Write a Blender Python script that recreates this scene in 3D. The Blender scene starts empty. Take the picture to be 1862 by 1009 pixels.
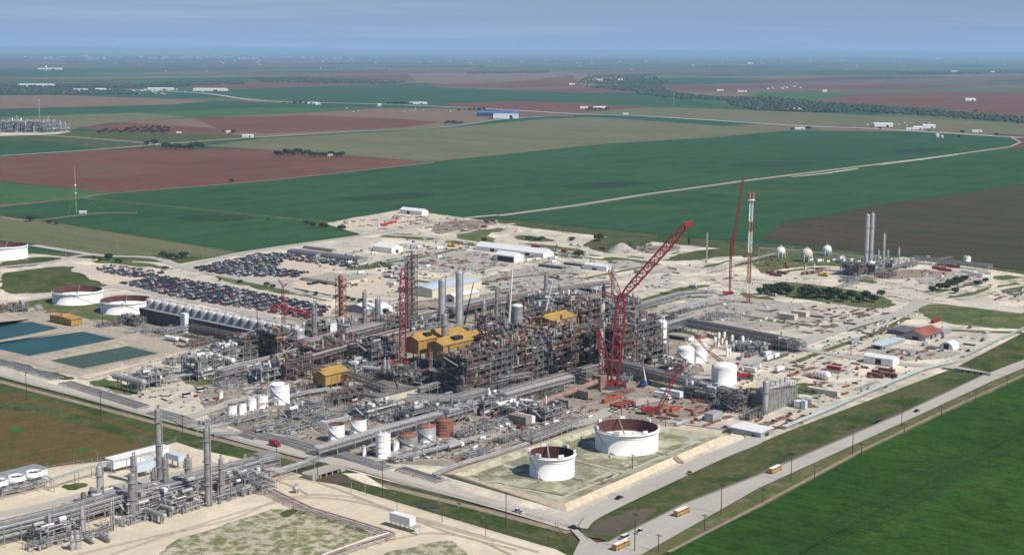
import bpy, bmesh, math, random
from mathutils import Vector, Matrix
random.seed(7)
C = bpy.context.scene.collection
PI = math.pi
# ---------------------------------------------------------------- camera model (calibration of the photograph)
FPX, CX, CY, HCAM = 2650.0, 931.0, 504.5, 220.0
PITCH = math.atan((504.5-93.0)/FPX); ROLL = math.radians(0.30)
_r0 = Vector((1,0,0)); _u0 = Vector((0,math.sin(PITCH),math.cos(PITCH))); FWD = Vector((0,math.cos(PITCH),-math.sin(PITCH)))
RIGHT = _r0*math.cos(ROLL)+_u0*math.sin(ROLL); UP = _u0*math.cos(ROLL)-_r0*math.sin(ROLL)
CAM = Vector((0,0,HCAM))
def G(px, py, z=0.0):
    "ground point (height z) seen at a photograph pixel"
    d = FWD + RIGHT*((px-CX)/FPX) + UP*((CY-py)/FPX)
    t = (z-HCAM)/d.z
    return CAM + d*t
def proj(p):
    q = Vector(p)-CAM; f = q.dot(FWD)
    return CX+FPX*q.dot(RIGHT)/f, CY-FPX*q.dot(UP)/f
def hgt(p, ytop):
    "height above ground point p that reaches photo row ytop"
    v = (CY-ytop)/FPX; w = UP-FWD*v
    q = Vector((p[0],p[1],0))-CAM
    return -(q.dot(w))/w.z
def sc(p):
    return FPX/(Vector(p)-CAM).dot(FWD)      # pixels per metre
_a = G(1100,995); _b = G(1850,662); UR = (_b-_a).normalized()
_a = G(1000,950); _b = G(60,697); UL = (_b-_a).normalized()
AR = math.atan2(UR.y, UR.x); AL = math.atan2(UL.y, UL.x)
def run(p, u, xt):
    "walk from p along u until the photo column xt"
    lo, hi = 0.0, 900.0
    s = 1 if u.x>0 else -1
    for _ in range(40):
        m = (lo+hi)/2
        if (proj(p+u*m)[0]-xt)*s < 0: lo = m
        else: hi = m
    return (lo+hi)/2
# ---------------------------------------------------------------- materials
def _new(name):
    m = bpy.data.materials.new(name); m.use_nodes = True
    nt = m.node_tree; b = nt.nodes['Principled BSDF']
    return m, nt, b
def mat(name, col, rough=0.6, metal=0.0, col2=None, scale=0.2, lo=0.4, hi=0.65, bump=0.0, det=6, stretch=None):
    m, nt, b = _new(name)
    b.inputs['Roughness'].default_value = rough; b.inputs['Metallic'].default_value = metal
    c2 = col2 or tuple(c*0.8 for c in col)
    tc = nt.nodes.new('ShaderNodeTexCoord'); n = nt.nodes.new('ShaderNodeTexNoise')
    n.inputs['Scale'].default_value = scale; n.inputs['Detail'].default_value = det; n.inputs['Roughness'].default_value = 0.65
    src = tc.outputs['Object']
    if stretch:
        mp = nt.nodes.new('ShaderNodeMapping'); mp.inputs['Scale'].default_value = stretch
        nt.links.new(src, mp.inputs[0]); src = mp.outputs[0]
    nt.links.new(src, n.inputs['Vector'])
    r = nt.nodes.new('ShaderNodeValToRGB'); e = r.color_ramp.elements
    e[0].position = lo; e[0].color = (*col,1); e[1].position = hi; e[1].color = (*c2,1)
    nt.links.new(n.outputs['Fac'], r.inputs[0]); nt.links.new(r.outputs[0], b.inputs['Base Color'])
    if bump:
        bp = nt.nodes.new('ShaderNodeBump'); bp.inputs['Strength'].default_value = bump; bp.inputs['Distance'].default_value = 0.5
        nt.links.new(n.outputs['Fac'], bp.inputs['Height']); nt.links.new(bp.outputs[0], b.inputs['Normal'])
    return m
def gmat(name, c1, c2, c3=None, big=0.01, fine=0.15, p3=0.62, w3=0.06, rows=None, rowamp=0.25, grain=.27, rough=0.95, mid=0.0, c4=None, p4=0.68, s4=0.02, spec=0.1):
    """ground material: large patches c1/c2, a third tone c3 where a mid noise is high, optional rows"""
    m, nt, b = _new(name); N = nt.nodes.new; K = nt.links.new
    b.inputs['Roughness'].default_value = rough; b.inputs['Specular IOR Level'].default_value = spec
    tc = N('ShaderNodeTexCoord')
    def noise(s, det=8, rg=0.65, off=0):
        n = N('ShaderNodeTexNoise'); n.inputs['Scale'].default_value = s; n.inputs['Detail'].default_value = det; n.inputs['Roughness'].default_value = rg
        mp = N('ShaderNodeMapping'); mp.inputs['Location'].default_value = (off,off*1.7,off*.3); K(tc.outputs['Object'], mp.inputs[0]); K(mp.outputs[0], n.inputs['Vector'])
        return n.outputs['Fac']
    def ramp(f, a, b_):
        r = N('ShaderNodeMapRange'); r.inputs['From Min'].default_value = a; r.inputs['From Max'].default_value = b_; K(f, r.inputs['Value']); return r.outputs[0]
    def mix(f, A, B):
        x = N('ShaderNodeMix'); x.data_type = 'RGBA'; x.clamp_factor = True; K(f, x.inputs['Factor'])
        for v, i in ((A,6),(B,7)):
            if isinstance(v, tuple): x.inputs[i].default_value = (*v,1)
            else: K(v, x.inputs[i])
        return x.outputs[2]
    col = mix(ramp(noise(big), .38, .62), c1, c2)
    if c3: col = mix(ramp(noise(fine, 10, .7, 3.1), p3-w3, p3+w3), col, c3)
    if c4: col = mix(ramp(noise(s4, 8, .7, 9.2), p4-.04, p4+.04), col, c4)
    if rows:
        mp = N('ShaderNodeMapping'); mp.inputs['Rotation'].default_value = (0,0,-rows[0]); K(tc.outputs['Object'], mp.inputs[0])
        mp2 = N('ShaderNodeMapping'); mp2.inputs['Scale'].default_value = (rows[1]*.06, rows[1], rows[1]); K(mp.outputs[0], mp2.inputs[0])
        n = N('ShaderNodeTexNoise'); n.inputs['Scale'].default_value = 1; n.inputs['Detail'].default_value = 5; n.inputs['Roughness'].default_value = .7; K(mp2.outputs[0], n.inputs['Vector'])
        f = ramp(n.outputs['Fac'], .35, .65)
        d = N('ShaderNodeMapRange'); d.inputs['To Min'].default_value = 1-rowamp; d.inputs['To Max'].default_value = 1+rowamp; K(f, d.inputs['Value'])
        v = N('ShaderNodeVectorMath'); v.operation = 'SCALE'; K(col, v.inputs[0]); K(d.outputs[0], v.inputs['Scale']); col = v.outputs[0]
    # fine grain, reads as clods, tufts, gravel
    f2 = noise(max(fine*4, .35), 6, .75, 5.5)
    d = N('ShaderNodeMapRange'); d.inputs['From Min'].default_value = .3; d.inputs['From Max'].default_value = .7; d.inputs['To Min'].default_value = 1-grain; d.inputs['To Max'].default_value = 1+grain; K(f2, d.inputs['Value'])
    v = N('ShaderNodeVectorMath'); v.operation = 'SCALE'; K(col, v.inputs[0]); K(d.outputs[0], v.inputs['Scale']); col = v.outputs[0]
    K(col, b.inputs['Base Color'])
    return m
# ---------------------------------------------------------------- mesh builder
class MB:
    def __init__(s): s.v=[]; s.f=[]; s.mi=[]; s.m=0; s.sm=[]
    def add(s, vs, fs, smooth=False):
        o=len(s.v); s.v += [tuple(q) for q in vs]
        for f in fs: s.f.append(tuple(i+o for i in f)); s.mi.append(s.m); s.sm.append(smooth)
    def box(s, cx, cy, z0, sx, sy, sz, a=0.0):
        c, n = math.cos(a), math.sin(a); vs=[]
        for z in (z0, z0+sz):
            for dx,dy in ((-1,-1),(1,-1),(1,1),(-1,1)):
                x,y = dx*sx/2, dy*sy/2; vs.append((cx+x*c-y*n, cy+x*n+y*c, z))
        s.add(vs, [(3,2,1,0),(4,5,6,7),(0,1,5,4),(1,2,6,5),(2,3,7,6),(3,0,4,7)])
    def bar(s, p, q, w, h=None):
        "square bar between two points"
        p=Vector(p); q=Vector(q); d=(q-p)
        if d.length<1e-6: return
        d.normalize(); up = Vector((0,0,1)) if abs(d.z)<.95 else Vector((1,0,0))
        a=d.cross(up).normalized()*(w/2); b=d.cross(a).normalized()*((h or w)/2)
        s.add([p-a-b,p+a-b,p+a+b,p-a+b,q-a-b,q+a-b,q+a+b,q-a+b], [(3,2,1,0),(4,5,6,7),(0,1,5,4),(1,2,6,5),(2,3,7,6),(3,0,4,7)])
    def tube(s, p, q, r, n=6, r2=None, cap=True):
        p=Vector(p); q=Vector(q); d=(q-p)
        if d.length<1e-6: return
        d.normalize(); up = Vector((0,0,1)) if abs(d.z)<.95 else Vector((1,0,0))
        a=d.cross(up).normalized(); b=a.cross(d).normalized(); r2 = r if r2 is None else r2; vs=[]
        for c,R in ((p,r),(q,r2)):
            for i in range(n):
                t=2*PI*i/n; vs.append(c+a*(math.cos(t)*R)+b*(math.sin(t)*R))
        s.add(vs,[((i+1)%n,i,n+i,n+(i+1)%n) for i in range(n)],n>5)
        if cap: s.add(vs,[tuple(range(n)),tuple(range(2*n-1,n-1,-1))])
    def path(s, pts, r, n=6):
        for a,b in zip(pts,pts[1:]): s.tube(a,b,r,n)
    def lathe(s, prof, n=24, cx=0, cy=0, smooth=True, a0=0):
        "prof: list of (r,z) from bottom to top"
        vs=[]; fs=[]
        for r,z in prof:
            for i in range(n):
                t=a0+2*PI*i/n; vs.append((cx+r*math.cos(t), cy+r*math.sin(t), z))
        for k in range(len(prof)-1):
            for i in range(n): fs.append((k*n+i,k*n+(i+1)%n,(k+1)*n+(i+1)%n,(k+1)*n+i))
        s.add(vs,fs,smooth)
    def disc(s, r, z, n=24, cx=0, cy=0):
        s.add([(cx+r*math.cos(2*PI*i/n),cy+r*math.sin(2*PI*i/n),z) for i in range(n)],[tuple(range(n))])
    def ball(s, c, r, n=10, m=6, sz=1.0):
        prof=[(max(.01,r*math.cos(-PI/2+PI*k/m)), c[2]+sz*r*math.sin(-PI/2+PI*k/m)) for k in range(m+1)]
        s.lathe(prof,n,c[0],c[1])
    def lattice(s, p, q, w, r, seg=None, w2=None):
        "four-chord lattice boom with diagonals"
        p=Vector(p); q=Vector(q); d=q-p; L=d.length; d.normalize(); up = Vector((0,0,1)) if abs(d.z)<.9 else Vector((1,0,0))
        a=d.cross(up).normalized(); b=a.cross(d).normalized(); seg = seg or max(3,int(L/w/1.3)); w2 = w if w2 is None else w2
        def c(k,i):
            t=k/seg; W=(w+(w2-w)*t)/2; W *= min(1,.35+min(t,1-t)*seg/2.2)
            sx,sy=((-1,-1),(1,-1),(1,1),(-1,1))[i]; return p+d*(L*t)+a*(sx*W)+b*(sy*W)
        for k in range(seg):
            for i in range(4):
                s.bar(c(k,i),c(k+1,i),r*2); j=(i+1)%4
                s.bar(c(k,i if k%2 else j),c(k+1,j if k%2 else i),r*1.3)
                if k: s.bar(c(k,i),c(k,j),r*1.2)
    def mesh(s, name, mats):
        me=bpy.data.meshes.new(name); me.from_pydata(s.v,[],s.f)
        for m in (mats if isinstance(mats,(list,tuple)) else [mats]): me.materials.append(m)
        me.polygons.foreach_set('material_index', s.mi); me.polygons.foreach_set('use_smooth', s.sm); me.update()
        return me
    def build(s, name, mats, parent=None, loc=None, rz=0):
        o=bpy.data.objects.new(name, s.mesh(name,mats)); C.objects.link(o)
        if parent: o.parent=parent
        if loc is not None: o.location=loc
        if rz: o.rotation_euler=(0,0,rz)
        return o
def tag(o, label=None, cat=None, group=None, kind=None):
    if label: o['label']=label
    if cat: o['category']=cat
    if group: o['group']=group
    if kind: o['kind']=kind
    return o
def thing(name, label, cat, loc, rz=0, group=None):
    o=bpy.data.objects.new(name,None); C.objects.link(o); o.empty_display_size=1; o.location=Vector(loc); o.rotation_euler=(0,0,rz)
    return tag(o,label,cat,group)
KIDS={}
def dup(root, loc, rz, label=None, group=None, s=None):
    r=root.copy(); C.objects.link(r); r.location=Vector(loc); r.rotation_euler=(0,0,rz)
    if s: r.scale=(s,s,s)
    if label: r['label']=label
    if group: r['group']=group
    for ch in kids(root):
        c=ch.copy(); C.objects.link(c); c.parent=r
        for g in kids(ch):
            d=g.copy(); C.objects.link(d); d.parent=c
    return r
def kids(o):
    if o.name not in KIDS: KIDS[o.name]=[c for c in bpy.data.objects if c.parent==o]
    return KIDS[o.name]
ORD=['','second ','third ','fourth ','fifth ','sixth ','seventh ','eighth ','ninth ','tenth ','eleventh ','twelfth ','thirteenth ','fourteenth ','fifteenth ','sixteenth ','seventeenth ','eighteenth ','nineteenth ','twentieth ']
def nth(i, side='left'): return ('first' if i==0 else ORD[i].strip())+' from '+side
# ---------------------------------------------------------------- palette
galv=mat('galvanised_steel',(.44,.43,.42),.6,.15,(.27,.265,.26),.5)
steel=mat('grey_steel',(.27,.265,.26),.6,.1,(.13,.125,.12),.35)
dsteel=mat('dark_steel',(.115,.11,.105),.6,.1,(.055,.052,.05),.35)
vesg=mat('grey_vessel_cladding',(.46,.455,.45),.45,.2,(.33,.33,.33),.15)
vesd=mat('weathered_vessel',(.32,.315,.31),.5,.2,(.17,.16,.15),.25)
rust=mat('rusty_steel',(.27,.10,.055),.85,0,(.12,.055,.04),.3)
orng=mat('orange_scaffold',(.42,.15,.08),.8,0,(.2,.08,.06),.3)
redp=mat('red_crane_paint',(.30,.022,.032),.6,0,(.20,.018,.024),.3)
redb=mat('bright_red_paint',(.42,.035,.035),.6,0,(.28,.03,.03),.3)
pinkp=mat('pinkish_pipe',(.45,.25,.24),.7,0,(.3,.17,.17),.3)
redbr=mat('red_brown_primer',(.24,.115,.085),.8,0,(.14,.075,.06),.25)
cont=mat('orange_container',(.40,.11,.06),.7,0,(.28,.075,.045),.25)
white=mat('white_tank_paint',(.82,.815,.79),.5,0,(.58,.56,.52),.35,.50,.82,0,8,(1,1,.12))
whit2=mat('white_sheet_metal',(.80,.80,.79),.5,0,(.62,.62,.62),.3,.4,.8,0,8,(1,1,.3))
cream=mat('cream_wall',(.62,.57,.45),.8,0,(.52,.47,.37),.12)
yell=mat('ochre_cladding',(.45,.275,.07),.8,0,(.30,.18,.05),.16,.35,.75,0,8,(1,1,.25))
grayw=mat('grey_sheet_wall',(.34,.35,.37),.6,0,(.25,.26,.28),.12)
dgray=mat('dark_grey_roof',(.13,.13,.145),.8,0,(.09,.09,.10),.1)
blur=mat('pale_blue_roof',(.56,.64,.70),.45,0,(.48,.55,.6),.05)
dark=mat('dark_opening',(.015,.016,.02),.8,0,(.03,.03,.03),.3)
conc=mat('pale_concrete',(.36,.335,.29),.9,0,(.32,.30,.27),.06)
rustin=mat('rusty_tank_interior',(.11,.035,.03),.9,0,(.06,.02,.02),.15)
rroof=mat('rust_red_roof',(.30,.10,.06),.8,0,(.2,.07,.05),.1)
bluew=mat('blue_cladding',(.06,.17,.42),.6,0,(.04,.12,.32),.05)
ybus=mat('school_bus_yellow',(.55,.30,.06),.5,0,(.46,.25,.05),.3)
glass=mat('dark_glass',(.02,.025,.03),.1,0,(.03,.035,.04),.5)
tyre=mat('tyre_rubber',(.02,.02,.02),.9,0,(.03,.03,.03),.5)
wood=mat('pole_timber',(.07,.05,.04),.9,0,(.04,.03,.025),.6)
ora=mat('orange_white_paint',(.42,.18,.09),.8,0,(.30,.13,.08),.3)
teal=mat('teal_paint',(.04,.20,.19),.6,0,(.03,.14,.14),.3)
tanp=mat('tan_paint',(.42,.33,.2),.7,0,(.33,.25,.15),.3)
yelm=mat('machine_yellow',(.60,.38,.03),.5,0,(.5,.3,.03),.3)
bluep=mat('deep_blue_paint',(.02,.05,.18),.5,0,(.02,.04,.12),.3)
palg=mat('pale_green_pipe',(.46,.53,.50),.6,0,(.36,.42,.40),.1)
# ================================================================ camera, light, air
sc_=bpy.context.scene
cam=bpy.data.cameras.new('camera'); co=bpy.data.objects.new('camera',cam); C.objects.link(co)
co.matrix_world=Matrix(((RIGHT.x,UP.x,-FWD.x,0),(RIGHT.y,UP.y,-FWD.y,0),(RIGHT.z,UP.z,-FWD.z,HCAM),(0,0,0,1)))
cam.sensor_width=36; cam.lens=36*FPX/1862; cam.clip_start=1; cam.clip_end=900000; sc_.camera=co
SUN=Vector((.81*math.cos(math.radians(47)),-.586*math.cos(math.radians(47)),math.sin(math.radians(47)))).normalized()
sl=bpy.data.lights.new('sun','SUN'); sl.energy=5.0; sl.angle=math.radians(.53); sl.color=(1,.94,.86)
so=bpy.data.objects.new('sun',sl); C.objects.link(so); so.rotation_euler=SUN.to_track_quat('Z','Y').to_euler(); so.location=(0,0,900)
w=bpy.data.worlds.new('World'); sc_.world=w; w.use_nodes=True; nt=w.node_tree; bg=nt.nodes['Background']
sky=nt.nodes.new('ShaderNodeTexSky'); sky.sky_type='NISHITA'; sky.sun_disc=False; sky.sun_elevation=math.radians(47)
sky.sun_rotation=math.atan2(SUN.x,SUN.y); sky.air_density=1.0; sky.dust_density=.4; sky.ozone_density=3.0; sky.altitude=300
bg.inputs['Strength'].default_value=.085
N=nt.nodes.new; K=nt.links.new
tc=N('ShaderNodeTexCoord'); sp=N('ShaderNodeSeparateXYZ'); K(tc.outputs['Generated'],sp.inputs[0])
mr=N('ShaderNodeMapRange'); mr.inputs['From Min'].default_value=.0; mr.inputs['From Max'].default_value=.10; mr.inputs['To Min'].default_value=1; mr.inputs['To Max'].default_value=0; K(sp.outputs[2],mr.inputs['Value'])
# summer haze bank low in the sky: blue-grey, with faint streaks of cloud
rp=N('ShaderNodeValToRGB'); e=rp.color_ramp.elements
SKYK=11.8
e[0].position=0; e[0].color=(.275,.435,.700,1); e[1].position=.037; e[1].color=(.155,.290,.585,1)
K(sp.outputs[2],rp.inputs[0])
mp=N('ShaderNodeMapping'); mp.inputs['Scale'].default_value=(2.2,2.2,60); K(tc.outputs['Generated'],mp.inputs[0])
nz=N('ShaderNodeTexNoise'); nz.inputs['Scale'].default_value=1.6; nz.inputs['Detail'].default_value=6; nz.inputs['Roughness'].default_value=.6; K(mp.outputs[0],nz.inputs['Vector'])
nr=N('ShaderNodeMapRange'); nr.inputs['From Min'].default_value=.5; nr.inputs['From Max'].default_value=.75; nr.inputs['To Max'].default_value=.42; K(nz.outputs['Fac'],nr.inputs['Value'])
cm=N('ShaderNodeMix'); cm.data_type='RGBA'; K(nr.outputs[0],cm.inputs['Factor']); K(rp.outputs[0],cm.inputs[6]); cm.inputs[7].default_value=(.42,.55,.76,1)
vs=N('ShaderNodeVectorMath'); vs.operation='SCALE'; vs.inputs['Scale'].default_value=SKYK; K(cm.outputs[2],vs.inputs[0])
mx=N('ShaderNodeMix'); mx.data_type='RGBA'; K(mr.outputs[0],mx.inputs['Factor']); K(sky.outputs[0],mx.inputs[6]); K(vs.outputs[0],mx.inputs[7])
K(mx.outputs[2],bg.inputs['Color'])
vsn=sc_.view_settings; vsn.view_transform='Standard'; vsn.look='None'; vsn.exposure=.0; vsn.gamma=1
sc_.cycles.use_denoising=True; sc_.cycles.volume_bounces=1; sc_.cycles.max_bounces=5; sc_.cycles.diffuse_bounces=2; sc_.cycles.glossy_bounces=2
HZ=120000.0
hb=MB(); hb.box(0,60000,-1.5,2*HZ+400,2*HZ+400,240)
hz=hb.build('haze',None); hz.data.materials.clear()
hm=bpy.data.materials.new('haze'); hm.use_nodes=True; t=hm.node_tree; t.nodes.clear()
pv=t.nodes.new('ShaderNodeVolumePrincipled'); pv.inputs['Density'].default_value=3.5e-5; pv.inputs['Color'].default_value=(.45,.70,1.0,1); pv.inputs['Anisotropy'].default_value=0
ou=t.nodes.new('ShaderNodeOutputMaterial'); t.links.new(pv.outputs[0],ou.inputs['Volume']); hz.data.materials.append(hm)
tag(hz,'pale blue summer haze over the plain',kind='stuff')
# ================================================================ ground
def st(o): o['kind']='structure'; return o
far=_new('far_farmland'); fm,nt,b=far; N=nt.nodes.new; K=nt.links.new
b.inputs['Roughness'].default_value=.95; b.inputs['Specular IOR Level'].default_value=.05
tc=N('ShaderNodeTexCoord'); mp=N('ShaderNodeMapping'); mp.inputs['Rotation'].default_value=(0,0,-AR); K(tc.outputs['Object'],mp.inputs[0])
br=N('ShaderNodeTexBrick'); br.inputs['Scale'].default_value=1; br.inputs['Brick Width'].default_value=1650; br.inputs['Row Height'].default_value=760; br.inputs['Mortar Size'].default_value=7
br.inputs['Color1'].default_value=(0,0,0,1); br.inputs['Color2'].default_value=(1,1,1,1); br.inputs['Mortar'].default_value=(.45,.45,.45,1); br.offset=.37; br.squash=1.4; br.squash_frequency=3
K(mp.outputs[0],br.inputs['Vector'])
rp=N('ShaderNodeValToRGB'); rp.color_ramp.interpolation='CONSTANT'; cr=rp.color_ramp
cols=[(0,(.028,.085,.045)),(.2,(.14,.062,.05)),(.34,(.10,.115,.06)),(.47,(.03,.08,.04)),(.6,(.155,.10,.07)),(.72,(.045,.11,.045)),(.84,(.16,.13,.085)),(.93,(.12,.055,.05))]
cr.elements[0].position=0; cr.elements[0].color=(*cols[0][1],1); cr.elements[1].position=cols[1][0]; cr.elements[1].color=(*cols[1][1],1)
for p,c in cols[2:]: q=cr.elements.new(p); q.color=(*c,1)
K(br.outputs['Color'],rp.inputs[0])
nz=N('ShaderNodeTexNoise'); nz.inputs['Scale'].default_value=.0028; nz.inputs['Detail'].default_value=9; nz.inputs['Roughness'].default_value=.7; K(tc.outputs['Object'],nz.inputs['Vector'])
r2=N('ShaderNodeMapRange'); r2.inputs['From Min'].default_value=.56; r2.inputs['From Max'].default_value=.62; K(nz.outputs['Fac'],r2.inputs['Value'])
mx=N('ShaderNodeMix'); mx.data_type='RGBA'; K(r2.outputs[0],mx.inputs['Factor']); K(rp.outputs[0],mx.inputs[6]); mx.inputs[7].default_value=(.035,.055,.03,1)
K(mx.outputs[2],b.inputs['Base Color'])
# base sheet, graded grid
cs=[0]; s=500
while cs[-1]<119000: cs.append(min(119000,cs[-1]+s)); s*=1.6
xs=sorted(set([-c for c in cs]+cs)); ys=sorted(set([60000+ -0]+[-3000,-1500]+[c for c in cs]+[170000])) ; ys=[y for y in ys if y<=178000]
g=MB(); W=len(xs)
g.add([(x,y,0) for y in ys for x in xs],[(j*W+i,j*W+i+1,(j+1)*W+i+1,(j+1)*W+i) for j in range(len(ys)-1) for i in range(W-1)])
st(g.build('ground',fm))
RR=(AR,); 
m_green=gmat('green_crop',(.027,.077,.028),(.035,.092,.032),(.021,.060,.024),big=.0022,fine=.009,p3=.58,rows=(AR,.05),rowamp=.18,c4=(.035,.085,.04),p4=.66,s4=.004)
m_green2=gmat('lighter_green_crop',(.042,.110,.030),(.058,.130,.034),(.03,.09,.04),big=.004,fine=.02,rows=(AR,.05),rowamp=.12)
m_red=gmat('red_brown_field',(.135,.056,.034),(.158,.070,.042),(.105,.055,.032),big=.0025,fine=.012,rows=(AR,.06),rowamp=.16,c4=(.12,.085,.04),p4=.62,s4=.005)
m_tan=gmat('tan_stubble',(.20,.13,.085),(.17,.125,.08),(.13,.12,.07),big=.003,fine=.01,rows=(AR,.06),rowamp=.1)
m_olive=gmat('olive_pasture',(.125,.135,.065),(.155,.15,.08),(.09,.12,.05),big=.003,fine=.012,rows=(AL,.03),rowamp=.14)
m_dbrown=gmat('dark_brown_field',(.056,.050,.024),(.070,.054,.030),(.036,.050,.020),big=.003,fine=.012,p3=.58,rows=(AL,.04),rowamp=.18)
m_crop=gmat('dark_green_crop',(.022,.066,.007),(.036,.092,.011),(.012,.042,.005),big=.010,fine=.10,p3=.58,w3=.1,rows=(AL,.30),rowamp=.2,grain=.4,c4=(.05,.085,.02),p4=.64,s4=.02)
m_bg=gmat('brown_green_grassland',(.120,.084,.030),(.112,.085,.029),(.075,.078,.024),big=.02,fine=.10,p3=.56,w3=.06,rows=(AR,.5),rowamp=.22)
m_grass=gmat('mown_grass',(.072,.105,.030),(.105,.125,.042),(.20,.175,.11),big=.016,fine=.07,p3=.58,w3=.08,grain=.35)
m_grassd=gmat('ditch_grass',(.050,.078,.020),(.085,.092,.032),(.13,.11,.055),big=.02,fine=.09,p3=.57,w3=.08,grain=.4,c4=(.035,.065,.014),p4=.56,s4=.03)
m_weeds=gmat('rough_weeds',(.12,.12,.045),(.085,.11,.035),(.19,.16,.10),big=.02,fine=.09,p3=.58,w3=.07)
m_cal=gmat('caliche_yard',(.58,.525,.43),(.47,.43,.36),(.29,.28,.205),big=.014,fine=.05,p3=.575,w3=.06,c4=(.70,.63,.50),p4=.56,s4=.018,grain=.2)
m_cal2=gmat('beige_gravel_pad',(.62,.535,.40),(.56,.49,.375),(.47,.42,.335),big=.008,fine=.03,p3=.64,w3=.14,c4=(.66,.575,.44),p4=.56,s4=.012,rows=(AR,.12),rowamp=.07,grain=.12)
m_work=gmat('dirty_work_ground',(.31,.265,.215),(.22,.19,.155),(.43,.38,.31),big=.02,fine=.09,p3=.58,w3=.08,c4=(.20,.12,.09),p4=.62,s4=.04)
m_road=gmat('pale_road',(.435,.405,.36),(.405,.375,.335),(.37,.34,.30),big=.008,fine=.03,p3=.62,grain=.07,rows=(AR,.25),rowamp=.05)
m_roadL=gmat('pale_canal_road',(.47,.435,.375),(.43,.395,.345),(.39,.355,.31),big=.008,fine=.03,p3=.62,grain=.07,rows=(AL,.25),rowamp=.05)
m_dirt=gmat('bare_dirt',(.30,.24,.18),(.25,.2,.155),(.20,.17,.12),big=.02,fine=.09)
m_mud=gmat('brown_mud',(.115,.092,.066),(.085,.075,.055),(.16,.13,.1),big=.03,fine=.12,rough=.9,spec=.2)
m_scar=gmat('scrubby_caliche',(.50,.44,.33),(.42,.38,.28),(.17,.18,.08),big=.03,fine=.22,p3=.50,w3=.06,rows=(AR,.12),rowamp=.12)
m_stain=gmat('stained_dike_floor',(.19,.175,.11),(.25,.235,.16),(.42,.43,.32),big=.02,fine=.07,p3=.54,w3=.05,grain=.35)
m_berm=gmat('beige_berm_lining',(.60,.50,.35),(.53,.45,.33),(.46,.42,.3),big=.02,fine=.1,p3=.66)
m_bermg=gmat('pale_green_lining',(.46,.465,.34),(.42,.39,.28),(.25,.25,.16),big=.03,fine=.09,p3=.52,w3=.06)
m_dike=gmat('basin_dike_concrete',(.42,.365,.285),(.36,.315,.25),(.28,.245,.195),big=.03,fine=.08,rows=(AR+PI/2,.35),rowamp=.16)
m_park=gmat('parking_gravel',(.60,.50,.39),(.52,.45,.37),(.44,.40,.34),big=.012,fine=.06,p3=.62)
def ragged(ps, jit):
    rn=random.Random(int(ps[0].x*7+ps[0].y)); n=len(ps); out=[]
    # round the corners, then break up the outline
    q=[]
    for i in range(n):
        a=ps[i]; b=ps[(i+1)%n]; q+=[a.lerp(b,.25),a.lerp(b,.75)]
    for rnd_ in range(3):
        out=[]
        for i in range(len(q)):
            a=q[i]; b=q[(i+1)%len(q)]; d=b-a; L=d.length; m=(a+b)/2
            if L>5: m=m+Vector((-d.y,d.x,0)).normalized()*rn.uniform(-1,1)*min(L*jit,5)
            out+=[a,m]
        q=out
    return q
def sheet(name, mt, pts, z, kind='structure', jit=0):
    ps=[G(x,y) for x,y in pts]
    if jit: ps=ragged(ps,jit)
    o=MB(); o.add([(p.x,p.y,z) for p in ps],[tuple(range(len(ps)))]); me=o.build(name,mt)
    if me.data.polygons[0].normal.z<0: me.data.flip_normals()
    me['kind']=kind; return me
def strip(name, mt, pts, width, z, smooth=True, kind='structure', curb=0):
    P=[G(x,y) for x,y in pts]
    if smooth and len(P)>2:
        Q=[]
        for i in range(len(P)-1):
            a=P[max(i-1,0)]; b_=P[i]; c=P[i+1]; d=P[min(i+2,len(P)-1)]
            for k in range(5):
                t=k/5; Q.append(.5*((2*b_)+(-a+c)*t+(2*a-5*b_+4*c-d)*t*t+(-a+3*b_-3*c+d)*t**3))
        Q.append(P[-1]); P=Q
    vs=[]
    for i,p in enumerate(P):
        d=(P[min(i+1,len(P)-1)]-P[max(i-1,0)]); d.z=0; d.normalize(); n=Vector((-d.y,d.x,0))*width/2
        vs+=[(p.x+n.x,p.y+n.y,z),(p.x-n.x,p.y-n.y,z)]
    o=MB(); o.add(vs,[(2*i,2*i+1,2*i+3,2*i+2) for i in range(len(P)-1)]); me=o.build(name,mt)
    if me.data.polygons[0].normal.z<0: me.data.flip_normals()
    me['kind']=kind; return me
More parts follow.
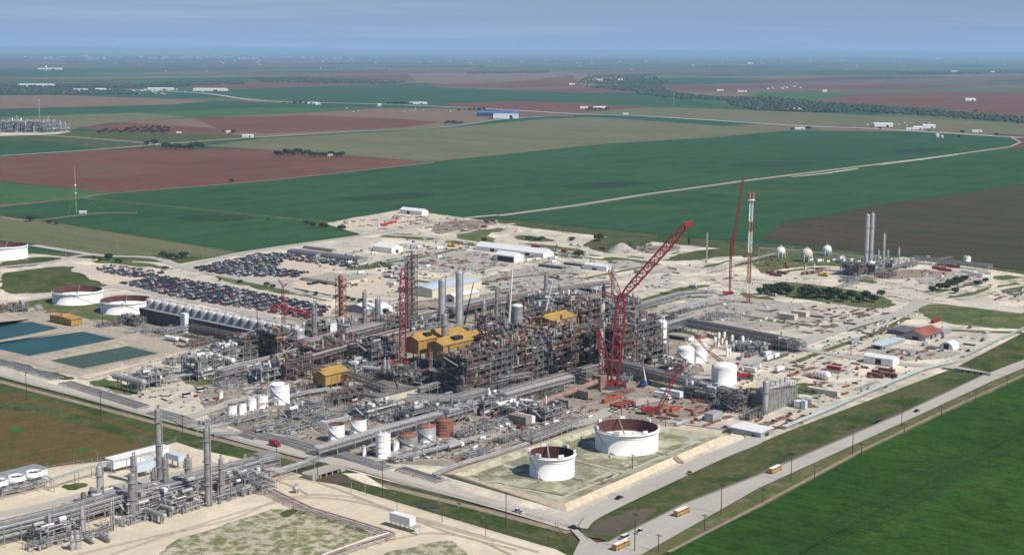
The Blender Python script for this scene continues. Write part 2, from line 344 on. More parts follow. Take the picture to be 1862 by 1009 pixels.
# ---- fields, far to near
Z=.12
for nm,mt,pts in (
 ('field',m_green,[(340,167),(560,158),(760,157),(1000,168),(1190,172),(1340,196),(1180,192),(940,185),(820,190),(640,190),(480,180)]),
 ('field',m_red,[(400,150),(470,148),(745,153),(560,158),(420,163),(330,158)]),
 ('field',m_tan,[(740,134),(1010,131),(1130,140),(1060,160),(860,158),(760,150)]),
 ('field',m_red,[(920,150),(1040,137),(1060,158),(900,160),(740,156)]),
 ('field',m_tan,[(0,174),(110,173),(330,181),(390,184),(300,191),(0,198)]),
 ('field',m_green,[(0,199),(300,191),(400,184),(560,190),(735,197),(560,204),(330,207),(150,206),(0,213)]),
 ('field',m_green2,[(240,206),(480,196),(735,197),(560,204),(400,213),(300,212)]),
 ('field',m_olive,[(0,214),(250,205),(340,213),(190,225),(130,236),(0,240)]),
 ('field',m_tan,[(230,223),(420,212),(560,205),(720,197),(850,200),(930,213),(800,231),(470,251),(400,243)]),
 ('field',m_red,[(135,232),(240,224),(330,229),(440,238),(410,247),(200,240)]),
 ('field',m_red,[(350,214),(560,210),(700,215),(800,222),(740,232),(480,243),(400,236)]),
 ('field',m_grassd,[(0,248),(130,238),(200,240),(420,246),(470,251),(370,263),(180,273),(0,258)]),
 ('field',m_green,[(0,254),(90,258),(186,270),(0,282)]),
 ('field',m_red,[(800,190),(930,184),(1060,188),(1180,196),(1060,205),(900,200)]),
 ('field',m_olive,[(1060,204),(1180,196),(1340,199),(1500,206),(1862,226),(1862,246),(1600,232),(1440,226),(1180,211)]),
 ('field',m_red,[(1450,184),(1560,172),(1700,168),(1862,168),(1862,212),(1740,200),(1600,192)]),
 ('field',m_green2,[(1380,168),(1560,170),(1480,184),(1400,180),(1340,174)]),
 ('field',m_tan,[(1200,165),(1380,172),(1330,178),(1210,176)]),
 ('field',m_red,[(0,286),(180,274),(300,269),(480,273),(640,284),(778,294),(500,328),(205,351),(0,329)]),
 ('field',m_olive,[(368,266),(480,252),(800,234),(1000,216),(1080,213),(1436,238),(1300,250),(1100,262),(782,295),(640,284),(480,273)]),
 ('field',m_green2,[(0,331),(205,352),(145,360),(0,372)]),
 ('field',m_green,[(0,377),(145,362),(205,352),(500,328.5),(782,296),(1100,263),(1300,250.5),(1440,238),(1700,240),(1836,250),(1852,259),(1832,267),(1560,302),(1170,352),(935,388),(880,399),(660,427),(432,458),(115,407),(80,402),(0,393)]),
 ('field',m_green,[(905,397),(1170,356),(1560,306),(1845,269),(1862,268),(1862,336),(1740,352),(1600,372),(1420,409),(1380,436),(1300,436),(1100,416),(950,404)]),
 ('field',m_dbrown,[(1862,337),(1740,353),(1600,373),(1420,410),(1381,437),(1500,451),(1650,465),(1862,492)]),
 ('field',m_olive,[(0,395),(80,404),(115,409),(432,460),(365,472),(280,467),(180,462),(60,444),(0,438)]),
): sheet(nm,mt,pts,Z); Z+=.012
strip('track',m_grass,[(150,360),(330,378),(640,409),(740,418)],7,Z)
strip('track',m_dirt,[(0,376),(60,369),(150,360),(205,352),(480,329),(790,296)],5,Z+.02)
strip('track',m_dirt,[(0,394),(60,401),(180,388),(250,388)],6,Z+.02)
strip('farm_road',m_road,[(0,284),(180,272),(300,262),(480,249),(640,240),(800,232),(925,216),(1045,210)],12,Z+.04)
strip('farm_road',m_road,[(0,243),(110,248),(300,263)],10,Z+.04)
strip('highway',m_road,[(230,163),(370,170),(480,184),(700,190),(900,199),(1040,207),(1180,212),(1440,228),(1600,235),(1862,251)],34,Z+.06)
strip('diagonal_dirt_road',m_dirt,[(905,393),(1050,374),(1170,355),(1360,329),(1560,304),(1700,287),(1835,268)],15,Z+.04,False)
strip('diagonal_dirt_road',m_road,[(905,393),(1050,373),(1170,354),(1360,328),(1560,303),(1700,286),(1838,267),(1856,259),(1838,250),(1800,246)],6,Z+.06,False)
strip('bare_strip',m_cal,[(1440,322),(1500,316),(1560,307)],8,Z+.08,False)
strip('bare_strip',m_cal,[(1600,300),(1680,290),(1740,281)],8,Z+.08,False)
sheet('field_margin',m_grassd,[(905,399),(1100,418),(1300,438),(1500,452),(1862,493),(1862,520),(1500,470),(1380,462),(1180,447),(960,424),(880,415)],.46)
# ---- the plant yard
sheet('grass_underlay',m_grassd,[(-60,455),(430,470),(660,432),(735,384),(960,410),(1400,448),(1862,495),(1950,500),(1950,640),(1400,870),(1060,960),(600,850),(-60,670)],.49)
Y0=.55
sheet('yard',m_cal,[(0,470),(60,462),(140,470),(330,480),(432,461),(660,428),(590,407),(735,381),(780,388),(880,402),(960,415),(1180,440),(1330,455),(1400,500),(1560,478),(1640,468),(1862,500),(1862,605),(1740,668),(1430,786),(1060,942),(1035,962),(700,874),(400,790),(0,684)],Y0)
sheet('yard_floor',m_work,[(280,585),(400,600),(560,570),(640,560),(1040,520),(1200,560),(1260,640),(1320,740),(1180,790),(830,850),(620,840),(450,790),(380,760),(320,640)],Y0+.03)
sheet('left_yard',m_work,[(0,560),(80,545),(330,590),(440,640),(300,640),(150,590),(0,578)],Y0+.045)
z=Y0+.06
for pts in ([(0,498),(60,490),(130,484),(150,492),(200,503),(215,520),(110,532),(0,537)],
 [(0,478),(50,468),(130,470),(60,484),(0,490)],
 [(150,478),(200,470),(290,483),(330,492),(260,485)],
 [(22,552),(95,538),(190,548),(290,556),(258,576),(228,589),(110,572),(30,558)],
 [(812,430),(900,414),(925,419),(880,426),(903,443),(880,444)],
 [(680,432),(730,424),(800,433),(780,439),(700,432)],
 [(800,438),(850,440),(880,448),(830,446)],
 [(930,428),(975,430),(1015,438),(1000,441),(950,440)],
 [(1055,446),(1100,430),(1190,437),(1170,453),(1110,463),(1080,456)],
 [(925,441),(1000,447),(1080,458),(1110,468),(1020,464),(1000,452)],
 [(1078,470),(1160,466),(1204,480),(1150,484)],[(1180,483),(1215,485),(1236,495),(1180,490)],
 [(1190,474),(1320,448),(1390,444),(1380,462),(1300,470),(1240,476)],
 [(1262,487),(1340,472),(1420,468),(1330,487)],[(1300,486),(1360,478),(1340,484)],
 [(1372,452),(1500,460),(1600,466),(1560,478),(1510,490),(1440,491),(1400,505),(1372,488)],
 [(1390,520),(1450,509),(1560,530),(1640,552),(1600,563),(1530,556),(1400,536)],
 [(1676,552),(1780,560),(1900,572),(1900,603),(1780,597),(1682,580)],
 [(1712,543),(1768,531),(1812,518),(1780,537),(1740,545)],[(1672,532),(1720,526),(1790,514),(1760,523),(1700,538)],
 [(1800,522),(1862,512),(1862,542),(1830,536)],[(1820,500),(1862,505),(1862,512),(1800,509)],
 [(1510,500),(1560,506),(1600,512),(1580,518)],
 [(1340,534),(1380,530),(1420,560),(1400,566)],[(1150,540),(1240,524),(1330,512),(1260,528),(1170,552)],
 [(1380,655),(1436,641),(1432,650),(1385,661)],[(1244,577),(1290,574),(1270,582)],
 [(150,697),(200,688),(258,714),(230,722)],[(330,690),(380,684),(392,700),(340,702)],
 [(0,652),(145,689),(110,693),(0,664)],[(690,736),(760,735),(780,745),(700,748)],
 [(600,485),(700,470),(760,476),(700,486),(640,494)],[(340,488),(480,520),(560,540),(620,552),(480,530)],
 [(1420,705),(1480,695),(1520,715),(1460,722)],[(630,745),(690,742),(700,752),(640,754)]):
    sheet('grass_patch',m_grass if pts[0][0] not in (0,1055,1190) else m_grassd,pts,z,jit=.16); z+=.004
for pts in ([(112,488),(195,480),(300,497),(420,520),(610,556),(598,583),(480,570),(330,548),(205,522)],
            [(352,488),(470,461),(600,470),(672,480),(620,490),(520,508),(440,506)],
            [(590,406),(735,384),(830,397),(800,402),(700,424),(640,418)],
            [(1050,503),(1090,494),(1118,503),(1030,512)],[(500,516),(660,500),(760,512),(700,540),(620,545)]):
    sheet('gravel_lot',m_park,pts,z,jit=.12); z+=.01
for pts in ([(780,412),(830,400),(920,404),(860,420),(800,430)],[(1150,450),(1230,447),(1240,455),(1180,465)],[(1540,510),(1640,488),(1760,500),(1600,510)]):
    sheet('dirty_patch',m_dirt,pts,z,jit=.12); z+=.01
# ---- grey gravel lots and grass strips between plots
m_grey=gmat('grey_gravel_lot',(.42,.39,.345),(.36,.335,.295),(.27,.25,.20),big=.012,fine=.06,p3=.57,w3=.07,grain=.2)
for k,pts in enumerate(([(1165,562),(1330,540),(1500,556),(1450,606),(1250,592)],[(870,492),(1040,482),(1065,500),(1050,530),(890,540)],[(1640,497),(1760,492),(1800,512),(1700,526)],[(700,470),(860,452),(930,480),(860,500),(740,490)],[(1560,632),(1700,640),(1760,640),(1700,655),(1590,655)],[(1120,470),(1240,492),(1200,500),(1100,488)],[(460,510),(560,520),(640,545),(560,540)])):
    sheet('grey_gravel_lot',m_grey,pts,Y0+.205+k*.003,jit=.14)
for k,pts in enumerate(([(1300,608),(1380,626),(1440,640)],[(1440,662),(1520,632),(1600,604),(1650,578)],[(650,487),(760,470),(860,447)],[(1060,508),(1130,494),(1200,481)],[(760,592),(860,566),(960,545)],[(1400,702),(1440,722),(1480,742)],[(900,452),(1000,462),(1100,474)],[(1540,603),(1600,583),(1660,566)],[(1350,575),(1440,590),(1530,596)],[(240,500),(330,520),(420,540)],[(1700,600),(1780,604),(1860,606)],[(860,520),(940,505),(1040,498)],[(700,505),(780,515),(800,530)])):
    strip('grass_strip',m_weeds,pts,6 if k%2 else 8,Y0+.228+k*.001)
# ---- plant streets
z=Y0+.24
ROADS=[
 (m_road,12,[(60,447),(130,458),(190,466),(280,470),(330,486),(420,505),(560,533),(650,550),(760,580)]),
 (m_road,9,[(0,487),(90,478),(145,466),(180,465)]),
 (m_road,10,[(0,556),(90,541),(180,526),(205,521)]),
 (m_road,13,[(200,520),(290,535),(370,552),(480,577),(560,598),(620,612)]),
 (m_road,11,[(330,486),(440,461),(560,443),(660,429),(740,415),(835,399),(905,392)]),
 (m_cal,11,[(700,428),(780,432),(860,441),(960,452),(1080,463),(1190,476)]),
 (m_cal,9,[(800,430),(860,416),(935,408)]),
 (m_cal,12,[(590,496),(700,472),(800,455),(860,450)]),
 (m_cal,12,[(700,540),(800,525),(900,497),(1010,473)]),
 (m_cal,9,[(1040,440),(1070,458),(1130,464),(1190,466)]),
 (m_cal,14,[(1100,560),(1200,530),(1260,510),(1290,497),(1330,480),(1370,470)]),
 (m_cal,14,[(1070,515),(1180,490),(1230,485),(1290,497),(1340,508),(1400,516)]),
 (m_cal,14,[(1290,497),(1320,515),(1390,540)]),
 (m_cal,9,[(1390,500),(1440,490),(1520,487),(1600,508),(1700,535)]),
 (m_cal,12,[(1360,507),(1460,515),(1560,528),(1640,541),(1680,548),(1862,570)]),
 (m_road,13,[(1230,705),(1310,675),(1390,650),(1470,620),(1560,590),(1640,570),(1668,553),(1670,543)]),
 (m_cal,9,[(1670,545),(1740,530),(1780,520),(1862,508)]),
 (m_cal,9,[(1700,548),(1770,541),(1815,527),(1862,520)]),
 (m_road,10,[(1410,628),(1480,640),(1560,653),(1640,664),(1720,668),(1795,682)]),
 (m_road,9,[(1250,545),(1380,560),(1480,580),(1560,585)]),
 (m_road,10,[(1100,750),(1160,735),(1240,722),(1300,735),(1360,752)]),
 (m_road,9,[(330,765),(390,745),(450,725),(560,715),(700,690)]),
 (m_cal2,10,[(150,690),(260,660),(330,643),(380,637)]),
 (m_road,11,[(475,800),(560,780),(640,755),(690,742)]),
 (m_road,11,[(640,845),(760,820),(860,800),(960,790),(1060,770),(1120,745),(1200,725)]),
]
for i,(mt,wd,pts) in enumerate(ROADS): strip('street',mt,pts,wd,z+i*.006)
z=Y0+.42
# canal road (main), perimeter road beside the tank dike, county road
strip('canal_road',m_roadL,[(-40,670),(60,697),(150,720),(260,750),(380,783),(470,808),(570,833),(650,850),(760,881),(860,908),(960,936),(1046,962)],11,z)
strip('perimeter_road',m_road,[(1046,962),(1062,945),(1110,920),(1200,878),(1300,832),(1360,808),(1374,797),(1350,785),(1290,775),(1210,765)],12,z+.02)
sheet('right_verge',m_grassd,[(1430,788),(1740,669),(1862,610),(1862,657),(1795,681),(1639,755),(1380,866),(1110,986),(1060,975),(1052,958),(1080,944),(1200,888),(1330,830),(1385,806)],.62)
sheet('right_verge_mud',m_mud,[(1075,955),(1130,935),(1180,925),(1200,927),(1110,978),(1080,975)],.68,jit=.12)
sheet('right_verge_mud',m_mud,[(1380,860),(1500,806),(1640,744),(1660,748),(1500,820),(1400,862)],.68,jit=.12)
sheet('verge_gap',m_grassd,[(1720,668),(1800,683),(1790,684),(1710,672)],.68)
sheet('county_road',m_road,[(1046,962),(1060,974),(1085,990),(1110,987),(1245,919),(1380,866.5),(1639,755),(1798,680),(1862,656),(1862,671),(1800,697),(1639,772),(1380,890),(1165,1012),(1040,1015),(1055,985),(1038,966)],z+.04)
sheet('road_shoulder',m_weeds,[(1862,671),(1800,697),(1639,772),(1380,890),(1160,1012),(1200,1012),(1390,922),(1560,829),(1700,762),(1862,688)],.70)
sheet('road_shoulder_mud',m_mud,[(1160,1000),(1220,960),(1340,905),(1330,920),(1240,965),(1190,1000)],.76,jit=.12)
sheet('crop',m_crop,[(1862,687),(1700,762),(1560,829),(1390,923),(1205,1012),(1215,1060),(2100,1060),(2100,600),(1900,668)],.66)
strip('field_track',m_dirt,[(1215,1006),(1390,916),(1560,824),(1700,757),(1862,683)],2.2,.8,False)
# ---- canal and lower left
sheet('grass_underlay',m_grassd,[(-60,660),(60,690),(260,745),(570,826),(860,900),(1060,950),(1100,1060),(-60,1060)],.30)
sheet('canal_bank',m_grassd,[(-60,675),(60,704),(260,757),(380,790),(560,840),(660,865),(860,917),(960,945),(1046,970),(1050,1000),(900,965),(640,888),(560,868),(300,800),(-60,728)],.40)
strip('canal_lining',m_dirt,[(-40,684),(60,711),(260,764),(380,796),(556,842)],5,.60,False)
strip('canal_lining',m_dirt,[(630,868),(760,900),(860,924),(960,950),(1035,970)],5,.60,False)
sheet('canal_concrete',m_cal,[(622,862),(660,862),(700,888),(712,893),(660,880)],.66)
sheet('canal_water',mat('brown_water',(.10,.07,.045),.6,0,(.08,.06,.04),.05),[(572,868),(600,859),(632,868),(645,880),(610,882),(572,876)],.64)
sheet('canal_water',mat('ditch_water',(.05,.055,.045),.6,0,(.04,.05,.035),.05),[(750,915),(790,918),(800,926),(770,926)],.66)
sheet('grassland',m_bg,[(-60,725),(0,715),(120,738),(300,795),(200,838),(100,857),(-60,880)],.43)
sheet('grass_bank',m_grassd,[(-60,728),(60,735),(180,765),(300,800),(360,815),(420,832),(300,815),(250,802),(180,782),(60,752),(-60,735)],.50)
sheet('grassland_tuft',m_green2,[(12,780),(30,775),(48,783),(30,790)],.47,jit=.15)
sheet('grassland_tuft',m_green2,[(130,820),(150,815),(165,822),(145,826)],.47,jit=.15)
sheet('beige_pad',m_cal2,[(-60,886),(0,868),(100,850),(200,838),(290,815),(320,805),(360,818),(470,842),(560,868),(640,890),(900,968),(1010,1000),(1040,1015),(1010,1060),(-60,1060)],.55)
sheet('scrubland',m_scar,[(262,1060),(300,990),(380,965),(470,935),(500,925),(560,930),(690,970),(640,990),(540,1060)],.62,jit=.12)
sheet('scrubland',m_scar,[(640,1060),(680,1010),(790,985),(835,985),(870,1060)],.63,jit=.12)
sheet('pad_weeds',m_grassd,[(505,935),(530,926),(545,930),(520,945)],.66,jit=.12)
sheet('pad_weeds',m_grassd,[(105,885),(150,878),(165,884),(130,895)],.66,jit=.12)
strip('pad_road',m_road,[(-60,945),(40,930),(140,905),(240,880),(330,862),(400,845)],9,.64)
# ---- settling basins: raised dike with three ponds
def rim(name, mt, outer, inner, zo, zi):
    n=len(outer); o=MB(); o.add([G(x,y,zo) for x,y in outer]+[G(x,y,zi) for x,y in inner],[(i,(i+1)%n,n+(i+1)%n,n+i) for i in range(n)])
    return st(o.build(name,mt))
CR=2.1
OUTF=[(-110,628),(0,652),(144,686),(352,640),(230,597),(100,569),(-110,561)]
OUTC=[(-110,614),(0,638.5),(145,675),(336,637),(217,596),(98,572),(-110,563)]
rim('basin_dike',m_dike,OUTF,OUTC,Y0,CR)
def hs(pts,z): return [G(x,y,z) for x,y in pts]
wat1=mat('blue_green_pond_water',(.012,.060,.066),.35,0,(.018,.078,.078),.02,bump=.15); wat2=mat('green_pond_water',(.045,.080,.058),.45,0,(.065,.10,.072),.02,bump=.15)
for w_ in (wat1,wat2): w_.node_tree.nodes['Principled BSDF'].inputs['Specular IOR Level'].default_value=.12
holes=[]
for wp,cp,m_ in (([(-110,600),(56,584.5),(106,596.5),(0,619.5),(-40,627),(-110,612)],[(-110,596),(58,580),(122,595.5),(0,618),(-48,627.3),(-110,613)],wat1),
   ([(-34,627.5),(150,602.5),(210,616),(53,647)],[(-42,628.3),(152,598.8),(222,615.5),(54,651)],wat1),
   ([(91,655),(232,629),(288,642),(150,670)],[(76,655.8),(230,622.5),(304,641.3),(149.5,674.2)],wat2)):
    n=len(wp); o=MB(); o.add(hs(cp,CR)+hs(wp,1.15),[(i,(i+1)%n,n+(i+1)%n,n+i) for i in range(n)]); st(o.build('pond_slope',m_dike))
    o=MB(); o.add(hs(wp,1.2),[tuple(range(n))]); q=st(o.build('pond_water',m_)); holes.append(cp)
    if q.data.polygons[0].normal.z<0: q.data.flip_normals()
from mathutils.geometry import tessellate_polygon
polys=[hs(OUTC,0)]+[hs(h,0) for h in holes]; flat=[Vector((p.x,p.y,0)) for P in [hs(OUTC,CR)]+[hs(h,CR) for h in holes] for p in P]
tri=tessellate_polygon([[Vector((p.x,p.y,0)) for p in P] for P in [hs(OUTC,CR)]+[hs(h,CR) for h in holes]])
o=MB(); o.add([(p.x,p.y,CR) for p in flat],[tuple(f) for f in tri]); q=st(o.build('dike_crest',m_dike))
# ---- tank dike lower right
rim('tank_dike',m_berm,[(800,861),(1030,930),(1345,792),(1240,775),(1090,768),(925,820)],[(826,862),(1028,915),(1312,792),(1225,779),(1090,775),(935,822)],Y0,3.0)
rim('tank_dike_lining',m_bermg,[(826,862),(1028,915),(1312,792),(1225,779),(1090,775),(935,822)],[(848,866),(1024,904),(1275,800),(1205,786),(1085,786),(945,832)],3.0,.9)
sheet('dike_floor',m_stain,[(848,866),(1024,904),(1275,800),(1205,786),(1085,786),(945,832)],.9)
fz=.95
for pts in ([(860,868),(960,875),(1040,885),(1024,902),(900,882)],[(1045,840),(1160,838),(1230,812),(1260,800),(1200,800),(1090,826)],[(1000,900),(1060,880),(1180,830),(1100,868),(1030,900)]):
    fz+=.03; sheet('floor_stain',m_bermg,pts,fz,jit=.12)
strip('dike_cross_wall',m_bermg,[(945,832),(1048,840),(1115,858),(1150,865)],3,1.1,False)

# crop and field detail: tractor tracks, wet patches, thin margins, tyre ruts
m_rut=gmat('tyre_rut',(.47,.41,.31),(.40,.35,.27),(.33,.29,.22),big=.03,fine=.1)
m_ctrk=gmat('tractor_track',(.010,.034,.006),(.02,.045,.01),(.05,.05,.02),big=.03,fine=.1,p3=.6)
m_wet=gmat('weedy_patch',(.045,.10,.03),(.035,.085,.028),(.07,.09,.04),big=.005,fine=.02)
m_wetd=gmat('dark_wet_patch',(.018,.052,.02),(.024,.06,.024),(.03,.05,.02),big=.005,fine=.02)
for i,(x,y) in enumerate(((1420,1000),(1520,960),(1600,930),(1700,880),(1790,850),(1860,800))):
    p=G(x,y); a=p-UL*0; P=[p+UR*(-260),p+UR*260]
    for off in (0,1.9):
        o=MB(); n=Vector((-UR.y,UR.x,0)); A=[q+n*off for q in P]; o.add([(A[0].x,A[0].y,.70),(A[0].x+n.x*.45,A[0].y+n.y*.45,.70),(A[1].x+n.x*.45,A[1].y+n.y*.45,.70),(A[1].x,A[1].y,.70)],[(0,3,2,1)]); st(o.build('tractor_track',m_ctrk))
    sheet('bare_patch',m_dirt,pts,.69,jit=.2)
for i,pts in enumerate(([(1100,375),(1180,372),(1260,378),(1200,386),(1120,384)],[(1250,350),(1400,345),(1480,350),(1380,360)],[(1560,330),(1650,322),(1700,326),(1620,338)])): sheet('weedy_patch',m_wet,pts,.47+i*.004,jit=.15)
for i,pts in enumerate(([(1000,340),(1100,330),(1200,332),(1100,345)],[(1300,300),(1450,292),(1500,298),(1380,308)],[(600,360),(760,350),(800,356),(680,368)],[(300,395),(420,390),(480,398),(380,406)],[(1600,275),(1700,268),(1750,272),(1650,281)])): sheet('wet_patch',m_wetd,pts,.47+i*.004,jit=.15)
for pts in ([(110,408),(430,459)],[(782,295.3),(1100,262.6),(1436,238)],[(0,330),(205,351.5)],[(368,265),(640,284),(782,295)]): strip('field_margin',m_weeds,pts,5,.49,False)
for i,pts in enumerate(([(-20,960),(80,938),(180,915),(300,885),(400,862),(470,858)],[(60,1030),(240,985),(420,945),(520,905),(640,905),(760,945),(900,985)],[(200,1010),(330,965),(460,925),(560,905),(680,920),(820,970),(940,1000)],[(480,880),(540,870),(600,885),(720,930),(840,965),(980,1005)],[(700,985),(780,970),(860,980),(930,1010)],[(420,870),(470,872),(520,880),(560,900)])):
    for off in (0,2.0):
        strip('tyre_rut',m_rut,[(x,y+off*1.1) for x,y in pts],.55,.68+i*.004)
# loose debris: nobody could count it
rn_=random.Random(77); dbm=[mat('debris_'+n_,c_,.8,0,tuple(k*.7 for k in c_),.5) for n_,c_ in (('pale',(.55,.52,.46)),('grey',(.22,.22,.22)),('dark',(.06,.055,.05)),('rust',(.22,.10,.06)),('red',(.36,.05,.04)))]
db=MB()
for P,n in (([(290,600),(560,575),(900,560),(1200,600),(1330,745),(1180,780),(830,845),(600,830),(400,770)],2200),([(560,480),(700,440),(860,440),(1060,480),(1080,530),(880,560),(700,560)],900),([(1130,480),(1400,470),(1600,500),(1800,510),(1700,560),(1640,600),(1780,640),(1640,700),(1500,745),(1300,700),(1200,600)],1100),([(600,408),(735,384),(920,404),(800,435)],300),([(130,640),(380,640),(400,760),(200,715)],250),([(620,800),(830,845),(960,790),(1100,760),(900,740)],350)):
    xs_=[q[0] for q in P]; ys_=[q[1] for q in P]; k=0
    while k<n:
        x=rn_.uniform(min(xs_),max(xs_)); y=rn_.uniform(min(ys_),max(ys_)); r_=False; j=len(P)-1
        for i in range(len(P)):
            if (P[i][1]>y)!=(P[j][1]>y) and x<(P[j][0]-P[i][0])*(y-P[i][1])/(P[j][1]-P[i][1])+P[i][0]: r_=not r_
            j=i
        k+=1
        if not r_: continue
        p=G(x,y); db.m=rn_.choices((0,1,2,3,4),(30,30,28,10,2))[0]; L_=rn_.choice((.6,1,1.4,2.2,4)); db.box(p.x,p.y,.6,L_,rn_.uniform(.3,1.1),rn_.uniform(.25,.9),AR+rn_.choice((0,PI/2,.3)))
o=db.build('yard_debris',dbm); tag(o,'loose timber, scrap and fittings littering the plant ground',kind='stuff')
# ================================================================ tanks, spheres, columns, drums
YG=.6   # yard level
def base(x, yb, wpx=0):
    "centre of a round base whose front edge is at pixel (x,yb) and whose width is wpx; returns point and radius"
    p=G(x,yb); r=wpx/2/sc(p); d=Vector((p.x,p.y,0)).normalized(); q=p+d*r; q.z=YG; return q, r
def spiral(r,h,a0,a1,w=.38,n=24):
    s=MB()
    for k in range(n):
        t0=a0+(a1-a0)*k/n; t1=a0+(a1-a0)*(k+1)/n; z0=h*k/n; z1=h*(k+1)/n
        c=lambda R,t,z:(R*math.cos(t),R*math.sin(t),z)
        s.add([c(r,t0,z0),c(r+w,t0,z0),c(r+w,t1,z1),c(r,t1,z1),c(r,t0,z0+.15),c(r+w,t0,z0+.15),c(r+w,t1,z1+.15),c(r,t1,z1+.15)],[(0,1,2,3),(7,6,5,4),(0,4,5,1),(1,5,6,2),(2,6,7,3),(3,7,4,0)])
    return s
def open_tank(x,yb,wpx,hpx,label,roofdrop=.35,blocks=5,ladder=None,name='storage_tank'):
    q,r=base(x,yb,wpx); h=hpx/sc(G(x,yb))/.967
    t=thing(name,label,'storage tank',q,0)
    n=72; s=MB(); s.lathe([(r+.25,0),(r+.25,.25),(r,.25),(r,h)],n); s.build('shell',white,t)
    s=MB(); s.lathe([(r-.12,h),(r-.12,h*.5),(r-.12,.3)],n); s.build('inner_wall',rustin,t)
    s=MB(); s.lathe([(r-.12,h),(r,h),(r,h-.02)],n); s.lathe([(r,h-1.1),(r+1.0,h-1.0),(r+1.0,h-.85),(r,h-.85)],n); s.lathe([(r,h-3.0),(r+.22,h-3.0),(r+.22,h-2.8),(r,h-2.8)],n); s.build('wind_girder',white,t)
    zr=h*(1-roofdrop); s=MB(); s.lathe([(.01,zr-.3),(r*.9,zr-.3),(r*.9,zr),(r-.5,zr),(r-.2,zr)],n); 
    for k in range(16):
        a=k*2*PI/16; s.box(r*.72*math.cos(a),r*.72*math.sin(a),zr-.3,1.2,.8,.8,a)
    s.build('floating_roof',white if roofdrop<.6 else rustin,t)
    for k in range(blocks):
        a=-PI*.05-k*2*PI/max(blocks,1)*1.0; s=MB(); s.box((r+.1)*math.cos(a),(r+.1)*math.sin(a),h,1.0,3.0,1.5,a); s.build('foam_shield',white,t)
    spiral(r+.05,h,-PI*.62 if ladder is None else ladder,-PI*.95 if ladder is None else ladder-1.0).build('spiral_stair',vesg,t)
    s=MB(); s.bar((-r*.2,r-.3,h+.6),(-r*.05,r*.1,zr+.8),.7,.3); s.build('roof_ladder',steel,t)
    s=MB(); s.tube((r*.9,-r*.7,1),(r*1.35,-r*1.0,1),.4,8); s.tube((-r*.6,-r*.98,.8),(-r*.6,-r*1.25,.8),.3,8); s.build('nozzle_pipe',vesg,t)
    return t
open_tank(1139,832,117,40,'largest open-topped white tank, standing in the diked compound at the right front',.55,7)
open_tank(1003.5,877,83,42,'smaller open-topped white tank with rusty inside, front one in the diked compound',.75,6)
open_tank(10,475,80,23,'wide open-topped white tank cut off by the left picture edge',.4,0)
open_tank(142,556.5,90,21,'wide open-topped white tank left of its twin beyond the ponds',.5,0,ladder=-.6)
open_tank(230,574,91,21,'wide open-topped white tank touching the left end of the cooling tower',.5,0,ladder=-.5)
def closed_tank(x,yb,wpx,hpx,label,mt=white,roof='cone',roofm=None,stair=True,bands=0,name='storage_tank',rh=.18):
    q,r=base(x,yb,wpx); h=hpx/sc(G(x,yb))/.967
    t=thing(name,label,'storage tank',q,0); n=40
    s=MB(); s.lathe([(r+.15,0),(r+.15,.2),(r,.2),(r,h)],n)
    for k in range(bands): z=h*(k+1)/(bands+1); s.lathe([(r,z-.12),(r+.16,z-.1),(r+.16,z+.1),(r,z+.12)],n)
    s.build('shell',mt,t)
    s=MB()
    if roof=='cone': s.lathe([(r+.12,h-.05),(r+.12,h+.1),(.05,h+r*rh)],n)
    elif roof=='dome': s.lathe([(r+.1,h-.05)]+[(max(.05,r*math.cos(a)),h+.1+r*.34*math.sin(a)) for a in [i*PI/12 for i in range(7)]],n)
    elif roof=='flat': s.lathe([(r+.1,h-.05),(r+.1,h+.12),(.05,h+.35)],n)
    elif roof=='open': s.lathe([(r-.1,h),(r-.1,h-2.5),(.05,h-2.0)],n)
    rf=s.build('roof',roofm or mt,t)
    if roof!='open':
        s=MB(); s.tube((r*.3,-r*.2,h),(r*.3,-r*.2,h+r*rh+1.0),.35,8); s.tube((-r*.4,r*.2,h),(-r*.4,r*.2,h+r*rh+.7),.3,8); s.build('roof_vent',mt,rf)
    s=MB()
    for k in range(20):
        a=2*PI*k/20; b_=2*PI*(k+1)/20; P=(r*math.cos(a),r*math.sin(a),h); Q=(r*math.cos(b_),r*math.sin(b_),h+1.1)
        s.bar((P[0],P[1],h),(P[0],P[1],h+1.1),.1); s.bar((P[0],P[1],h+1.1),Q,.1)
    s.build('railing',galv,rf)
    if stair and r>3: spiral(r+.05,h,-PI*.2,-PI*.9).build('spiral_stair',galv if mt!=white else whit2,t)
    s=MB(); s.tube((r*.7,-r*.7,.9),(r*1.2,-r*1.2,.9),.3,8); s.build('nozzle_pipe',galv,t)
    return t
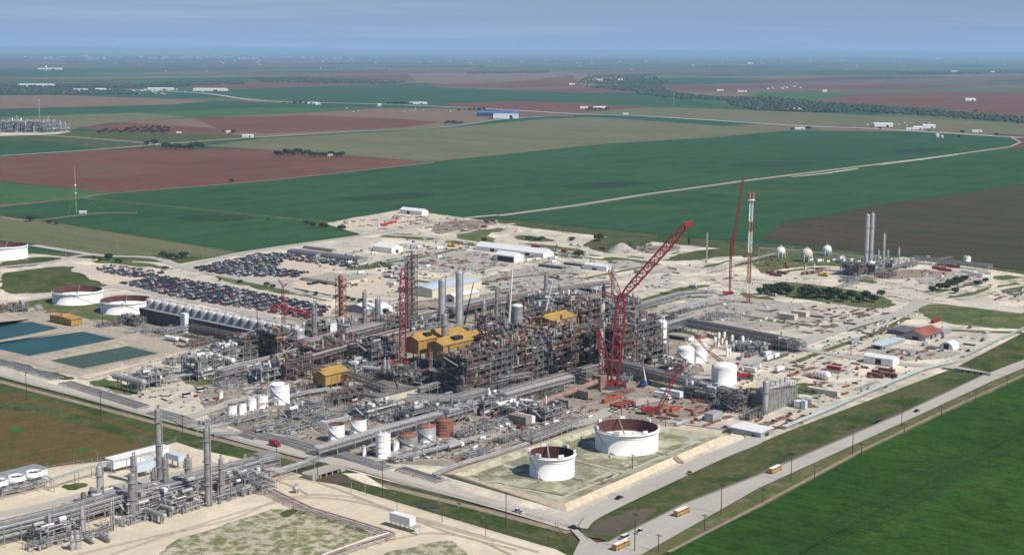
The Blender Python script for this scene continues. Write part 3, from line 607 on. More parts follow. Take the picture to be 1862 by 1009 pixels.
for a in (
 (353.5,687,31,30,'white tank with stair standing alone between the long silver drum and the pipe rack',white,'flat',None,True,2),
 (510,738,34,35,'tall white tank with open top and dark fittings, biggest of the left front cluster',white,'open',None,True,2),
 (477.5,744,21,19,'squat white tank left of the tall open white tank',white,'flat',None,False,0),
 (458,748,17,19,'squat white tank third from the right in the left front cluster',white,'cone',None,False,0),
 (441,755,15,20,'small white tank with streaked top beside the leftmost pair',white,'open',rustin,False,0),
 (422.5,760,17,21,'small white tank at the left end of the left front cluster',white,'open',rustin,False,0),
 (402,728,7.5,14,'slim white tank standing apart on the gravel left of the front cluster',white,'cone',None,False,0),
 (612,807,30,31,'white tank with cut open rusty top and diagonal stair, left front',white,'open',rustin,True,1),
 (652.5,797,29,31,'white tank with cut open rusty top behind the pipe bridge',white,'open',rustin,True,1),
 (697,836,27,42,'plain white tall tank with flat top in front of the pipe bridge',white,'flat',None,False,3),
 (742,819,36,22,'squat weathered grey tank with rust-brown cone roof',vesd,'cone',rroof,True,1),
 (775.5,808,35,28,'blue-grey tank with rusty roof and diagonal stair',vesg,'cone',rroof,True,2),
 (807.5,796,35,27,'red-brown rusty tank with ringed shell',rust,'cone',rust,False,4),
 (662.5,831,7.5,15,'tiny white tank beside the plain tall white tank',white,'dome',None,False,0),
 (720,822,12,14,'small white tank between the tall white tank and the grey one',white,'dome',None,False,0),
 (1246,669,32,30,'left white domed tank of the touching pair',white,'dome',None,True,0),
 (1271.5,662,28,30,'right white domed tank of the touching pair',white,'dome',None,True,0),
 (1316,705,46,32,'broad white domed tank in front of the touching pair',white,'dome',None,False,0),
 (1758,481,13,12,'white tank standing alone by the far right field edge',white,'cone',None,False,0),
 (1687,475,7,6,'small white tank on the far right pipe rack yard',white,'cone',None,False,0),
 (1826,462+0,4,5,'tiny white tank near the right edge of the plant',white,'cone',None,False,0) if False else
 (1714,481,7,4,'low white tank left of the lone far right tank',white,'dome',None,False,0),
 (1464,493,4.5,8,'left of two slim pale tanks behind orange boxes',vesg,'cone',None,False,0),
 (1480,489,4.5,8,'right of two slim pale tanks behind orange boxes',vesg,'cone',None,False,0),
 (878,748,8,15,'slim white tank among pipes right of the cream building',white,'flat',None,False,0),
 (958,840-3,0.1,0.1,'x',white,'flat',None,False,0)):
    if a[4]!='x': closed_tank(*a)
# small vertical tanks in the yard right of the domed pair
sv=None
pts=[(1300,630),(1306,634),(1313,628),(1320,636),(1322,650),(1327,649),(1331,627),(1338,633),(1345,625),(1350,631),(1317,622),(1326,621),(1338,620),(1356,636),(1364,640),(1307,622),(1371,629),(1333,640)]
for i,(x,y) in enumerate(pts):
    q,r=base(x,y,5); h=random.uniform(4,8)
    if sv is None:
        t=thing('chemical_tank','small white upright tank standing in the crowded tank yard right of the domed pair','tank',q,0,'small upright tanks in the yard right of the domed pair')
        s=MB(); s.lathe([(1.1,0),(1.1,6),(.6,6.6),(.05,6.8)],14); s.build('shell',white,t)
        s=MB(); s.box(0,0,6.8,.6,.6,.5); s.tube((1.3,0,0),(1.3,0,6.5),.12); s.build('fittings',galv,t); sv=t
    else: dup(sv,q,random.random()*6,s=random.uniform(.75,1.25))
def vessel(x,yb,ytop,wpx,label,mt=white,name='upright_vessel',rings=4,skirt=None,cat='vessel'):
    q,r=base(x,yb,wpx); h=hgt(q,ytop); t=thing(name,label,cat,q,0); n=24
    s=MB(); s.lathe([(r*1.08,0),(r*1.0,1.2),(r,h-r*.7)]+[(max(.03,r*math.cos(a)),h-r*.7+r*.6*math.sin(a)) for a in [i*PI/10 for i in range(1,6)]],n); s.build('shell',mt,t)
    s=MB()
    for k in range(rings):
        z=h*(k+1)/(rings+.6)
        s.lathe([(r,z),(r+.7,z),(r+.7,z+.15),(r,z+.15)],18)
        for j in range(12):
            a=2*PI*j/12; s.bar(((r+.7)*math.cos(a),(r+.7)*math.sin(a),z),((r+.7)*math.cos(a),(r+.7)*math.sin(a),z+1.1),.09)
        s.lathe([(r+.7,z+1.05),(r+.75,z+1.05),(r+.75,z+1.15),(r+.7,z+1.15)],18)
    s.build('platforms',galv,t)
    s=MB(); a=random.uniform(-.6,.3); s.bar(((r+.5)*math.cos(a),(r+.5)*math.sin(a),0),((r+.5)*math.cos(a),(r+.5)*math.sin(a),h),.55,.25)
    s.tube(((r+.4)*math.cos(a+1.3),(r+.4)*math.sin(a+1.3),0),((r+.4)*math.cos(a+1.3),(r+.4)*math.sin(a+1.3),h-r*.3),.28,6); s.build('ladder',galv,t)
    s=MB(); s.tube((0,0,h-.3),(0,0,h+1.4),.3,8); s.tube((0,0,h+1.2),((r+.4)*math.cos(a+1.3),(r+.4)*math.sin(a+1.3),h+1.2),.28,6); s.tube(((r+.4)*math.cos(a+1.3),(r+.4)*math.sin(a+1.3),h+1.2),((r+.4)*math.cos(a+1.3),(r+.4)*math.sin(a+1.3),h-r),.28,6); s.build('overhead_pipe',mt,t)
    return t
V=vessel
V(1203.5,625,581,17,'tall white upright drum at the right end of the big steel structure',white,rings=1)
# twin tall columns and neighbours, far right unit
for a in ((1573.5,500,390,8,'left of the two tallest silver columns in the far right unit',vesg),(1582,500,389,7.5,'right of the two tallest silver columns in the far right unit',vesg),
 (1605,495,427,4.5,'slim silver column standing third tallest in the far right unit',vesg),(1613,490,457,3.4,'short silver column just right of the third tallest in the far right unit',vesg),
 (1633,489,452,3.2,'rightmost slim silver column of the far right unit',vesg),(1596,498,456,2.8,'short thin column between the twin columns and the third tallest',vesg),(1590,498,470,2.6,'lowest thin column beside the twin columns',vesg),
 # lower-left unit
 (291,893,744,10.5,'tallest grey column of the lower left unit',vesd),(379,923,779,11.5,'tall grey column at the right end of the lower left unit',vesd),
 (242,941,861,14,'thick grey column in the middle of the lower left unit',vesd),(244,900,830,9.5,'grey column just behind the thick one in the lower left unit',vesd),
 (183,926,848,11,'silver column with wide foot left of the thick one',vesg),(302,914,833,9.5,'grey column right of the tallest in the lower left unit',vesd),
 (342,884,833,11.5,'short stout grey column behind the rack in the lower left unit',vesd),(403,912,834,8,'grey column right of the right-hand tall column',vesd),
 (279,894,858,8,'dark short column left of the tallest one',steel),(151,980,922,7,'slim blue-grey column at the rack front in the lower left unit',vesg),
 (204,966,914,5.5,'thin grey column in front of the rack in the lower left unit',vesg),(225,914,889,7.5,'short stubby grey vessel behind the rack',vesd),
 (165,925,893,7.5,'short black vessel by the silver column',dsteel),(132,1003,974,8,'left of two small grey vessels at the bottom front of the lower left unit',vesg),
 (142,1001,973,8,'right of two small grey vessels at the bottom front of the lower left unit',vesg),(445,858,833,5.5,'thin vessel near the canal end of the lower left rack',vesg),
 (419,866,845,7,'stubby grey vessel beside the teal skids',vesd),(330,882,868,5,'short dark vessel below the stout column',steel),
 # core
 (572,642,551,9,'grey column left of the rusty scaffolded tower',vesd),(663,602,531,7,'grey column right of the rusty scaffolded tower',vesd),
 (687,614,543,10,'stout grey column beside the thin one left of the red mast',vesd),(804,592,507,13.5,'left of two big plain pale grey drums behind the yellow buildings',vesg),
 (835.5,590,493,14,'right and taller of two big plain pale grey drums behind the yellow buildings',vesg),(808.5,668,570,12,'grey ringed column standing against the yellow building front',vesd),
 (880,592,548,6,'short grey column right of the two big pale drums',vesg),(903,580,526,6,'scaffolded slim column right of the big pale drums',vesd),
 (992,548,498,6,'grey column behind the white sheds',vesd),(865,600,566,4,'thin short column behind the yellow buildings',vesd),
 (1113,562,485,4.8,'tall thin pale stack left of the big red crane mast',vesg),(1097,560,520,6,'teal-grey column beside the thin pale stack',teal),
 (640,622,585,6,'short column right of the rusty tower foot',vesd),(700,700,655,6,'left pale vessel right of the small yellow building',vesg),(707,700,655,6,'right pale vessel right of the small yellow building',vesg),
 (782,680,640,6,'rust-stained vessel in front of the left yellow block',rust),(1391,754,692,11.5,'ringed silver stack at the left end of the boiler house',vesg)):
    V(a[0],a[1],a[2],a[3],a[4],a[5],name='process_column',rings=0 if a[3]>13 and a[2]<520 else max(1,int((a[1]-a[2])/38)),cat='column')
# spheres
sp0=None
for x,y,r_,lab in ((1419,458,8.8,'left spherical tank with a top walkway'),(1466,463,11,'biggest spherical tank, in the middle of three'),(1503.5,455,8.4,'right spherical tank nearest the twin columns')):
    q=G(x,y+r_*1.22); r=r_/sc(q); t=thing('spherical_tank',lab,'sphere tank',(q.x,q.y,YG),0)
    s=MB(); s.ball((0,0,r*1.25),r,28,16); s.build('sphere',cream if r_>10 else white,t)
    for k in range(8):
        a=2*PI*k/8+.2; s=MB(); s.tube((r*math.cos(a),r*math.sin(a),0),(r*math.cos(a),r*math.sin(a),r*1.25),.38,8); s.build('leg',white,t)
    s=MB(); s.box(0,0,r*2.25,4,3,.3); s.box(0,0,r*2.25+.3,1.5,1.5,1.6)
    for k in range(10):
        a=-1.2+k*.22; s.box(r*1.05*math.sin(a),-.6,r*1.25+r*1.05*math.cos(a)-.2,.9,1.0,.3)
    s.build('top_walkway',galv,t)
# horizontal drums
def drum(x0,y0,x1,y1,wpx,zc,label,mt=vesg,legs=3,name='horizontal_drum'):
    P=G(x0,y0,zc); Q=G(x1,y1,zc); r=wpx/2/sc(P); m=(P+Q)/2; L=(Q-P).length; a=math.atan2(Q.y-P.y,Q.x-P.x)
    t=thing(name,label,'drum',(m.x,m.y,YG),a); h=zc-YG
    s=MB(); n=16
    s.tube((-L/2,0,h),(L/2,0,h),r,n)
    for sg in (-1,1): s.tube((sg*L/2,0,h),(sg*(L/2+r*.35),0,h),r,n,r*.75); s.tube((sg*(L/2+r*.35),0,h),(sg*(L/2+r*.55),0,h),r*.75,n,r*.3)
    s.build('shell',mt,t)
    s=MB()
    for k in range(legs): 
        X=-L/2+L*(k+.5)/legs
        for yy in (-r*.6,r*.6): s.box(X,yy,0,.6,.6,h-r*.5)
        s.box(X,0,h-r*.95,.6,r*1.7,.5)
    s.build('saddle_legs',conc,t)
    s=MB()
    for k in range(3): X=-L/3+k*L/3; s.tube((X,0,h+r*.9),(X,0,h+r+1.1),.22,6)
    s.bar((-L/2,0,h+r+1.1),(L/2,0,h+r+1.1),.15); s.build('top_piping',galv,t)
    return t
drum(208,683,262,695,12,9,'long shiny silver drum raised on concrete legs right of the ponds',galv,3)
drum(266,925,300,937,8.5,5,'long grey horizontal drum in front of the thick column',vesg)
drum(292,918,314,924,7.5,5,'shorter grey horizontal drum right of the long one',vesg)
drum(180,968,200,978,7,3,'grey horizontal drum low at the front of the lower left rack',vesg)
drum(155,974,170,982,8,2.5,'stubby grey drum beside the slim blue-grey column',vesg)
drum(128,922,148,918,8,5,'pale horizontal drum on the platform left of the silver column',vesg)
drum(168,911,206,903,8,5,'pale horizontal drum behind the silver column',vesg)
drum(80,945,103,950,5,4,'thin grey drum alone on the pad behind the rack, far left',vesg,2)
drum(31,961,55,967,5,4,'thin grey drum at the left picture edge behind the rack',vesg,2)
drum(660,668,696,672,9,8,'white ended horizontal drum on steel frame beside the red mast',vesg,3)
drum(384,646,400,650,14,9,'fat white drum on top of pipe frame, right of the white tank',white,2)
drum(412,652,424,656,10,8,'white drum beside the fat one on the pipe frame',white,2)
drum(302,612,322,616,8,3,'white drum lying in the yard right of the ponds',white,2)
drum(325,614,340,619,6,2.5,'smaller white drum in the yard right of the ponds',white,2)
drum(535,888,542,886,9,3,'silver drum on a small frame beside the bridge',galv,2)
drum(1636,726-4,1650,722,3,2,'small drum x',galv,2) if False else None
drum(1230,771,1250,764,7,2.0,'large pale pipe spool lying on the crane yard',vesg,2)
drum(1050,690,1072,684,1,1,'x',vesg,2) if False else None
# cone-topped rusty furnace casing
closed_tank(552,660,17,34,'rusty scaffolded round vessel beside the cooling tower end',rust,'cone',rust,False,5,name='reactor_vessel')
closed_tank(940,655,20,94,'massive round reactor tower with red band and white cap',vesd,'dome',white,False,7,name='reactor_tower')
closed_tank(1093,699,9.5,143,'tall streaked white and rust chimney left of the big red crane',cream,'flat',rust,False,6,name='chimney')
# ================================================================ racks, process structures, stacks
def rack(pts, label, width=7, h=7, levels=2, npipe=6, mats=(galv,), pr=.3, bay=9, z0=YG, name='pipe_rack', legm=None, group=None, deck=False):
    P=[G(x,y) for x,y in pts]; o=P[0].copy(); o.z=z0; t=thing(name,label,'pipe rack',o,0,group)
    L=[Vector((p.x-o.x,p.y-o.y,0)) for p in P]
    fr=MB(); lens=[(b-a).length for a,b in zip(L,L[1:])]
    def nrm(i):
        a=L[max(i-1,0)]; b=L[min(i+1,len(L)-1)]; d=(b-a).normalized(); return Vector((-d.y,d.x,0))
    for i,(a,b) in enumerate(zip(L,L[1:])):
        d=(b-a).normalized(); n=Vector((-d.y,d.x,0)); k=max(1,int(lens[i]/bay)); step=lens[i]/k
        for j in range(k+(1 if i==len(L)-2 else 0)):
            c=a+d*(j*step)
            for s_ in (-1,1): q=c+n*(s_*width/2); fr.bar(q,q+Vector((0,0,h)),.32)
            for l in range(levels):
                z=h-l*2.2
                if z>.8: fr.bar(c+n*(-width/2)+Vector((0,0,z)),c+n*(width/2)+Vector((0,0,z)),.3)
        for l in range(levels):
            z=h-l*2.2
            if z>.8:
                for s_ in (-1,1): fr.bar(a+n*(s_*width/2)+Vector((0,0,z)),b+n*(s_*width/2)+Vector((0,0,z)),.26)
    fr.build('frame',legm or galv,t)
    groups={}
    for l in range(levels):
        z=h-l*2.2+.25
        if z<.7: continue
        for k in range(npipe):
            m=random.choice(mats); r=pr*random.choice((.3,.4,.5,.7,.95)); off=-width/2+width*(k+.5)/npipe+random.uniform(-.15,.15)
            s=groups.setdefault(m.name,(MB(),m))[0]
            s.path([L[i]+nrm(i)*off+Vector((0,0,z+r)) for i in range(len(L))],r,6)
    for nm,(s,m) in groups.items(): s.build('pipes',m,t)
    if deck:
        s=MB()
        for i,(a,b) in enumerate(zip(L,L[1:])): s.bar(a+nrm(i)*width*.38+Vector((0,0,h+1.2)),b+nrm(i)*width*.38+Vector((0,0,h+1.2)),.8,.15)
        s.build('walkway',galv,t)
    return t
G_=galv; S_=steel
rack([(-30,1000),(0,993),(120,963),(240,927),(300,914),(400,887),(470,868)],'long grey pipe rack running through the lower left unit',9,9,3,9,(G_,S_,vesg,vesg),.4,8,deck=True)
rack([(470,868),(500,861)],'high end frame of the lower left rack by the canal',10,11,4,8,(G_,S_),.35,6)
rack([(500,874),(560,856),(577,846)],'grey pipe bridge crossing the canal beside the concrete bridge',8,4,1,9,(G_,vesg),.35,9)
rack([(575,842),(640,822),(700,803),(800,776),(880,752),(960,728),(1040,706)],'long decked pipe bridge running past the front tanks into the plant',5,7.5,2,7,(G_,vesg,S_),.38,10,deck=True)
rack([(845,752),(930,726),(1010,703),(1085,682)],'wide bank of silver pipes along the front of the big steel block',10,6.5,3,7,(S_,dsteel,dsteel,redbr,G_,S_),.42,8,legm=steel)
ductm=mat('brown_duct',(.30,.19,.145),.8,0,(.2,.12,.095),.2)
P_=[G(x,y) for x,y in ((952,760),(1010,738),(1060,719),(1086,708))]; t=thing('flue_duct','long brown flue duct leading to the chimney below the silver pipes','duct',(P_[0].x,P_[0].y,YG))
s=MB(); s.path([p-P_[0]+Vector((0,0,5)) for p in P_],1.9,14); s.box((P_[3]-P_[0]).x+2,(P_[3]-P_[0]).y+2,0,9,7,9,AR); s.build('duct',ductm,t)
s=MB()
for k in range(9):
    q_=P_[0].lerp(P_[3],k/8)-P_[0]; s.bar((q_.x-1.5,q_.y,0),(q_.x-1.5,q_.y,4),.4); s.bar((q_.x+1.5,q_.y,0),(q_.x+1.5,q_.y,4),.4)
s.build('supports',steel,t)
rack([(560,650),(640,628),(735,602),(830,580),(900,563)],'wide rack of pinkish and white pipes crossing the plant centre',12,11,3,9,(redbr,pinkp,G_,redbr,S_,vesg),.55,9,legm=steel)
rack([(560,674),(640,650),(735,625)],'lower rack of rusty pipes parallel to the wide pinkish one',10,10,2,8,(redbr,S_,G_),.5,9,legm=steel)
rack([(345,612),(420,628),(500,646),(560,660)],'dark overhead rack along the foot of the cooling tower',7,9,3,7,(S_,dsteel,redbr),.35,7,legm=steel)
rack([(300,590),(345,604),(300,612)],'bent pipe run at the left end of the cooling tower',6,5,2,5,(G_,S_),.3,7)
rack([(1100,676),(1160,690),(1240,712),(1330,737),(1395,752)],'grey pipe rack crossing behind the red crane yard to the boiler house',9,9,3,8,(G_,S_,vesg),.38,7,legm=steel)
rack([(1210,585),(1270,566),(1340,552)],'pale pipe line leading up to the flare stack',5,7,1,4,(vesg,vesg,G_),.6,12)
rack([(1210,598),(1290,612),(1380,630),(1440,642)],'dark pipe rack running right behind the domed tanks',11,9,3,9,(S_,G_,dsteel),.4,7,legm=steel)
rack([(1130,640),(1190,622),(1240,606),(1260,600)],'pipe rack linking the steel block with the right yard',8,11,3,7,(S_,G_,palg),.4,7,legm=steel)
rack([(1080,590),(1160,568),(1240,545),(1300,540)],'low pipe rack behind the big red crane',8,6,2,8,(G_,S_),.35,9)
rack([(870,570),(960,552),(1060,536),(1110,530)],'rust and silver pipe rack behind the reactor tower',8,9,2,8,(redbr,G_,vesg,S_,tanp),.4,9,legm=steel)
rack([(400,700),(440,688),(520,668),(570,652)],'grey pipe bridge entering the plant from the left',9,9,2,8,(G_,vesg,S_),.4,8)
rack([(240,706),(300,700),(400,683),(450,672)],'pipe track leading left from the white tank',6,4,1,7,(G_,vesg),.35,8)
rack([(560,690),(620,700),(680,722),(700,730)],'brown sloping conveyor and pipe run in front of the small yellow building',5,9,2,4,(redbr,S_),.4,7,legm=steel)
rack([(820,700),(860,690),(900,712),(960,700)],'dark pipe rack below the cream building',8,8,2,7,(S_,G_,dsteel),.4,7,legm=steel)
rack([(760,730),(820,712),(850,735)],'staired pipe bridge right of the cream building',5,8,2,5,(G_,S_),.35,7)
rack([(740,742),(830,742),(880,728)],'pipe rack front of the cream building',8,7,2,8,(G_,S_,vesg),.35,8)
rack([(250,700),(210,694)],'short scaffold frame behind the silver drum',10,5,2,4,(G_,),.3,5) if False else None
rack([(1600,515),(1640,496),(1560,522)],'pipe rack feeding the far right unit',6,6,2,5,(G_,S_),.35,9) if False else rack([(1520,530),(1560,516),(1600,500),(1660,484),(1730,474)],'long silver pipe rack of the far right unit',4,3.5,1,5,(G_,S_,dsteel),.3,10)
rack([(1380,466),(1450,470),(1530,478),(1570,484)],'elevated pipe line running between the spherical tanks',5,8,1,5,(G_,vesg),.35,10)
rack([(1660,478),(1740,488),(1800,494)],'dense pipe rack at the far right end of the plant',12,6,2,8,(G_,S_),.35,8)
rack([(1290,500),(1340,487),(1410,470)],'pale pipe line behind the red boom crane',5,5,1,4,(vesg,G_),.4,10)
rack([(490,900),(560,934),(640,958),(712,981)],'pink and grey pipe run stepping down the beige pad',5,1.8,1,6,(pinkp,G_,S_,G_),.3,8)
rack([(712,981),(660,997),(590,1022)],'pink pipe run turning towards the bottom edge',5,2.2,1,5,(pinkp,G_,dsteel,white),.38,8)
rack([(400,868),(440,876),(490,900)],'pink and grey pipe rack linking the lower left unit with the pad',8,5,2,7,(pinkp,G_,S_,G_),.3,6)
rack([(0,908),(40,899),(88,886)],'pipe rack in front of the big fan cooler',6,5,2,5,(G_,vesg),.35,6)
rack([(95,895),(140,880),(200,862),(255,848),(290,845)],'thin raised pipe run behind the lower left unit',3,6,1,3,(vesg,G_),.35,9)
rack([(790,872),(840,852),(900,835),(960,815)],'pair of pale pipes along the back of the tank dike',3,2.2,1,3,(vesg,G_),.45,10)
rack([(960,815),(1000,800),(1050,780)],'dark sloped pipe frame behind the smaller open tank',8,6,2,6,(S_,G_),.35,6)
rack([(720,842),(790,826),(850,810)],'low pipe run right of the plain tall tank',5,2.5,1,6,(G_,vesg),.3,8)
rack([(420,750),(480,742),(560,722),(600,716)],'grey pipe track behind the small white tanks',6,3,1,7,(G_,S_),.32,8)
rack([(600,790),(560,770),(520,765)],'pipe run behind the cut open tanks',5,3,1,6,(G_,S_),.3,8)
def track(pts,width,label,mats=(G_,vesg,S_),n=12,z=.9,r=.28):
    return rack(pts,label,width,z,1,n,mats,r,12,name='pipe_track')
for i,(pts,wd) in enumerate((([(-20,655),(60,678),(105,691)],9),([(118,699),(190,721),(262,744)],9),([(280,752),(325,764),(350,776)],11),([(352,784),(400,776),(430,768)],10),([(470,796),(520,806),(572,822)],10),
   ([(618,830),(660,842),(705,856)],8),([(728,856),(760,866),(800,878)],7),([(560,776),(610,770),(650,760)],8),([(390,795),(440,792),(470,800)],8))):
    track(pts,wd,'grey pipes on ground sleepers beside the canal road, '+nth(i)+' of the bundles')
track([(1425,782),(1500,752),(1590,712),(1680,675),(1735,662)],3,'pale green pipeline along the right fence from the boiler house to the gate',(palg,),3,1.0,.5)
track([(1750,652),(1800,628),(1862,600),(1900,583)],3,'pale green pipeline along the right fence beyond the gate',(palg,),3,1.0,.5)
# ---- process structures: real stacked steel frames filled with equipment
def module_parts(seed, L, W, H, lev, mts, dens=1.0):
    rnd=random.Random(seed); fr=MB(); dk=MB(); rl=MB(); pp={}; vs=pp; bigs=[]
    nx=max(2,int(L/6)); ny=max(2,int(W/7)); dz=H/lev
    X=[-L/2+L*i/nx for i in range(nx+1)]; Y=[-W/2+W*i/ny for i in range(ny+1)]
    tops={}
    for x in X:
        for y in Y:
            hh=H if rnd.random()<.8 else H-dz; fr.bar((x,y,0),(x,y,hh),.42)
    for l in range(1,lev+1):
        z=l*dz
        for y in Y: fr.bar((X[0],y,z),(X[-1],y,z),.38)
        for x in X: fr.bar((x,Y[0],z),(x,Y[-1],z),.34)
        for i in range(nx):
            for j in range(ny):
                if rnd.random()<.6: dk.box((X[i]+X[i+1])/2,(Y[j]+Y[j+1])/2,z+.2,(X[1]-X[0])*.96,(Y[1]-Y[0])*.96,.1)
        for y in (Y[0],Y[-1]):
            rl.bar((X[0],y,z+1.25),(X[-1],y,z+1.25),.14)
            for x in X: rl.bar((x,y,z),(x,y,z+1.25),.12)
        for x in (X[0],X[-1]): rl.bar((x,Y[0],z+1.25),(x,Y[-1],z+1.25),.14)
        for i in range(nx):
            if rnd.random()<.35: fr.bar((X[i],Y[0],z-dz),(X[i+1],Y[0],z),.25)
    def S(dic,m): return dic.setdefault(m.name,(MB(),m))[0]
    for k in range(int(L*W*lev*.07*dens)):
        l=rnd.randrange(lev+1); z=l*dz+.4; x=rnd.uniform(-L/2,L/2); y=rnd.uniform(-W/2,W/2); m=rnd.choice(mts); q=rnd.random()
        if k%9==0 and len(bigs)<14:
            r=rnd.uniform(.9,1.6); ln=rnd.uniform(4,8); s=MB()
            if rnd.random()<.6:
                d=(ln/2,0,0) if rnd.random()<.5 else (0,ln/2,0); s.tube((x-d[0],y-d[1],z+r+.5),(x+d[0],y+d[1],z+r+.5),r,12); s.box(x-d[0]*.5,y-d[1]*.5,z-.2,.8,.8,r*.9+.3); s.box(x+d[0]*.5,y+d[1]*.5,z-.2,.8,.8,r*.9+.3); bigs.append(('drum',s.mesh('drum',m)))
            else: ln*=.7; r*=.8; s.lathe([(r,z-.2),(r,z+ln*.6),(r*.5,z+ln*.6+r*.5),(.05,z+ln*.6+r*.6)],12,x,y); bigs.append(('upright_drum',s.mesh('upright_drum',rnd.choice((vesd,vesg,steel,brown)))))
        elif q<.30: r=rnd.uniform(.5,1.3); a=rnd.choice((0,1)); ln=rnd.uniform(3,7); d=(ln/2,0,0) if a else (0,ln/2,0); S(vs,m).tube((x-d[0],y-d[1],z+r+.4),(x+d[0],y+d[1],z+r+.4),r,8)
        elif q<.5: S(vs,m).tube((x,y,z),(x,y,z+rnd.uniform(2,5)),rnd.uniform(.4,1.1),8)
        elif q<.7: S(vs,m).box(x,y,z,rnd.uniform(1,3),rnd.uniform(1,3),rnd.uniform(1,2.8))
        else:
            r=rnd.uniform(.14,.4); p=Vector((x,y,z+rnd.uniform(.5,2))); pts=[p]
            for s in range(rnd.randint(2,4)):
                ax=rnd.choice((0,1,2)); p=p.copy(); p[ax]+=rnd.choice((-1,1))*rnd.uniform(2,8); p[0]=max(-L/2-1,min(L/2+1,p[0])); p[1]=max(-W/2-1,min(W/2+1,p[1])); p[2]=max(.3,min(H+2,p[2])); pts.append(p)
            S(pp,m).path(pts,r,5)
    for k in range(int(lev*ny*2.2)):   # long pipes through the levels
        z=rnd.choice(range(1,lev+1))*dz-rnd.uniform(.5,1.6); y=rnd.uniform(-W/2,W/2); S(pp,rnd.choice(mts)).tube((-L/2-.5,y,z),(L/2+.5,y,z),rnd.uniform(.15,.38),5)
    st_=MB(); side=rnd.choice((-1,1))
    for l in range(lev): x0=side*(L/2+.9); st_.bar((x0,-W/4*(1 if l%2 else -1),l*dz+.1),(x0,W/4*(1 if l%2 else -1),(l+1)*dz+.1),1.0,.25)
    out=[('steel_frame',fr.mesh('steel_frame',mts[0])),('grating_decks',dk.mesh('grating_decks',dsteel)),('railings',rl.mesh('railings',galv)),('staircase',st_.mesh('staircase',galv))]
    for nm,(s,m) in pp.items(): out.append(('piping',s.mesh('piping',m)))
    if H>18:
        for k in range(1):
            s=MB(); x=rnd.uniform(-L/2,L/2); y=rnd.uniform(-W/2,0); r=rnd.uniform(.45,.7); z=H+rnd.uniform(4,9); s.tube((x,y,H*.6),(x,y,z),r,10); s.tube((x+2.2,y,H*.6),(x+2.2,y,z),r,10); s.bar((x,y,H+1),(x+2.2,y,H+1),.4); out.append(('vent_stack',s.mesh('vent_stack',rnd.choice((vesg,vesd,galv)))))
    return out+bigs
MODC={}
brown=mat('brown_weathered_steel',(.17,.115,.085),.8,0,(.09,.07,.06),.3)
yellp=mat('pale_insulation',(.45,.36,.24),.8,0,(.3,.22,.15),.3)
rust2=mat('faded_rust',(.25,.13,.085),.85,0,(.14,.08,.06),.3)
def module(x,y,L,W,H,lev,label,mts,seed=0,ang=None,dens=1.0,name='process_structure'):
    "front-left bottom corner region: (x,y) is the pixel of the ground centre of the front long side"
    a=AR if ang is None else ang; u=Vector((math.cos(a),math.sin(a),0)); v=Vector((-u.y,u.x,0)); p=G(x,y)+v*(W/2); p.z=YG
    t=thing(name,label,'steel structure',p,a); key=(seed,L,W,H,lev,tuple(m.name for m in mts))
    if key not in MODC: MODC[key]=module_parts(seed,L,W,H,lev,mts,dens)
    for nm,me in MODC[key]: o=bpy.data.objects.new(nm,me); C.objects.link(o); o.parent=t
    return t
gr=(steel,galv,brown,dsteel,redbr,brown); ru=(brown,brown,redbr,rust2,galv,rust2,dsteel,steel,yellp); gl=(galv,steel,vesg,white,galv); dk_=(steel,brown,brown,steel,redbr,dsteel,galv)
# the big steel block (front edge runs from lower left to upper right)
bx=[(872,722),(912,711),(950,700),(987,690),(1022,680),(1056,670)]
for i,(x,y) in enumerate(bx): module(x,y,24,26,25+(i%3)*1.5,6,'big dark steel block behind the silver pipe bank, '+('leftmost bay','second bay','third bay','fourth bay','fifth bay','bay just left of chimney')[i],(ru,dk_,ru,dk_,ru,ru)[i],10+i,dens=1.35)
bx=[(1128,660),(1150,648),(1176,640)]
for i,(x,y) in enumerate(bx): module(x+14,y+18,20,26,30,7,'tall steel block right of the big red mast, '+('nearest the mast','its middle bay','right end bay')[i],(ru,dk_,gr)[i],20+i,dens=1.3)
bx=[(900,668),(940,672),(985,655),(1030,640),(1075,628),(1115,618)]
for i,(x,y) in enumerate(bx): module(x,y,25,24,(8,27,24,26,27,26)[i],5,'rear row of the big steel block, '+nth(i)+' of its bays',(ru,dk_,ru,gr,ru,dk_)[i],30+i,dens=1.2)
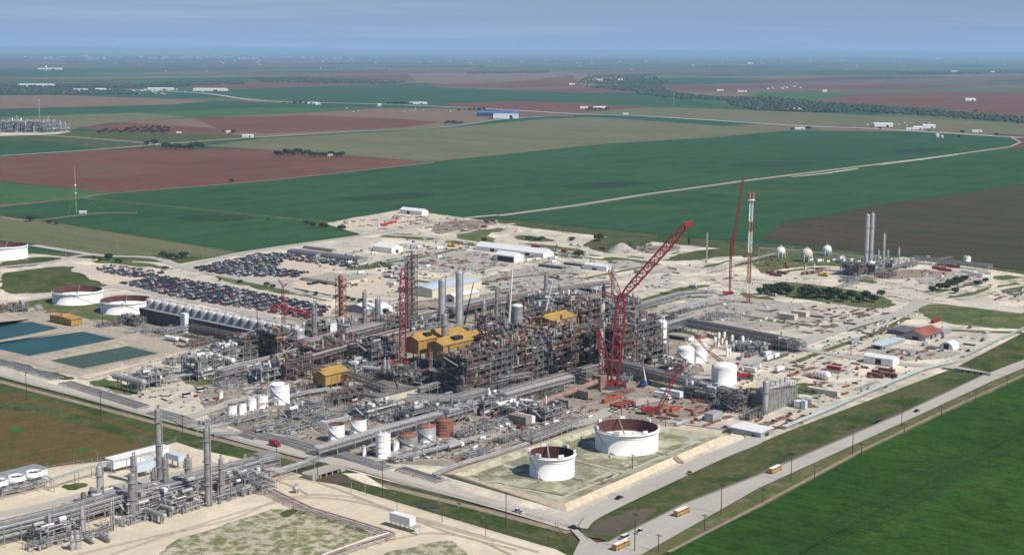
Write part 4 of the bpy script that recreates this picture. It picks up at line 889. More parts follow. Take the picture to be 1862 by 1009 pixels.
more=[(430,668,26,20,13,3,'grey steel structure between the white tank and the cooling tower',gl,41),(470,660,24,20,16,4,'grey steel structure behind the pipe bridge on the left',gr,42),
 (520,655,24,18,22,5,'rusty steel structure at the right end of the cooling tower',ru,43),(545,690,24,18,13,3,'rusty low structure left of the small yellow building',ru,44),
 (500,696,24,18,9,2,'low grey pipe structure above the tall white tank',gl,45),(600,664,26,18,12,3,'brown steel structure above the small yellow building',ru,46),
 (640,650,26,18,13,3,'grey steel structure left of the white ended drum',gr,47),(700,668,26,18,17,4,'steel structure directly left of the red mast foot',gr,48),
 (660,690,26,14,9,2,'low pipe structure right of the small yellow building',gl,49),(740,700,26,16,8,2,'low dark structure below the red mast',dk_,50),
 (790,710,26,16,9,2,'low structure in front of the ringed column',gr,51),(840,700,24,16,7,2,'steel structure under the right end of the yellow block',dk_,52),
 (385,690,22,18,13,3,'open grey scaffold structure around the fat white drum',gl,53),(285,706,24,13,9,2,'open grey frame right of the silver drum',gl,54),
 (595,625,26,18,12,3,'steel structure below the white stair towers',gr,55),(640,612,24,16,10,3,'grey structure between the two slim columns',gl,56),
 (720,612,24,16,12,3,'grey structure at the foot of the dark scaffold tower',gr,57),(770,600,26,16,8,2,'low structure behind the left yellow block',gl,58),
 (910,620,24,18,15,3,'steel structure right of the yellow blocks',gr,59),(960,600,26,18,16,4,'steel structure behind the reactor tower',gr,60),
 (1010,590,26,20,15,3,'grey steel structure around the far yellow roof',gl,61),(1060,590,26,20,18,4,'grey steel structure behind the chimney',gr,62),
 (1010,566,26,20,12,3,'pale steel structure in front of the white sheds',gl,63),(1065,562,26,20,11,2,'low pale structure left of the thin pale stack',gl,64),
 (1145,600,24,20,18,4,'steel structure right of the red mast top',gr,65),(1170,606,16,14,14,3,'dark steel tower behind the white upright drum',dk_,66),
 (1200,660,22,16,15,3,'open steel frame left of the domed tanks',gr,67),(1235,690,22,14,12,3,'open steel frame behind the white trailer',gl,68),
 (1290,724,24,12,8,2,'pipe structure below the broad domed tank',gl,69),(1360,748,24,14,9,3,'grey pipe structure left of the boiler house',gr,70),
 (780,768,28,14,7,2,'pipe structure behind the rusty roofed tanks',gl,71),(840,770,26,14,7,2,'pipe structure right of the rusty tank',gl,72),
 (905,752,26,14,8,2,'low grey structure in front of the silver pipe bank',gl,73),(700,760,28,14,7,2,'pipe structure left of the pipe bridge centre',gl,74),
 (560,762,26,12,6,2,'low pipe structure behind the cut open tanks',gl,75),(640,735,24,12,5,1,'low pipe manifold under the cream building',gr,76),
 (960,760,24,14,6,2,'low pipe structure with exchangers right of the silver pipe bank end',gl,77),(1010,765,20,12,7,2,'pipe structure behind the smaller open tank',gl,78),
 (1570,502,22,20,11,3,'steel structure at the foot of the twin tallest columns',gr,79),(1600,500,22,16,10,3,'steel structure at the foot of the third tallest column',gl,80),(1630,492,22,16,8,2,'steel structure under the rightmost slim column',gl,81),
 (200,938,18,12,7,2,'platform structure around the silver column',gl,82),(262,934,18,9,7,2,'pipe structure between the thick column and the grey drums',gl,83),
 (330,915,20,9,7,2,'pipe structure behind the right-hand tall column',gl,84),(430,888,20,12,6,2,'maze of grey pipes right of the lower left columns',gl,85),(470,884,18,12,5,2,'pipe maze nearest the canal in the lower left unit',gl,86),
 (110,985,20,10,6,2,'pipe structure at the bottom left front',gl,87),(330,930,18,8,5,1,'low valve structure in front of the lower left rack',gl,88),
 (1440,640-4,24,10,6,2,'tangle of grey steel supports in the yard right of the chemical tanks',gl,89),(1370,640,24,10,6,2,'grey steel supports right of the small upright tanks',gl,90),
 (30,590-20,24,10,5,2,'low pipe structure behind the first pond',gr,91),(250,590,24,10,6,2,'pipe structure between the ochre pump house and the cooling tower',gr,92),(1150,570,24,14,11,2,'structure behind the big red crane mast',gr,93)]
for m in more: module(m[0],m[1],m[2],m[3],m[4],m[5],m[6],m[7],m[8],ang=(AL if m[8] in (43,92,69,68,90,89) else None))
# low mazes of fine pipework
MZ={}
def maze(x,y,L,W,label,mts,seed,hm=3.2,ang=None):
    key=(seed%6,L,W,mts[0].name,hm)
    if key not in MZ:
        rn=random.Random(seed); D_={}
        fr=MB()
        for i in range(int(L/5)+1):
            for y_ in (-W/2,0,W/2): fr.bar((-L/2+i*5,y_,0),(-L/2+i*5,y_,hm),.2)
            fr.bar((-L/2+i*5,-W/2,hm),(-L/2+i*5,W/2,hm),.2)
        for k in range(int(L*W*.42)):
            m=rn.choice(mts); s=D_.setdefault(m.name,(MB(),m))[0]; a=rn.uniform(-L/2,L/2); b=rn.uniform(-W/2,W/2); r=rn.uniform(.1,.24); z=rn.uniform(.8,hm+.8); q=rn.random()
            if q<.6:
                d=rn.choice(((1,0),(-1,0),(0,1),(0,-1))); ln=rn.uniform(1.5,6); e=(max(-L/2,min(L/2,a+d[0]*ln)),max(-W/2,min(W/2,b+d[1]*ln))); s.path([(a,b,.1),(a,b,z),(e[0],e[1],z),(e[0],e[1],.2 if rn.random()<.5 else z+.9)],r,5)
            elif q<.75: s.tube((a,b,0),(a,b,rn.uniform(1,2.6)),rn.uniform(.3,.7),8)
            elif q<.88: s.tube((a-1.6,b,1.3),(a+1.6,b,1.3),rn.uniform(.35,.7),8)
            else: s.box(a,b,0,1.4,1.1,rn.uniform(.7,1.8))
        for k in range(6): z=rn.uniform(.5,hm); b=rn.uniform(-W/2,W/2); m=rn.choice(mts); D_.setdefault(m.name,(MB(),m))[0].tube((-L/2,b,z),(L/2,b,z),.2,5)
        MZ[key]=[('support_frame',fr.mesh('support_frame',mts[0]))]+[('pipework',s.mesh('pipework',m)) for s,m in D_.values()]
    p=G(x,y); p.z=YG; t=thing('pipe_manifold',label,'pipework',p,AR if ang is None else ang)
    for nm,me in MZ[key]: o=bpy.data.objects.new(nm,me); C.objects.link(o); o.parent=t
mzg=(galv,steel,vesg,galv,steel); mzr=(steel,galv,redbr,brown,vesd)
for i,(x,y,L,W,lab,mm) in enumerate(((400,770,26,8,'behind the leftmost small tanks',mzg),(455,768,26,8,'in front of the small white tanks',mzg),(500,780,26,9,'between small tanks and canal road',mzg),(540,785,24,9,'left of the cut open tanks',mzg),(570,745,28,12,'behind the cut open tanks',mzg),
 (610,760,28,12,'beside the pipe bridge, left part',mzg),(660,748,28,12,'under the cream building front',mzg),(720,762,28,12,'front of the cream building, middle',mzg),(760,748,28,12,'front of the cream building, right',mzg),(800,740,28,12,'left of the slim white tank',mzg),(850,748,24,10,'around the slim white tank',mzg),(900,775,26,10,'right of the rusty tank',mzg),
 (860,790,26,10,'behind the tanker truck',mzg),(930,800,24,8,'behind the tank dike, left part',mzg),(990,790,24,9,'behind the smaller open tank',mzg),(640,800,20,8,'behind the plain white tank',mzg),(590,822,22,7,'in front of the cut open tank',mzg),(740,835,24,6,'in front of the grey rusty roofed tank',mzg),(790,822,24,6,'in front of the blue-grey tank',mzg),(870,832,22,6,'at the dike corner',mzg),
 (330,660,24,12,'right of the ponds',mzg),(300,690,22,10,'right end of the silver drum',mzg),(360,650,24,12,'behind the lone white tank',mzg),(420,700,26,12,'right of the lone white tank',mzg),(460,690,26,12,'beside the left pipe bridge',mzr),(500,712,26,10,'behind the tall open tank',mzg),(545,712,24,10,'right of the tall open tank',mzr),
 (630,720,26,10,'left end of the cream building',mzr),(680,690,28,12,'right of the small ochre building',mzr),(740,672,26,12,'under the left ochre block',mzr),(600,650,28,12,'left centre of the plant',mzr),(660,635,28,12,'under the pinkish rack',mzr),(540,630,26,12,'behind the reactor vessel',mzr),(480,640,26,12,'foot of the cooling tower, right',mzr),(420,640,26,12,'foot of the cooling tower, middle',mzr),(370,628,26,10,'foot of the cooling tower, left',mzr),(310,603,26,10,'left end of the cooling tower',mzg),(200,596,24,8,'behind the ochre pump house',mzr),(250,608,24,8,'between second pond and racks',mzg),
 (820,690,26,12,'front of the right ochre block',mzr),(850,716,22,10,'left foot of the big block',mzr),(780,690,26,12,'front of the left ochre block',mzr),(700,640,26,12,'left of the red mast',mzr),(620,606,26,10,'foot of the rusty tower',mzr),(720,592,26,12,'foot of the dark tower',mzr),(790,596,26,10,'foot of the pale drums',mzg),(900,600,26,14,'behind the ochre blocks',mzr),(960,580,28,14,'right of the reactor tower',mzg),(1050,550,28,14,'behind the far ochre roof',mzg),(1100,575,28,14,'left of the crane mast top',mzr),(1160,585,28,14,'right of the crane mast top',mzr),(1000,720,24,10,'between silver pipes and duct',mzr),(960,735,24,10,'left part of the silver pipes',mzr),
 (1150,690,24,10,'foot of the right steel block',mzg),(1200,680,24,12,'left of the domed tanks',mzg),(1260,712,26,10,'below the domed tanks',mzg),(1320,735,26,10,'left of the boiler house rack',mzg),(1370,760,20,8,'front of the boiler house',mzr),(1340,622,28,12,'among the small upright tanks',mzg),(1370,646,22,8,'right of the small upright tanks',mzg),(1230,570,28,14,'near the flare pipe line',mzg),(1300,580,28,14,'on the right pipe yard',mzg),(1455,738,16,8,'right end of the boiler house',mzg),
 (90,992,22,8,'bottom left corner',mzg),(170,975,20,7,'front of the lower left rack',mzg),(250,948,22,7,'foot of the thick column',mzg),(300,938,20,7,'front of the grey drums',mzg),(355,925,20,7,'foot of the right-hand column',mzg),(420,905,22,10,'right of the lower left columns',mzg),(460,893,20,10,'canal end of the lower left unit',mzg),(140,925,22,7,'left of the silver column',mzg),(225,930,20,7,'behind the thick column',mzg),(1650,486,28,12,'right of the far columns',mzg),(1720,482,28,12,'at the far right rack',mzg),(1545,512,26,12,'left of the twin columns',mzg),(1610,505,26,12,'foot of the twin columns',mzr))):
    maze(x,y,L,W,'low maze of fine pipework '+lab,mm,i,3.2 if mm is mzg else 4.5)
# scaffolded towers
def tower(x,yb,ytop,wpx,label,mt,core,name='scaffolded_tower'):
    q,r=base(x,yb,wpx); h=hgt(q,ytop); t=thing(name,label,'tower',q,AR); r*=.8
    s=MB(); s.lathe([(r*.62,0),(r*.62,h*.97),(r*.3,h*.99),(.05,h)],18); s.build('column',core,t)
    s=MB(); n=max(4,int(h/4)); cs=[(-r,-r),(r,-r),(r,r),(-r,r)]
    for cx,cy in cs: s.bar((cx,cy,0),(cx,cy,h*random.uniform(.93,1)),.3)
    for k in range(1,n):
        z=h*k/n
        for i in range(4): a=cs[i]; b=cs[(i+1)%4]; s.bar((*a,z),(*b,z),.28); s.bar((*a,z+1.2),(*b,z+1.2),.15); s.bar((*a,z-h/n),(*b,z),.15)
    s.build('scaffold_frame',mt,t)
    s=MB()
    for k in range(1,n):
        z=h*k/n; w_=r*random.uniform(1.0,1.25); s.box(0,-r*.85,z,w_*2,r*.5,.2); s.box(r*.85,0,z,r*.5,w_*2,.2)
        if random.random()<.5: s.box(random.uniform(-r,r),-r,z+.2,1.5,1,1.6)
    s.build('platforms',mt,t); return t
tower(620.5,600,500,17,'rusty orange scaffolded tower standing by the parking rows',orng,rust)
tower(751,602,458,15,'tallest dark scaffolded column behind the red mast',rust2,vesd)
tower(742.5,606,470,9,'open dark steel stair tower beside the tallest scaffolded column',brown,steel,'stair_tower')
tower(925,600,530,7,'slim dark scaffolded column left of the reactor tower',steel,vesd)
tower(1120-2,600,540,7,'slim steel tower behind the big red mast',steel,vesd) 
tower(1018,560,518,6,'short lattice tower right of the white sheds',steel,vesd)
tower(880-2,640,590,6,'small scaffolded column right of the ochre block',steel,vesd)
# flare stack
q,r=base(1360,553,13); h=hgt(q,366); t=thing('flare_stack','orange and white banded flare stack on a lattice mast','flare stack',q,.2)
for k in range(10):
    s=MB(); z0=h*k/10; z1=h*(k+1)/10
    for cx,cy in ((-1.6,-1.0),(1.6,-1.0),(0,1.6)): s.bar((cx,cy,z0),(cx,cy,z1),.36)
    for z in (z0,(z0+z1)/2):
        P=[(-1.6,-1.0),(1.6,-1.0),(0,1.6)]
        for i in range(3): s.bar((*P[i],z),(*P[(i+1)%3],z),.3); s.bar((*P[i],z),(*P[(i+1)%3],z+h/20),.25)
    s.tube((-1.1,0,z0),(-1.1,0,z1),.55,8); s.tube((1.2,0,z0),(1.2,0,z1),.45,8)
    s.build('mast_section',ora if k in (0,2,3,7) else whit2 if k in (1,5,6,8) else ora if k==4 else whit2,t)
s=MB(); s.lathe([(3,h),(3.1,h),(3.1,h+1.2),(3,h+1.2)],16); s.box(0,0,h,6.2,5,.2)
s.build('gallery',whit2,t)
s=MB(); s.tube((-1.6,0,h),(-1.6,0,h+7),1.35,12); s.tube((1.6,0,h),(1.6,0,h+6.8),1.3,12); s.build('burner_tips',ora,t)
s=MB(); s.bar((-1.6,0,h+7),(-2.2,0,h+9.5),.25); s.bar((1.6,0,h+6),(2.2,0,h+8.5),.25); s.build('pilot_pipes',steel,t)
# furnaces/exchanger boxes in the row of brown boxes below the duct
fb=None; htm=mat('heater_casing',(.30,.25,.20),.8,0,(.2,.165,.13),.2)
for i,(x,y) in enumerate(((945,772),(985,757),(1022,741),(1058,725))):
    t=thing('gas_heater','brown heater with white outlet, '+('at the left end','second from the left','third from the left','at the right end')[i]+' of the row below the duct','heater',G(x,y)+Vector((0,0,YG)),AR+PI/2,'brown box heaters in a row')
    s=MB(); s.box(0,0,1,14,6,4.5); s.build('casing',htm,t)
    s=MB(); 
    for k in range(4): s.box(-6+k*4,0,5.5,.3,6,.3); s.box(-6+k*4,2.7,0,.5,.5,1); s.box(-6+k*4,-2.7,0,.5,.5,1)
    s.build('frame',steel,t)
    s=MB(); s.tube((7,0,3.5),(9,0,3.3),1.2,10,.7); s.tube((9,0,3.3),(14,0,.9),.7,8); s.build('outlet_pipe',whit2,t)
# boiler house behind ringed stack
t=thing('boiler_house','long grey corrugated boiler house right of the ringed silver stack','building',G(1396,753)+Vector((0,0,YG)),AR)
s=MB()
for k in range(11): s.box(2+k*3.3,4.5,0,3.0,9,14-k*.5)
s.build('casing',gl[2] and vesd,t)
s=MB()
for k in range(12): s.box(.4+k*3.3,-.1,0,.35,.35,15); s.bar((.4+k*3.3,0,14.5-k*.4),(.4+k*3.3,9,14.5-k*.4),.4)
s.build('ribs',galv,t)
s=MB(); s.tube((0,4.5,13.5),(34,4.5,12),1.4,10)
for k in range(5): s.tube((5+k*6,4.5,14),(5+k*6,4.5,17),.6,8)
s.bar((0,1,14.5),(34,1,13),.2); s.build('roof_ducts',vesg,t)
# cooling tower: long louvred hall with a row of fan stacks
F=G(345,609); a=AL+PI; u=Vector((math.cos(a),math.sin(a),0))
p0=G(258,585); L=(G(540,646)-p0).length; d=(G(540,646)-p0).normalized(); a=math.atan2(d.y,d.x)
t=thing('cooling_tower','long dark louvred cooling tower with a row of grey fan stacks','cooling tower',(p0.x,p0.y,YG),a); H=11; W=13
s=MB(); s.add([(0,0,0),(L,0,0),(L,-2.2,H),(0,-2.2,H),(0,W,0),(L,W,0),(L,W+2.2,H),(0,W+2.2,H)],[(0,1,2,3),(5,4,7,6),(4,0,3,7),(1,5,6,2),(3,2,6,7)])
s.build('casing',bluep if False else mat('dark_louvre_casing',(.055,.062,.085),.7,0,(.035,.04,.055),.3),t)
s=MB()
for k in range(8): z=1.2+k*1.4; y=-2.2*z/H-.12; s.bar((0,y,z),(L,y,z),.16)
n=int(L/5)
for k in range(n+1): x=L*k/n; s.bar((x,-.15,0),(x,-2.35,H),.18)
s.build('louvres',steel,t)
s=MB(); s.box(L/2,W/2,H,L+.6,W+4.6,.35); s.build('fan_deck',mat('grey_fan_deck',(.33,.33,.34),.8,0,(.2,.2,.21),.1),t)
s=MB()
for y in (-2.2,W+2.2): s.bar((0,y,H+1.5),(L,y,H+1.5),.14)
for k in range(n*2+1): s.bar((L*k/n/2,-2.2,H+.3),(L*k/n/2,-2.2,H+1.5),.1)
s.build('railing',galv,t)
NC=19
for k in range(NC):
    s=MB(); cx=(k+.5)*L/NC; r=L/NC*.46; s.lathe([(r*1.0,H+.35),(r*.86,H+2.5),(r*.84,H+4),(r*1.0,H+7.2),(r*.92,H+7.2),(r*.74,H+4)],24,cx,W/2); s.build('fan_stack',vesg,t)
s=MB(); s.box(L*.33,-4,0,6,4,15); s.build('stair_enclosure',whit2,t)
s=MB()
for k in range(6): s.box(L*.33,-6.1,1+k*2.4,4.5,.2,.8)
s.build('stair_windows',blur,t)
# white stair towers
for i,(x,y,hp,lab) in enumerate(((466+70,617,20,'white square stair tower at the right end of the fan row'),(602,622,28,'white square stair tower left of the rusty tower foot'),(633,618,18,'smaller white square stair tower right of the rusty tower foot'))):
    p=G(x,y); s_=sc(p); t=thing('stair_enclosure_tower',lab,'tower',(p.x,p.y,YG),AR); hh=hp/s_+3
    s=MB(); s.box(0,0,0,7,6,hh); s.build('cladding',whit2,t); s=MB(); s.box(0,0,hh,7.4,6.4,.4); s.build('roof',vesg,t)
    s=MB()
    for k in range(int(hh/3)): s.box(-3.55,0,1.2+k*3,.12,3,1.1)
    s.build('windows',blur,t)
# ================================================================ cranes
def V3(px,py,q):
    "point seen at pixel in the vertical plane through ground point q that faces the viewer"
    d=FWD+RIGHT*((px-CX)/FPX)+UP*((CY-py)/FPX); n=Vector((q.x,q.y,0)).normalized(); t=(Vector((q.x,q.y,0))-CAM).dot(n)/d.dot(n); return CAM+d*t
def crane(label, bpx, pts, name='crawler_crane', paint=redp, body=True, bs=1.0):
    "bpx base pixel; pts: list of (part name, pixel a, pixel b, width m, chord m)"
    q=G(*bpx); q.z=YG; t=thing(name,label,'crane',q,0)
    for nm,a,b,w_,r in pts:
        P=V3(*a,q)-q; Q=V3(*b,q)-q; s=MB()
        if w_>0: s.lattice(P,Q,w_,r)
        elif w_==0: s.tube(P,Q,r,5)
        else: s.tube(P,Q,-w_/2,8,r)
        s.build(nm,paint if w_>0 else (dark if w_==0 else r_m),t)
    if body:
        s=MB()
        for sg in (-1,1):
            s.box(0,sg*2.6*bs,0,9*bs,1.3*bs,1.5*bs)
            for k in range(7): s.tube((-3.8*bs+k*1.27*bs,sg*2.6*bs-.75*bs,.7*bs),(-3.8*bs+k*1.27*bs,sg*2.6*bs+.75*bs,.7*bs),.6*bs,8)
        s.box(0,0,.7*bs,3*bs,5*bs,.9*bs); s.build('crawler_tracks',dsteel,t)
        s=MB(); s.box(-1*bs,0,1.7*bs,8.5*bs,3.4*bs,2.3*bs); uw=s.build('upperworks',paint,t)
        s=MB(); s.box(2.6*bs,-2.4*bs,1.8*bs,2*bs,1.3*bs,2.2*bs); s.build('cab',paint,uw)
        s=MB(); s.box(-5.6*bs,0,1.6*bs,2.2*bs,5.2*bs,2.9*bs); s.build('counterweight',redb if paint is redp else dsteel,uw)
    return t
r_m=whit2
c=crane('giant red lattice crane with raised boom towering over the steel block',(1115,706),
 [('mast',(1116,703),(1131,532),6.2,.40),('back_mast',(1110,700),(1087,600),4.6,.32),('boom',(1130,540),(1250,407),4.4,.34),('back_strut',(1129,540),(1107,490),3.0,.2),('tail_strut',(1128,543),(1086,529),2.4,.18),('short_strut',(1112,704),(1093,682),2.4,.2),
  ('stay_line',(1107,490),(1086,529),0,.12),('stay_line',(1107,491),(1248,404),0,.07),('stay_line',(1086,530),(1087,600),0,.1),('stay_line',(1088,600),(1108,698),0,.1),('hoist_line',(1253,409),(1253,432),0,.09)],bs=1.15)
s=MB(); P=V3(1250,407,G(1115,706))-c.location; s.box(P.x+.6,P.y,P.z-1.6,5.2,3.2,2.8); s.tube((P.x+2,P.y-1,P.z),(P.x+2,P.y+1,P.z),1.9,12); s.build('boom_head',redb,c)
s=MB(); P=V3(1253,434,G(1115,706))-c.location; s.box(P.x,P.y,P.z-2.4,1.5,1.2,2.8); s.tube((P.x,P.y,P.z-3.4),(P.x,P.y,P.z-2.4),.5,8); s.build('hook_block',dark,c)
s=MB(); P=V3(1109,487,G(1115,706))-c.location; s.box(P.x,P.y,P.z,2.4,2,2); s.build('strut_head',whit2,c)
s=MB(); s.lathe([(9,-.0),(9,.9),(8,.9),(8,.0)],36); s.build('ring_track',dsteel,c)
s=MB(); s.box(-7,-1,1.5,4,4,3.4); s.box(7,2,1.2,3,3,2.4); s.build('ballast',redp,c)
sheet('timber_mat',redbr,[(1100,717),(1150,707),(1156,712),(1117,727)],YG+.35)
crane('tall slender red crane with dark lower mast beside the flare stack',(1327,539),
 [('lower_mast',(1327,537),(1329,452),1.6,.18),('boom',(1329,470),(1352,322),1.9,.17),('jib_joint',(1329,455),(1334,425),3.2,.2),('cross_arm',(1314,507),(1334,505),1.2,.14),('stay_line',(1314,507),(1330,440),0,.06),('stay_line',(1334,505),(1334,440),0,.06)],bs=.95)
crane('red crawler crane with tracks in the yard behind the largest open tank',(1187,754),
 [('boom',(1193,752),(1228,682),2.0,.13),('back_mast',(1181,749),(1177,727),1.5,.12),('jib',(1228,682),(1252,662),1.5,.11),('jib_strut',(1228,682),(1225,652),1.3,.1),('tail_strut',(1228,684),(1208,674),1.3,.1),('jib_tip_frame',(1238,672),(1243,652),.9,.09),
  ('stay_line',(1181,727),(1209,674),0,.07),('stay_line',(1225,652),(1286,630),0,.06),('stay_line',(1225,652),(1252,662),0,.06)],bs=1.05)
crane('red crawler crane leaning over the broad domed tank from the right',(1357,690),
 [('boom',(1354,687),(1288,639),1.7,.12),('luffing_jib',(1288,639),(1315,611),1.3,.1),('jib_strut',(1288,639),(1262,608),1.2,.1),('stay_line',(1262,608),(1315,611),0,.05),('stay_line',(1292,637),(1352,688),0,.06)],bs=.95)
crane('short red lattice tower crane standing by the red container rows',(515,600),[('boom',(515,598),(514,520),1.9,.16),('jib_strut',(514,520),(506,508),1.2,.12),('jib_strut',(514,522),(522,515),1.2,.12)],bs=.8)
c=crane('red lattice mast rising left of the tallest scaffolded column',(732,672),[('mast',(732,670),(733,486),4.2,.30),('stay_line',(735,520),(718,660),0,.09),('stay_line',(731,500),(712,640),0,.08)],bs=1.3)
# telescopic and small lattice cranes
def tele(label,bpx,a,b,boomm,bodym,w_=1.1,w2=.35):
    q=G(*bpx); q.z=YG; t=thing('mobile_crane',label,'crane',q,random.choice((AR,AL)))
    s=MB(); s.box(0,0,.7,11,2.8,1.4)
    s.build('chassis',bodym,t); s=MB()
    for k in range(4):
        for sg in (-1,1): s.tube((-4+k*2.6,sg*1.4,.65),(-4+k*2.6,sg*.9,.65),.65,10)
    s.build('wheels',tyre,t); s=MB(); s.box(4.7,0,1.5,1.8,2.6,1.4); s.build('cab',bodym,t); s=MB(); s.box(-2,0,2.1,4,2.5,1.6); s.build('turntable_house',bodym,t)
    M_=Matrix.Rotation(-t.rotation_euler.z,4,'Z'); P=M_@(V3(*a,q)-q); Q=M_@(V3(*b,q)-q); R=P.lerp(Q,.55)
    s=MB(); s.tube(P,R,w_/2,8,w_/2*.85); s.tube(R,Q,w_/2*.7,8,w2/2); s.build('boom',boomm,t); return t
tele('mobile crane with very long white boom right of the ochre blocks',(922,643),(922,640),(932,490),white,whit2,1.9,.9)
tele('mobile crane with white boom leaning right in front of the far yellow roof',(984,612),(984,600),(1005,512),white,dsteel,1.6,.7)
tele('mobile crane with black boom beside the right pale drum',(843,605),(844,590),(861,514),dark,dsteel,1.3,.6)
tele('dark boom mobile crane between the white sheds and the long white boom',(996,575),(996,568),(1003,546),dark,dsteel,.9)
tele('blue mobile crane with short white boom at the foot of the steel block',(1172,703),(1175,700),(1170,668),white,bluep,1.3)
tele('yellow mobile crane near the open laydown yard behind the long white shed',(822,450),(822,446),(806,423),yelm,yelm,.9)
tele('yellow mobile crane by the orange boxes near the spherical tanks',(1497,503),(1497,501),(1505,490),yelm,yelm,.9)
tele('mobile crane with short black boom left of the tall reactor tower',(876,610),(876,606),(873,566),dark,dsteel,.8)
tele('mobile crane with black boom leaning between the slim columns',(685,600),(683,590),(669,552),dark,dsteel,.8)
tele('mobile crane with black and white boom in front of the cream building',(727,722),(727,720),(706,650),dark,dsteel,.9)
tele('mobile crane with white boom near the left pipe bridge',(466,700),(465,690),(470,655),white,dsteel,.9)
tele('mobile crane with tall black boom left of the small yellow building',(467,660),(470,650),(467,558),dark,dsteel,.9)
tele('small blue mobile crane in the lane right of the fat white drum',(460,648),(462,640),(463,614),white,bluep,.8)
# ================================================================ buildings
def shed(F,lx,rx,hpx,ppx,label,wall=whit2,roof=whit2,ridge='R',doors=(),z0=None,name='shed',cat='building',over=.4,vents=0,elev=0,wall2=None,ov=None):
    """F: nearest bottom corner pixel, lx/rx: photo columns of the left and right bottom corners; eave / extra ridge height in photo pixels"""
    p=G(*F); s_=sc(p); a=run(p,UL,lx); b=run(p,UR,rx); h=hpx/s_/.98; pk=ppx/s_/.98; z=YG if z0 is None else z0
    t=thing(name,label,cat,(p.x,p.y,z),AR)      # x along the right-going wall, y along the left-going wall
    c=math.cos(AL-AR); sn=math.sin(AL-AR)
    def pt(i,j,zz): return (i*b+j*a*c, j*a*sn, zz)
    e=elev; s=MB(); s.add([pt(0,0,e),pt(1,0,e),pt(1,1,e),pt(0,1,e),pt(0,0,e+h),pt(1,0,e+h),pt(1,1,e+h),pt(0,1,e+h)],[(3,2,1,0),(0,1,5,4),(1,2,6,5),(2,3,7,6),(3,0,4,7)])
    if pk>0:
        if ridge=='R': s.add([pt(0,0,e+h),pt(0,1,e+h),pt(0,.5,e+h+pk),pt(1,0,e+h),pt(1,1,e+h),pt(1,.5,e+h+pk)],[(0,2,1),(3,4,5)])
        else: s.add([pt(0,0,e+h),pt(1,0,e+h),pt(.5,0,e+h+pk),pt(0,1,e+h),pt(1,1,e+h),pt(.5,1,e+h+pk)],[(0,1,2),(3,5,4)])
    s.build('wall',wall,t)
    if elev:
        s=MB()
        for i in range(5):
            for j in (0.02,.98): q_=pt(.02+.24*i,j,0); s.bar(q_,(q_[0],q_[1],e),.6)
        s.build('support_legs',steel,t)
    o1=over/max(b,1); o2=over/max(a,1); s=MB(); zz=e+h+.05
    if pk<=0: s.add([pt(-o1,-o2,zz),pt(1+o1,-o2,zz),pt(1+o1,1+o2,zz),pt(-o1,1+o2,zz)]+[pt(-o1,-o2,zz+.35),pt(1+o1,-o2,zz+.35),pt(1+o1,1+o2,zz+.35),pt(-o1,1+o2,zz+.35)],[(3,2,1,0),(4,5,6,7),(0,1,5,4),(1,2,6,5),(2,3,7,6),(3,0,4,7)])
    else:
        d=.2
        if ridge=='R': A=[pt(-o1,-o2,zz),pt(1+o1,-o2,zz),pt(1+o1,.5,zz+pk),pt(-o1,.5,zz+pk),pt(-o1,1+o2,zz),pt(1+o1,1+o2,zz)]
        else: A=[pt(-o1,-o2,zz),pt(-o1,1+o2,zz),pt(.5,1+o2,zz+pk),pt(.5,-o2,zz+pk),pt(1+o1,-o2,zz),pt(1+o1,1+o2,zz)]
        B=[(x,y,w_+d) for x,y,w_ in A]; s.add(A+B,[(3,2,1,0),(3,4,5,2),(6,7,8,9),(8,11,10,9),(0,1,7,6),(4,10,11,5),(0,6,9,3),(3,9,10,4),(1,2,8,7),(2,5,11,8)])
    rf=s.build('roof',roof,t)
    for (side,u0,u1,v1) in doors:     # side 'r' = right-going wall, 'l' = left-going wall
        s=MB()
        if side=='r': A=[pt(u0,0,e),pt(u1,0,e),pt(u1,0,e+h*v1),pt(u0,0,e+h*v1)]; off=(0,-.06)
        else: A=[pt(0,u0,e),pt(0,u1,e),pt(0,u1,e+h*v1),pt(0,u0,e+h*v1)]; off=(-.06,0)
        A=[(x+off[0],y+off[1],w_) for x,y,w_ in A]; Bk=[(x-off[0]*.5,y-off[1]*.5,w_) for x,y,w_ in A]
        s.add(A+Bk,[(0,1,2,3),(7,6,5,4),(0,4,5,1),(1,5,6,2),(2,6,7,3),(3,7,4,0)]); s.build('door',dark,t)
    for k in range(vents):
        s=MB(); q_=pt((k+.5)/vents,.5 if pk>0 else .4,0)
        s.box(q_[0],q_[1],e+h+pk+.2,1.6,1.6,1.1); s.build('roof_vent',wall2 or galv,rf)
    t['_dims']=0; del t['_dims']
    return t
D=shed
D((988,470),865,1007,7,7,'long white gabled shed with two dark doors, longest in the back row',ridge='L',doors=(('l',.2,.26,.8),('l',.72,.78,.8)),wall=gray_l if 'gray_l' in globals() else whit2)
D((935,479),899,952,11,6,'open-fronted white canopy shed in front of the longest one',ridge='L',doors=(('l',.05,.85,.85),))
D((712,462),678,733,9,6,'white gabled shed with a dark door beyond the portable office rows',doors=(('r',.35,.6,.6),),ridge='L')
D((767,393),727,779,7,4,'white gabled shed at the field edge, farthest of the plant',doors=(('l',.55,.68,.8),),ridge='L')
D((574,468),522,592,4.5,1.5,'left row of portable offices with dark grey roof',wall=grayw,roof=dgray,ridge='L',doors=tuple(('l',.03+.07*k,.06+.07*k,.7) for k in range(14)),name='office_row')
D((604,460),551,612,3.5,1.2,'rear row of portable offices with dark grey roof',wall=grayw,roof=dgray,ridge='L',name='office_row')
D((650,478),582,668,5,1.5,'right row of portable offices with dark grey roof',wall=grayw,roof=dgray,ridge='L',doors=tuple(('l',.03+.07*k,.06+.07*k,.7) for k in range(14)),name='office_row')
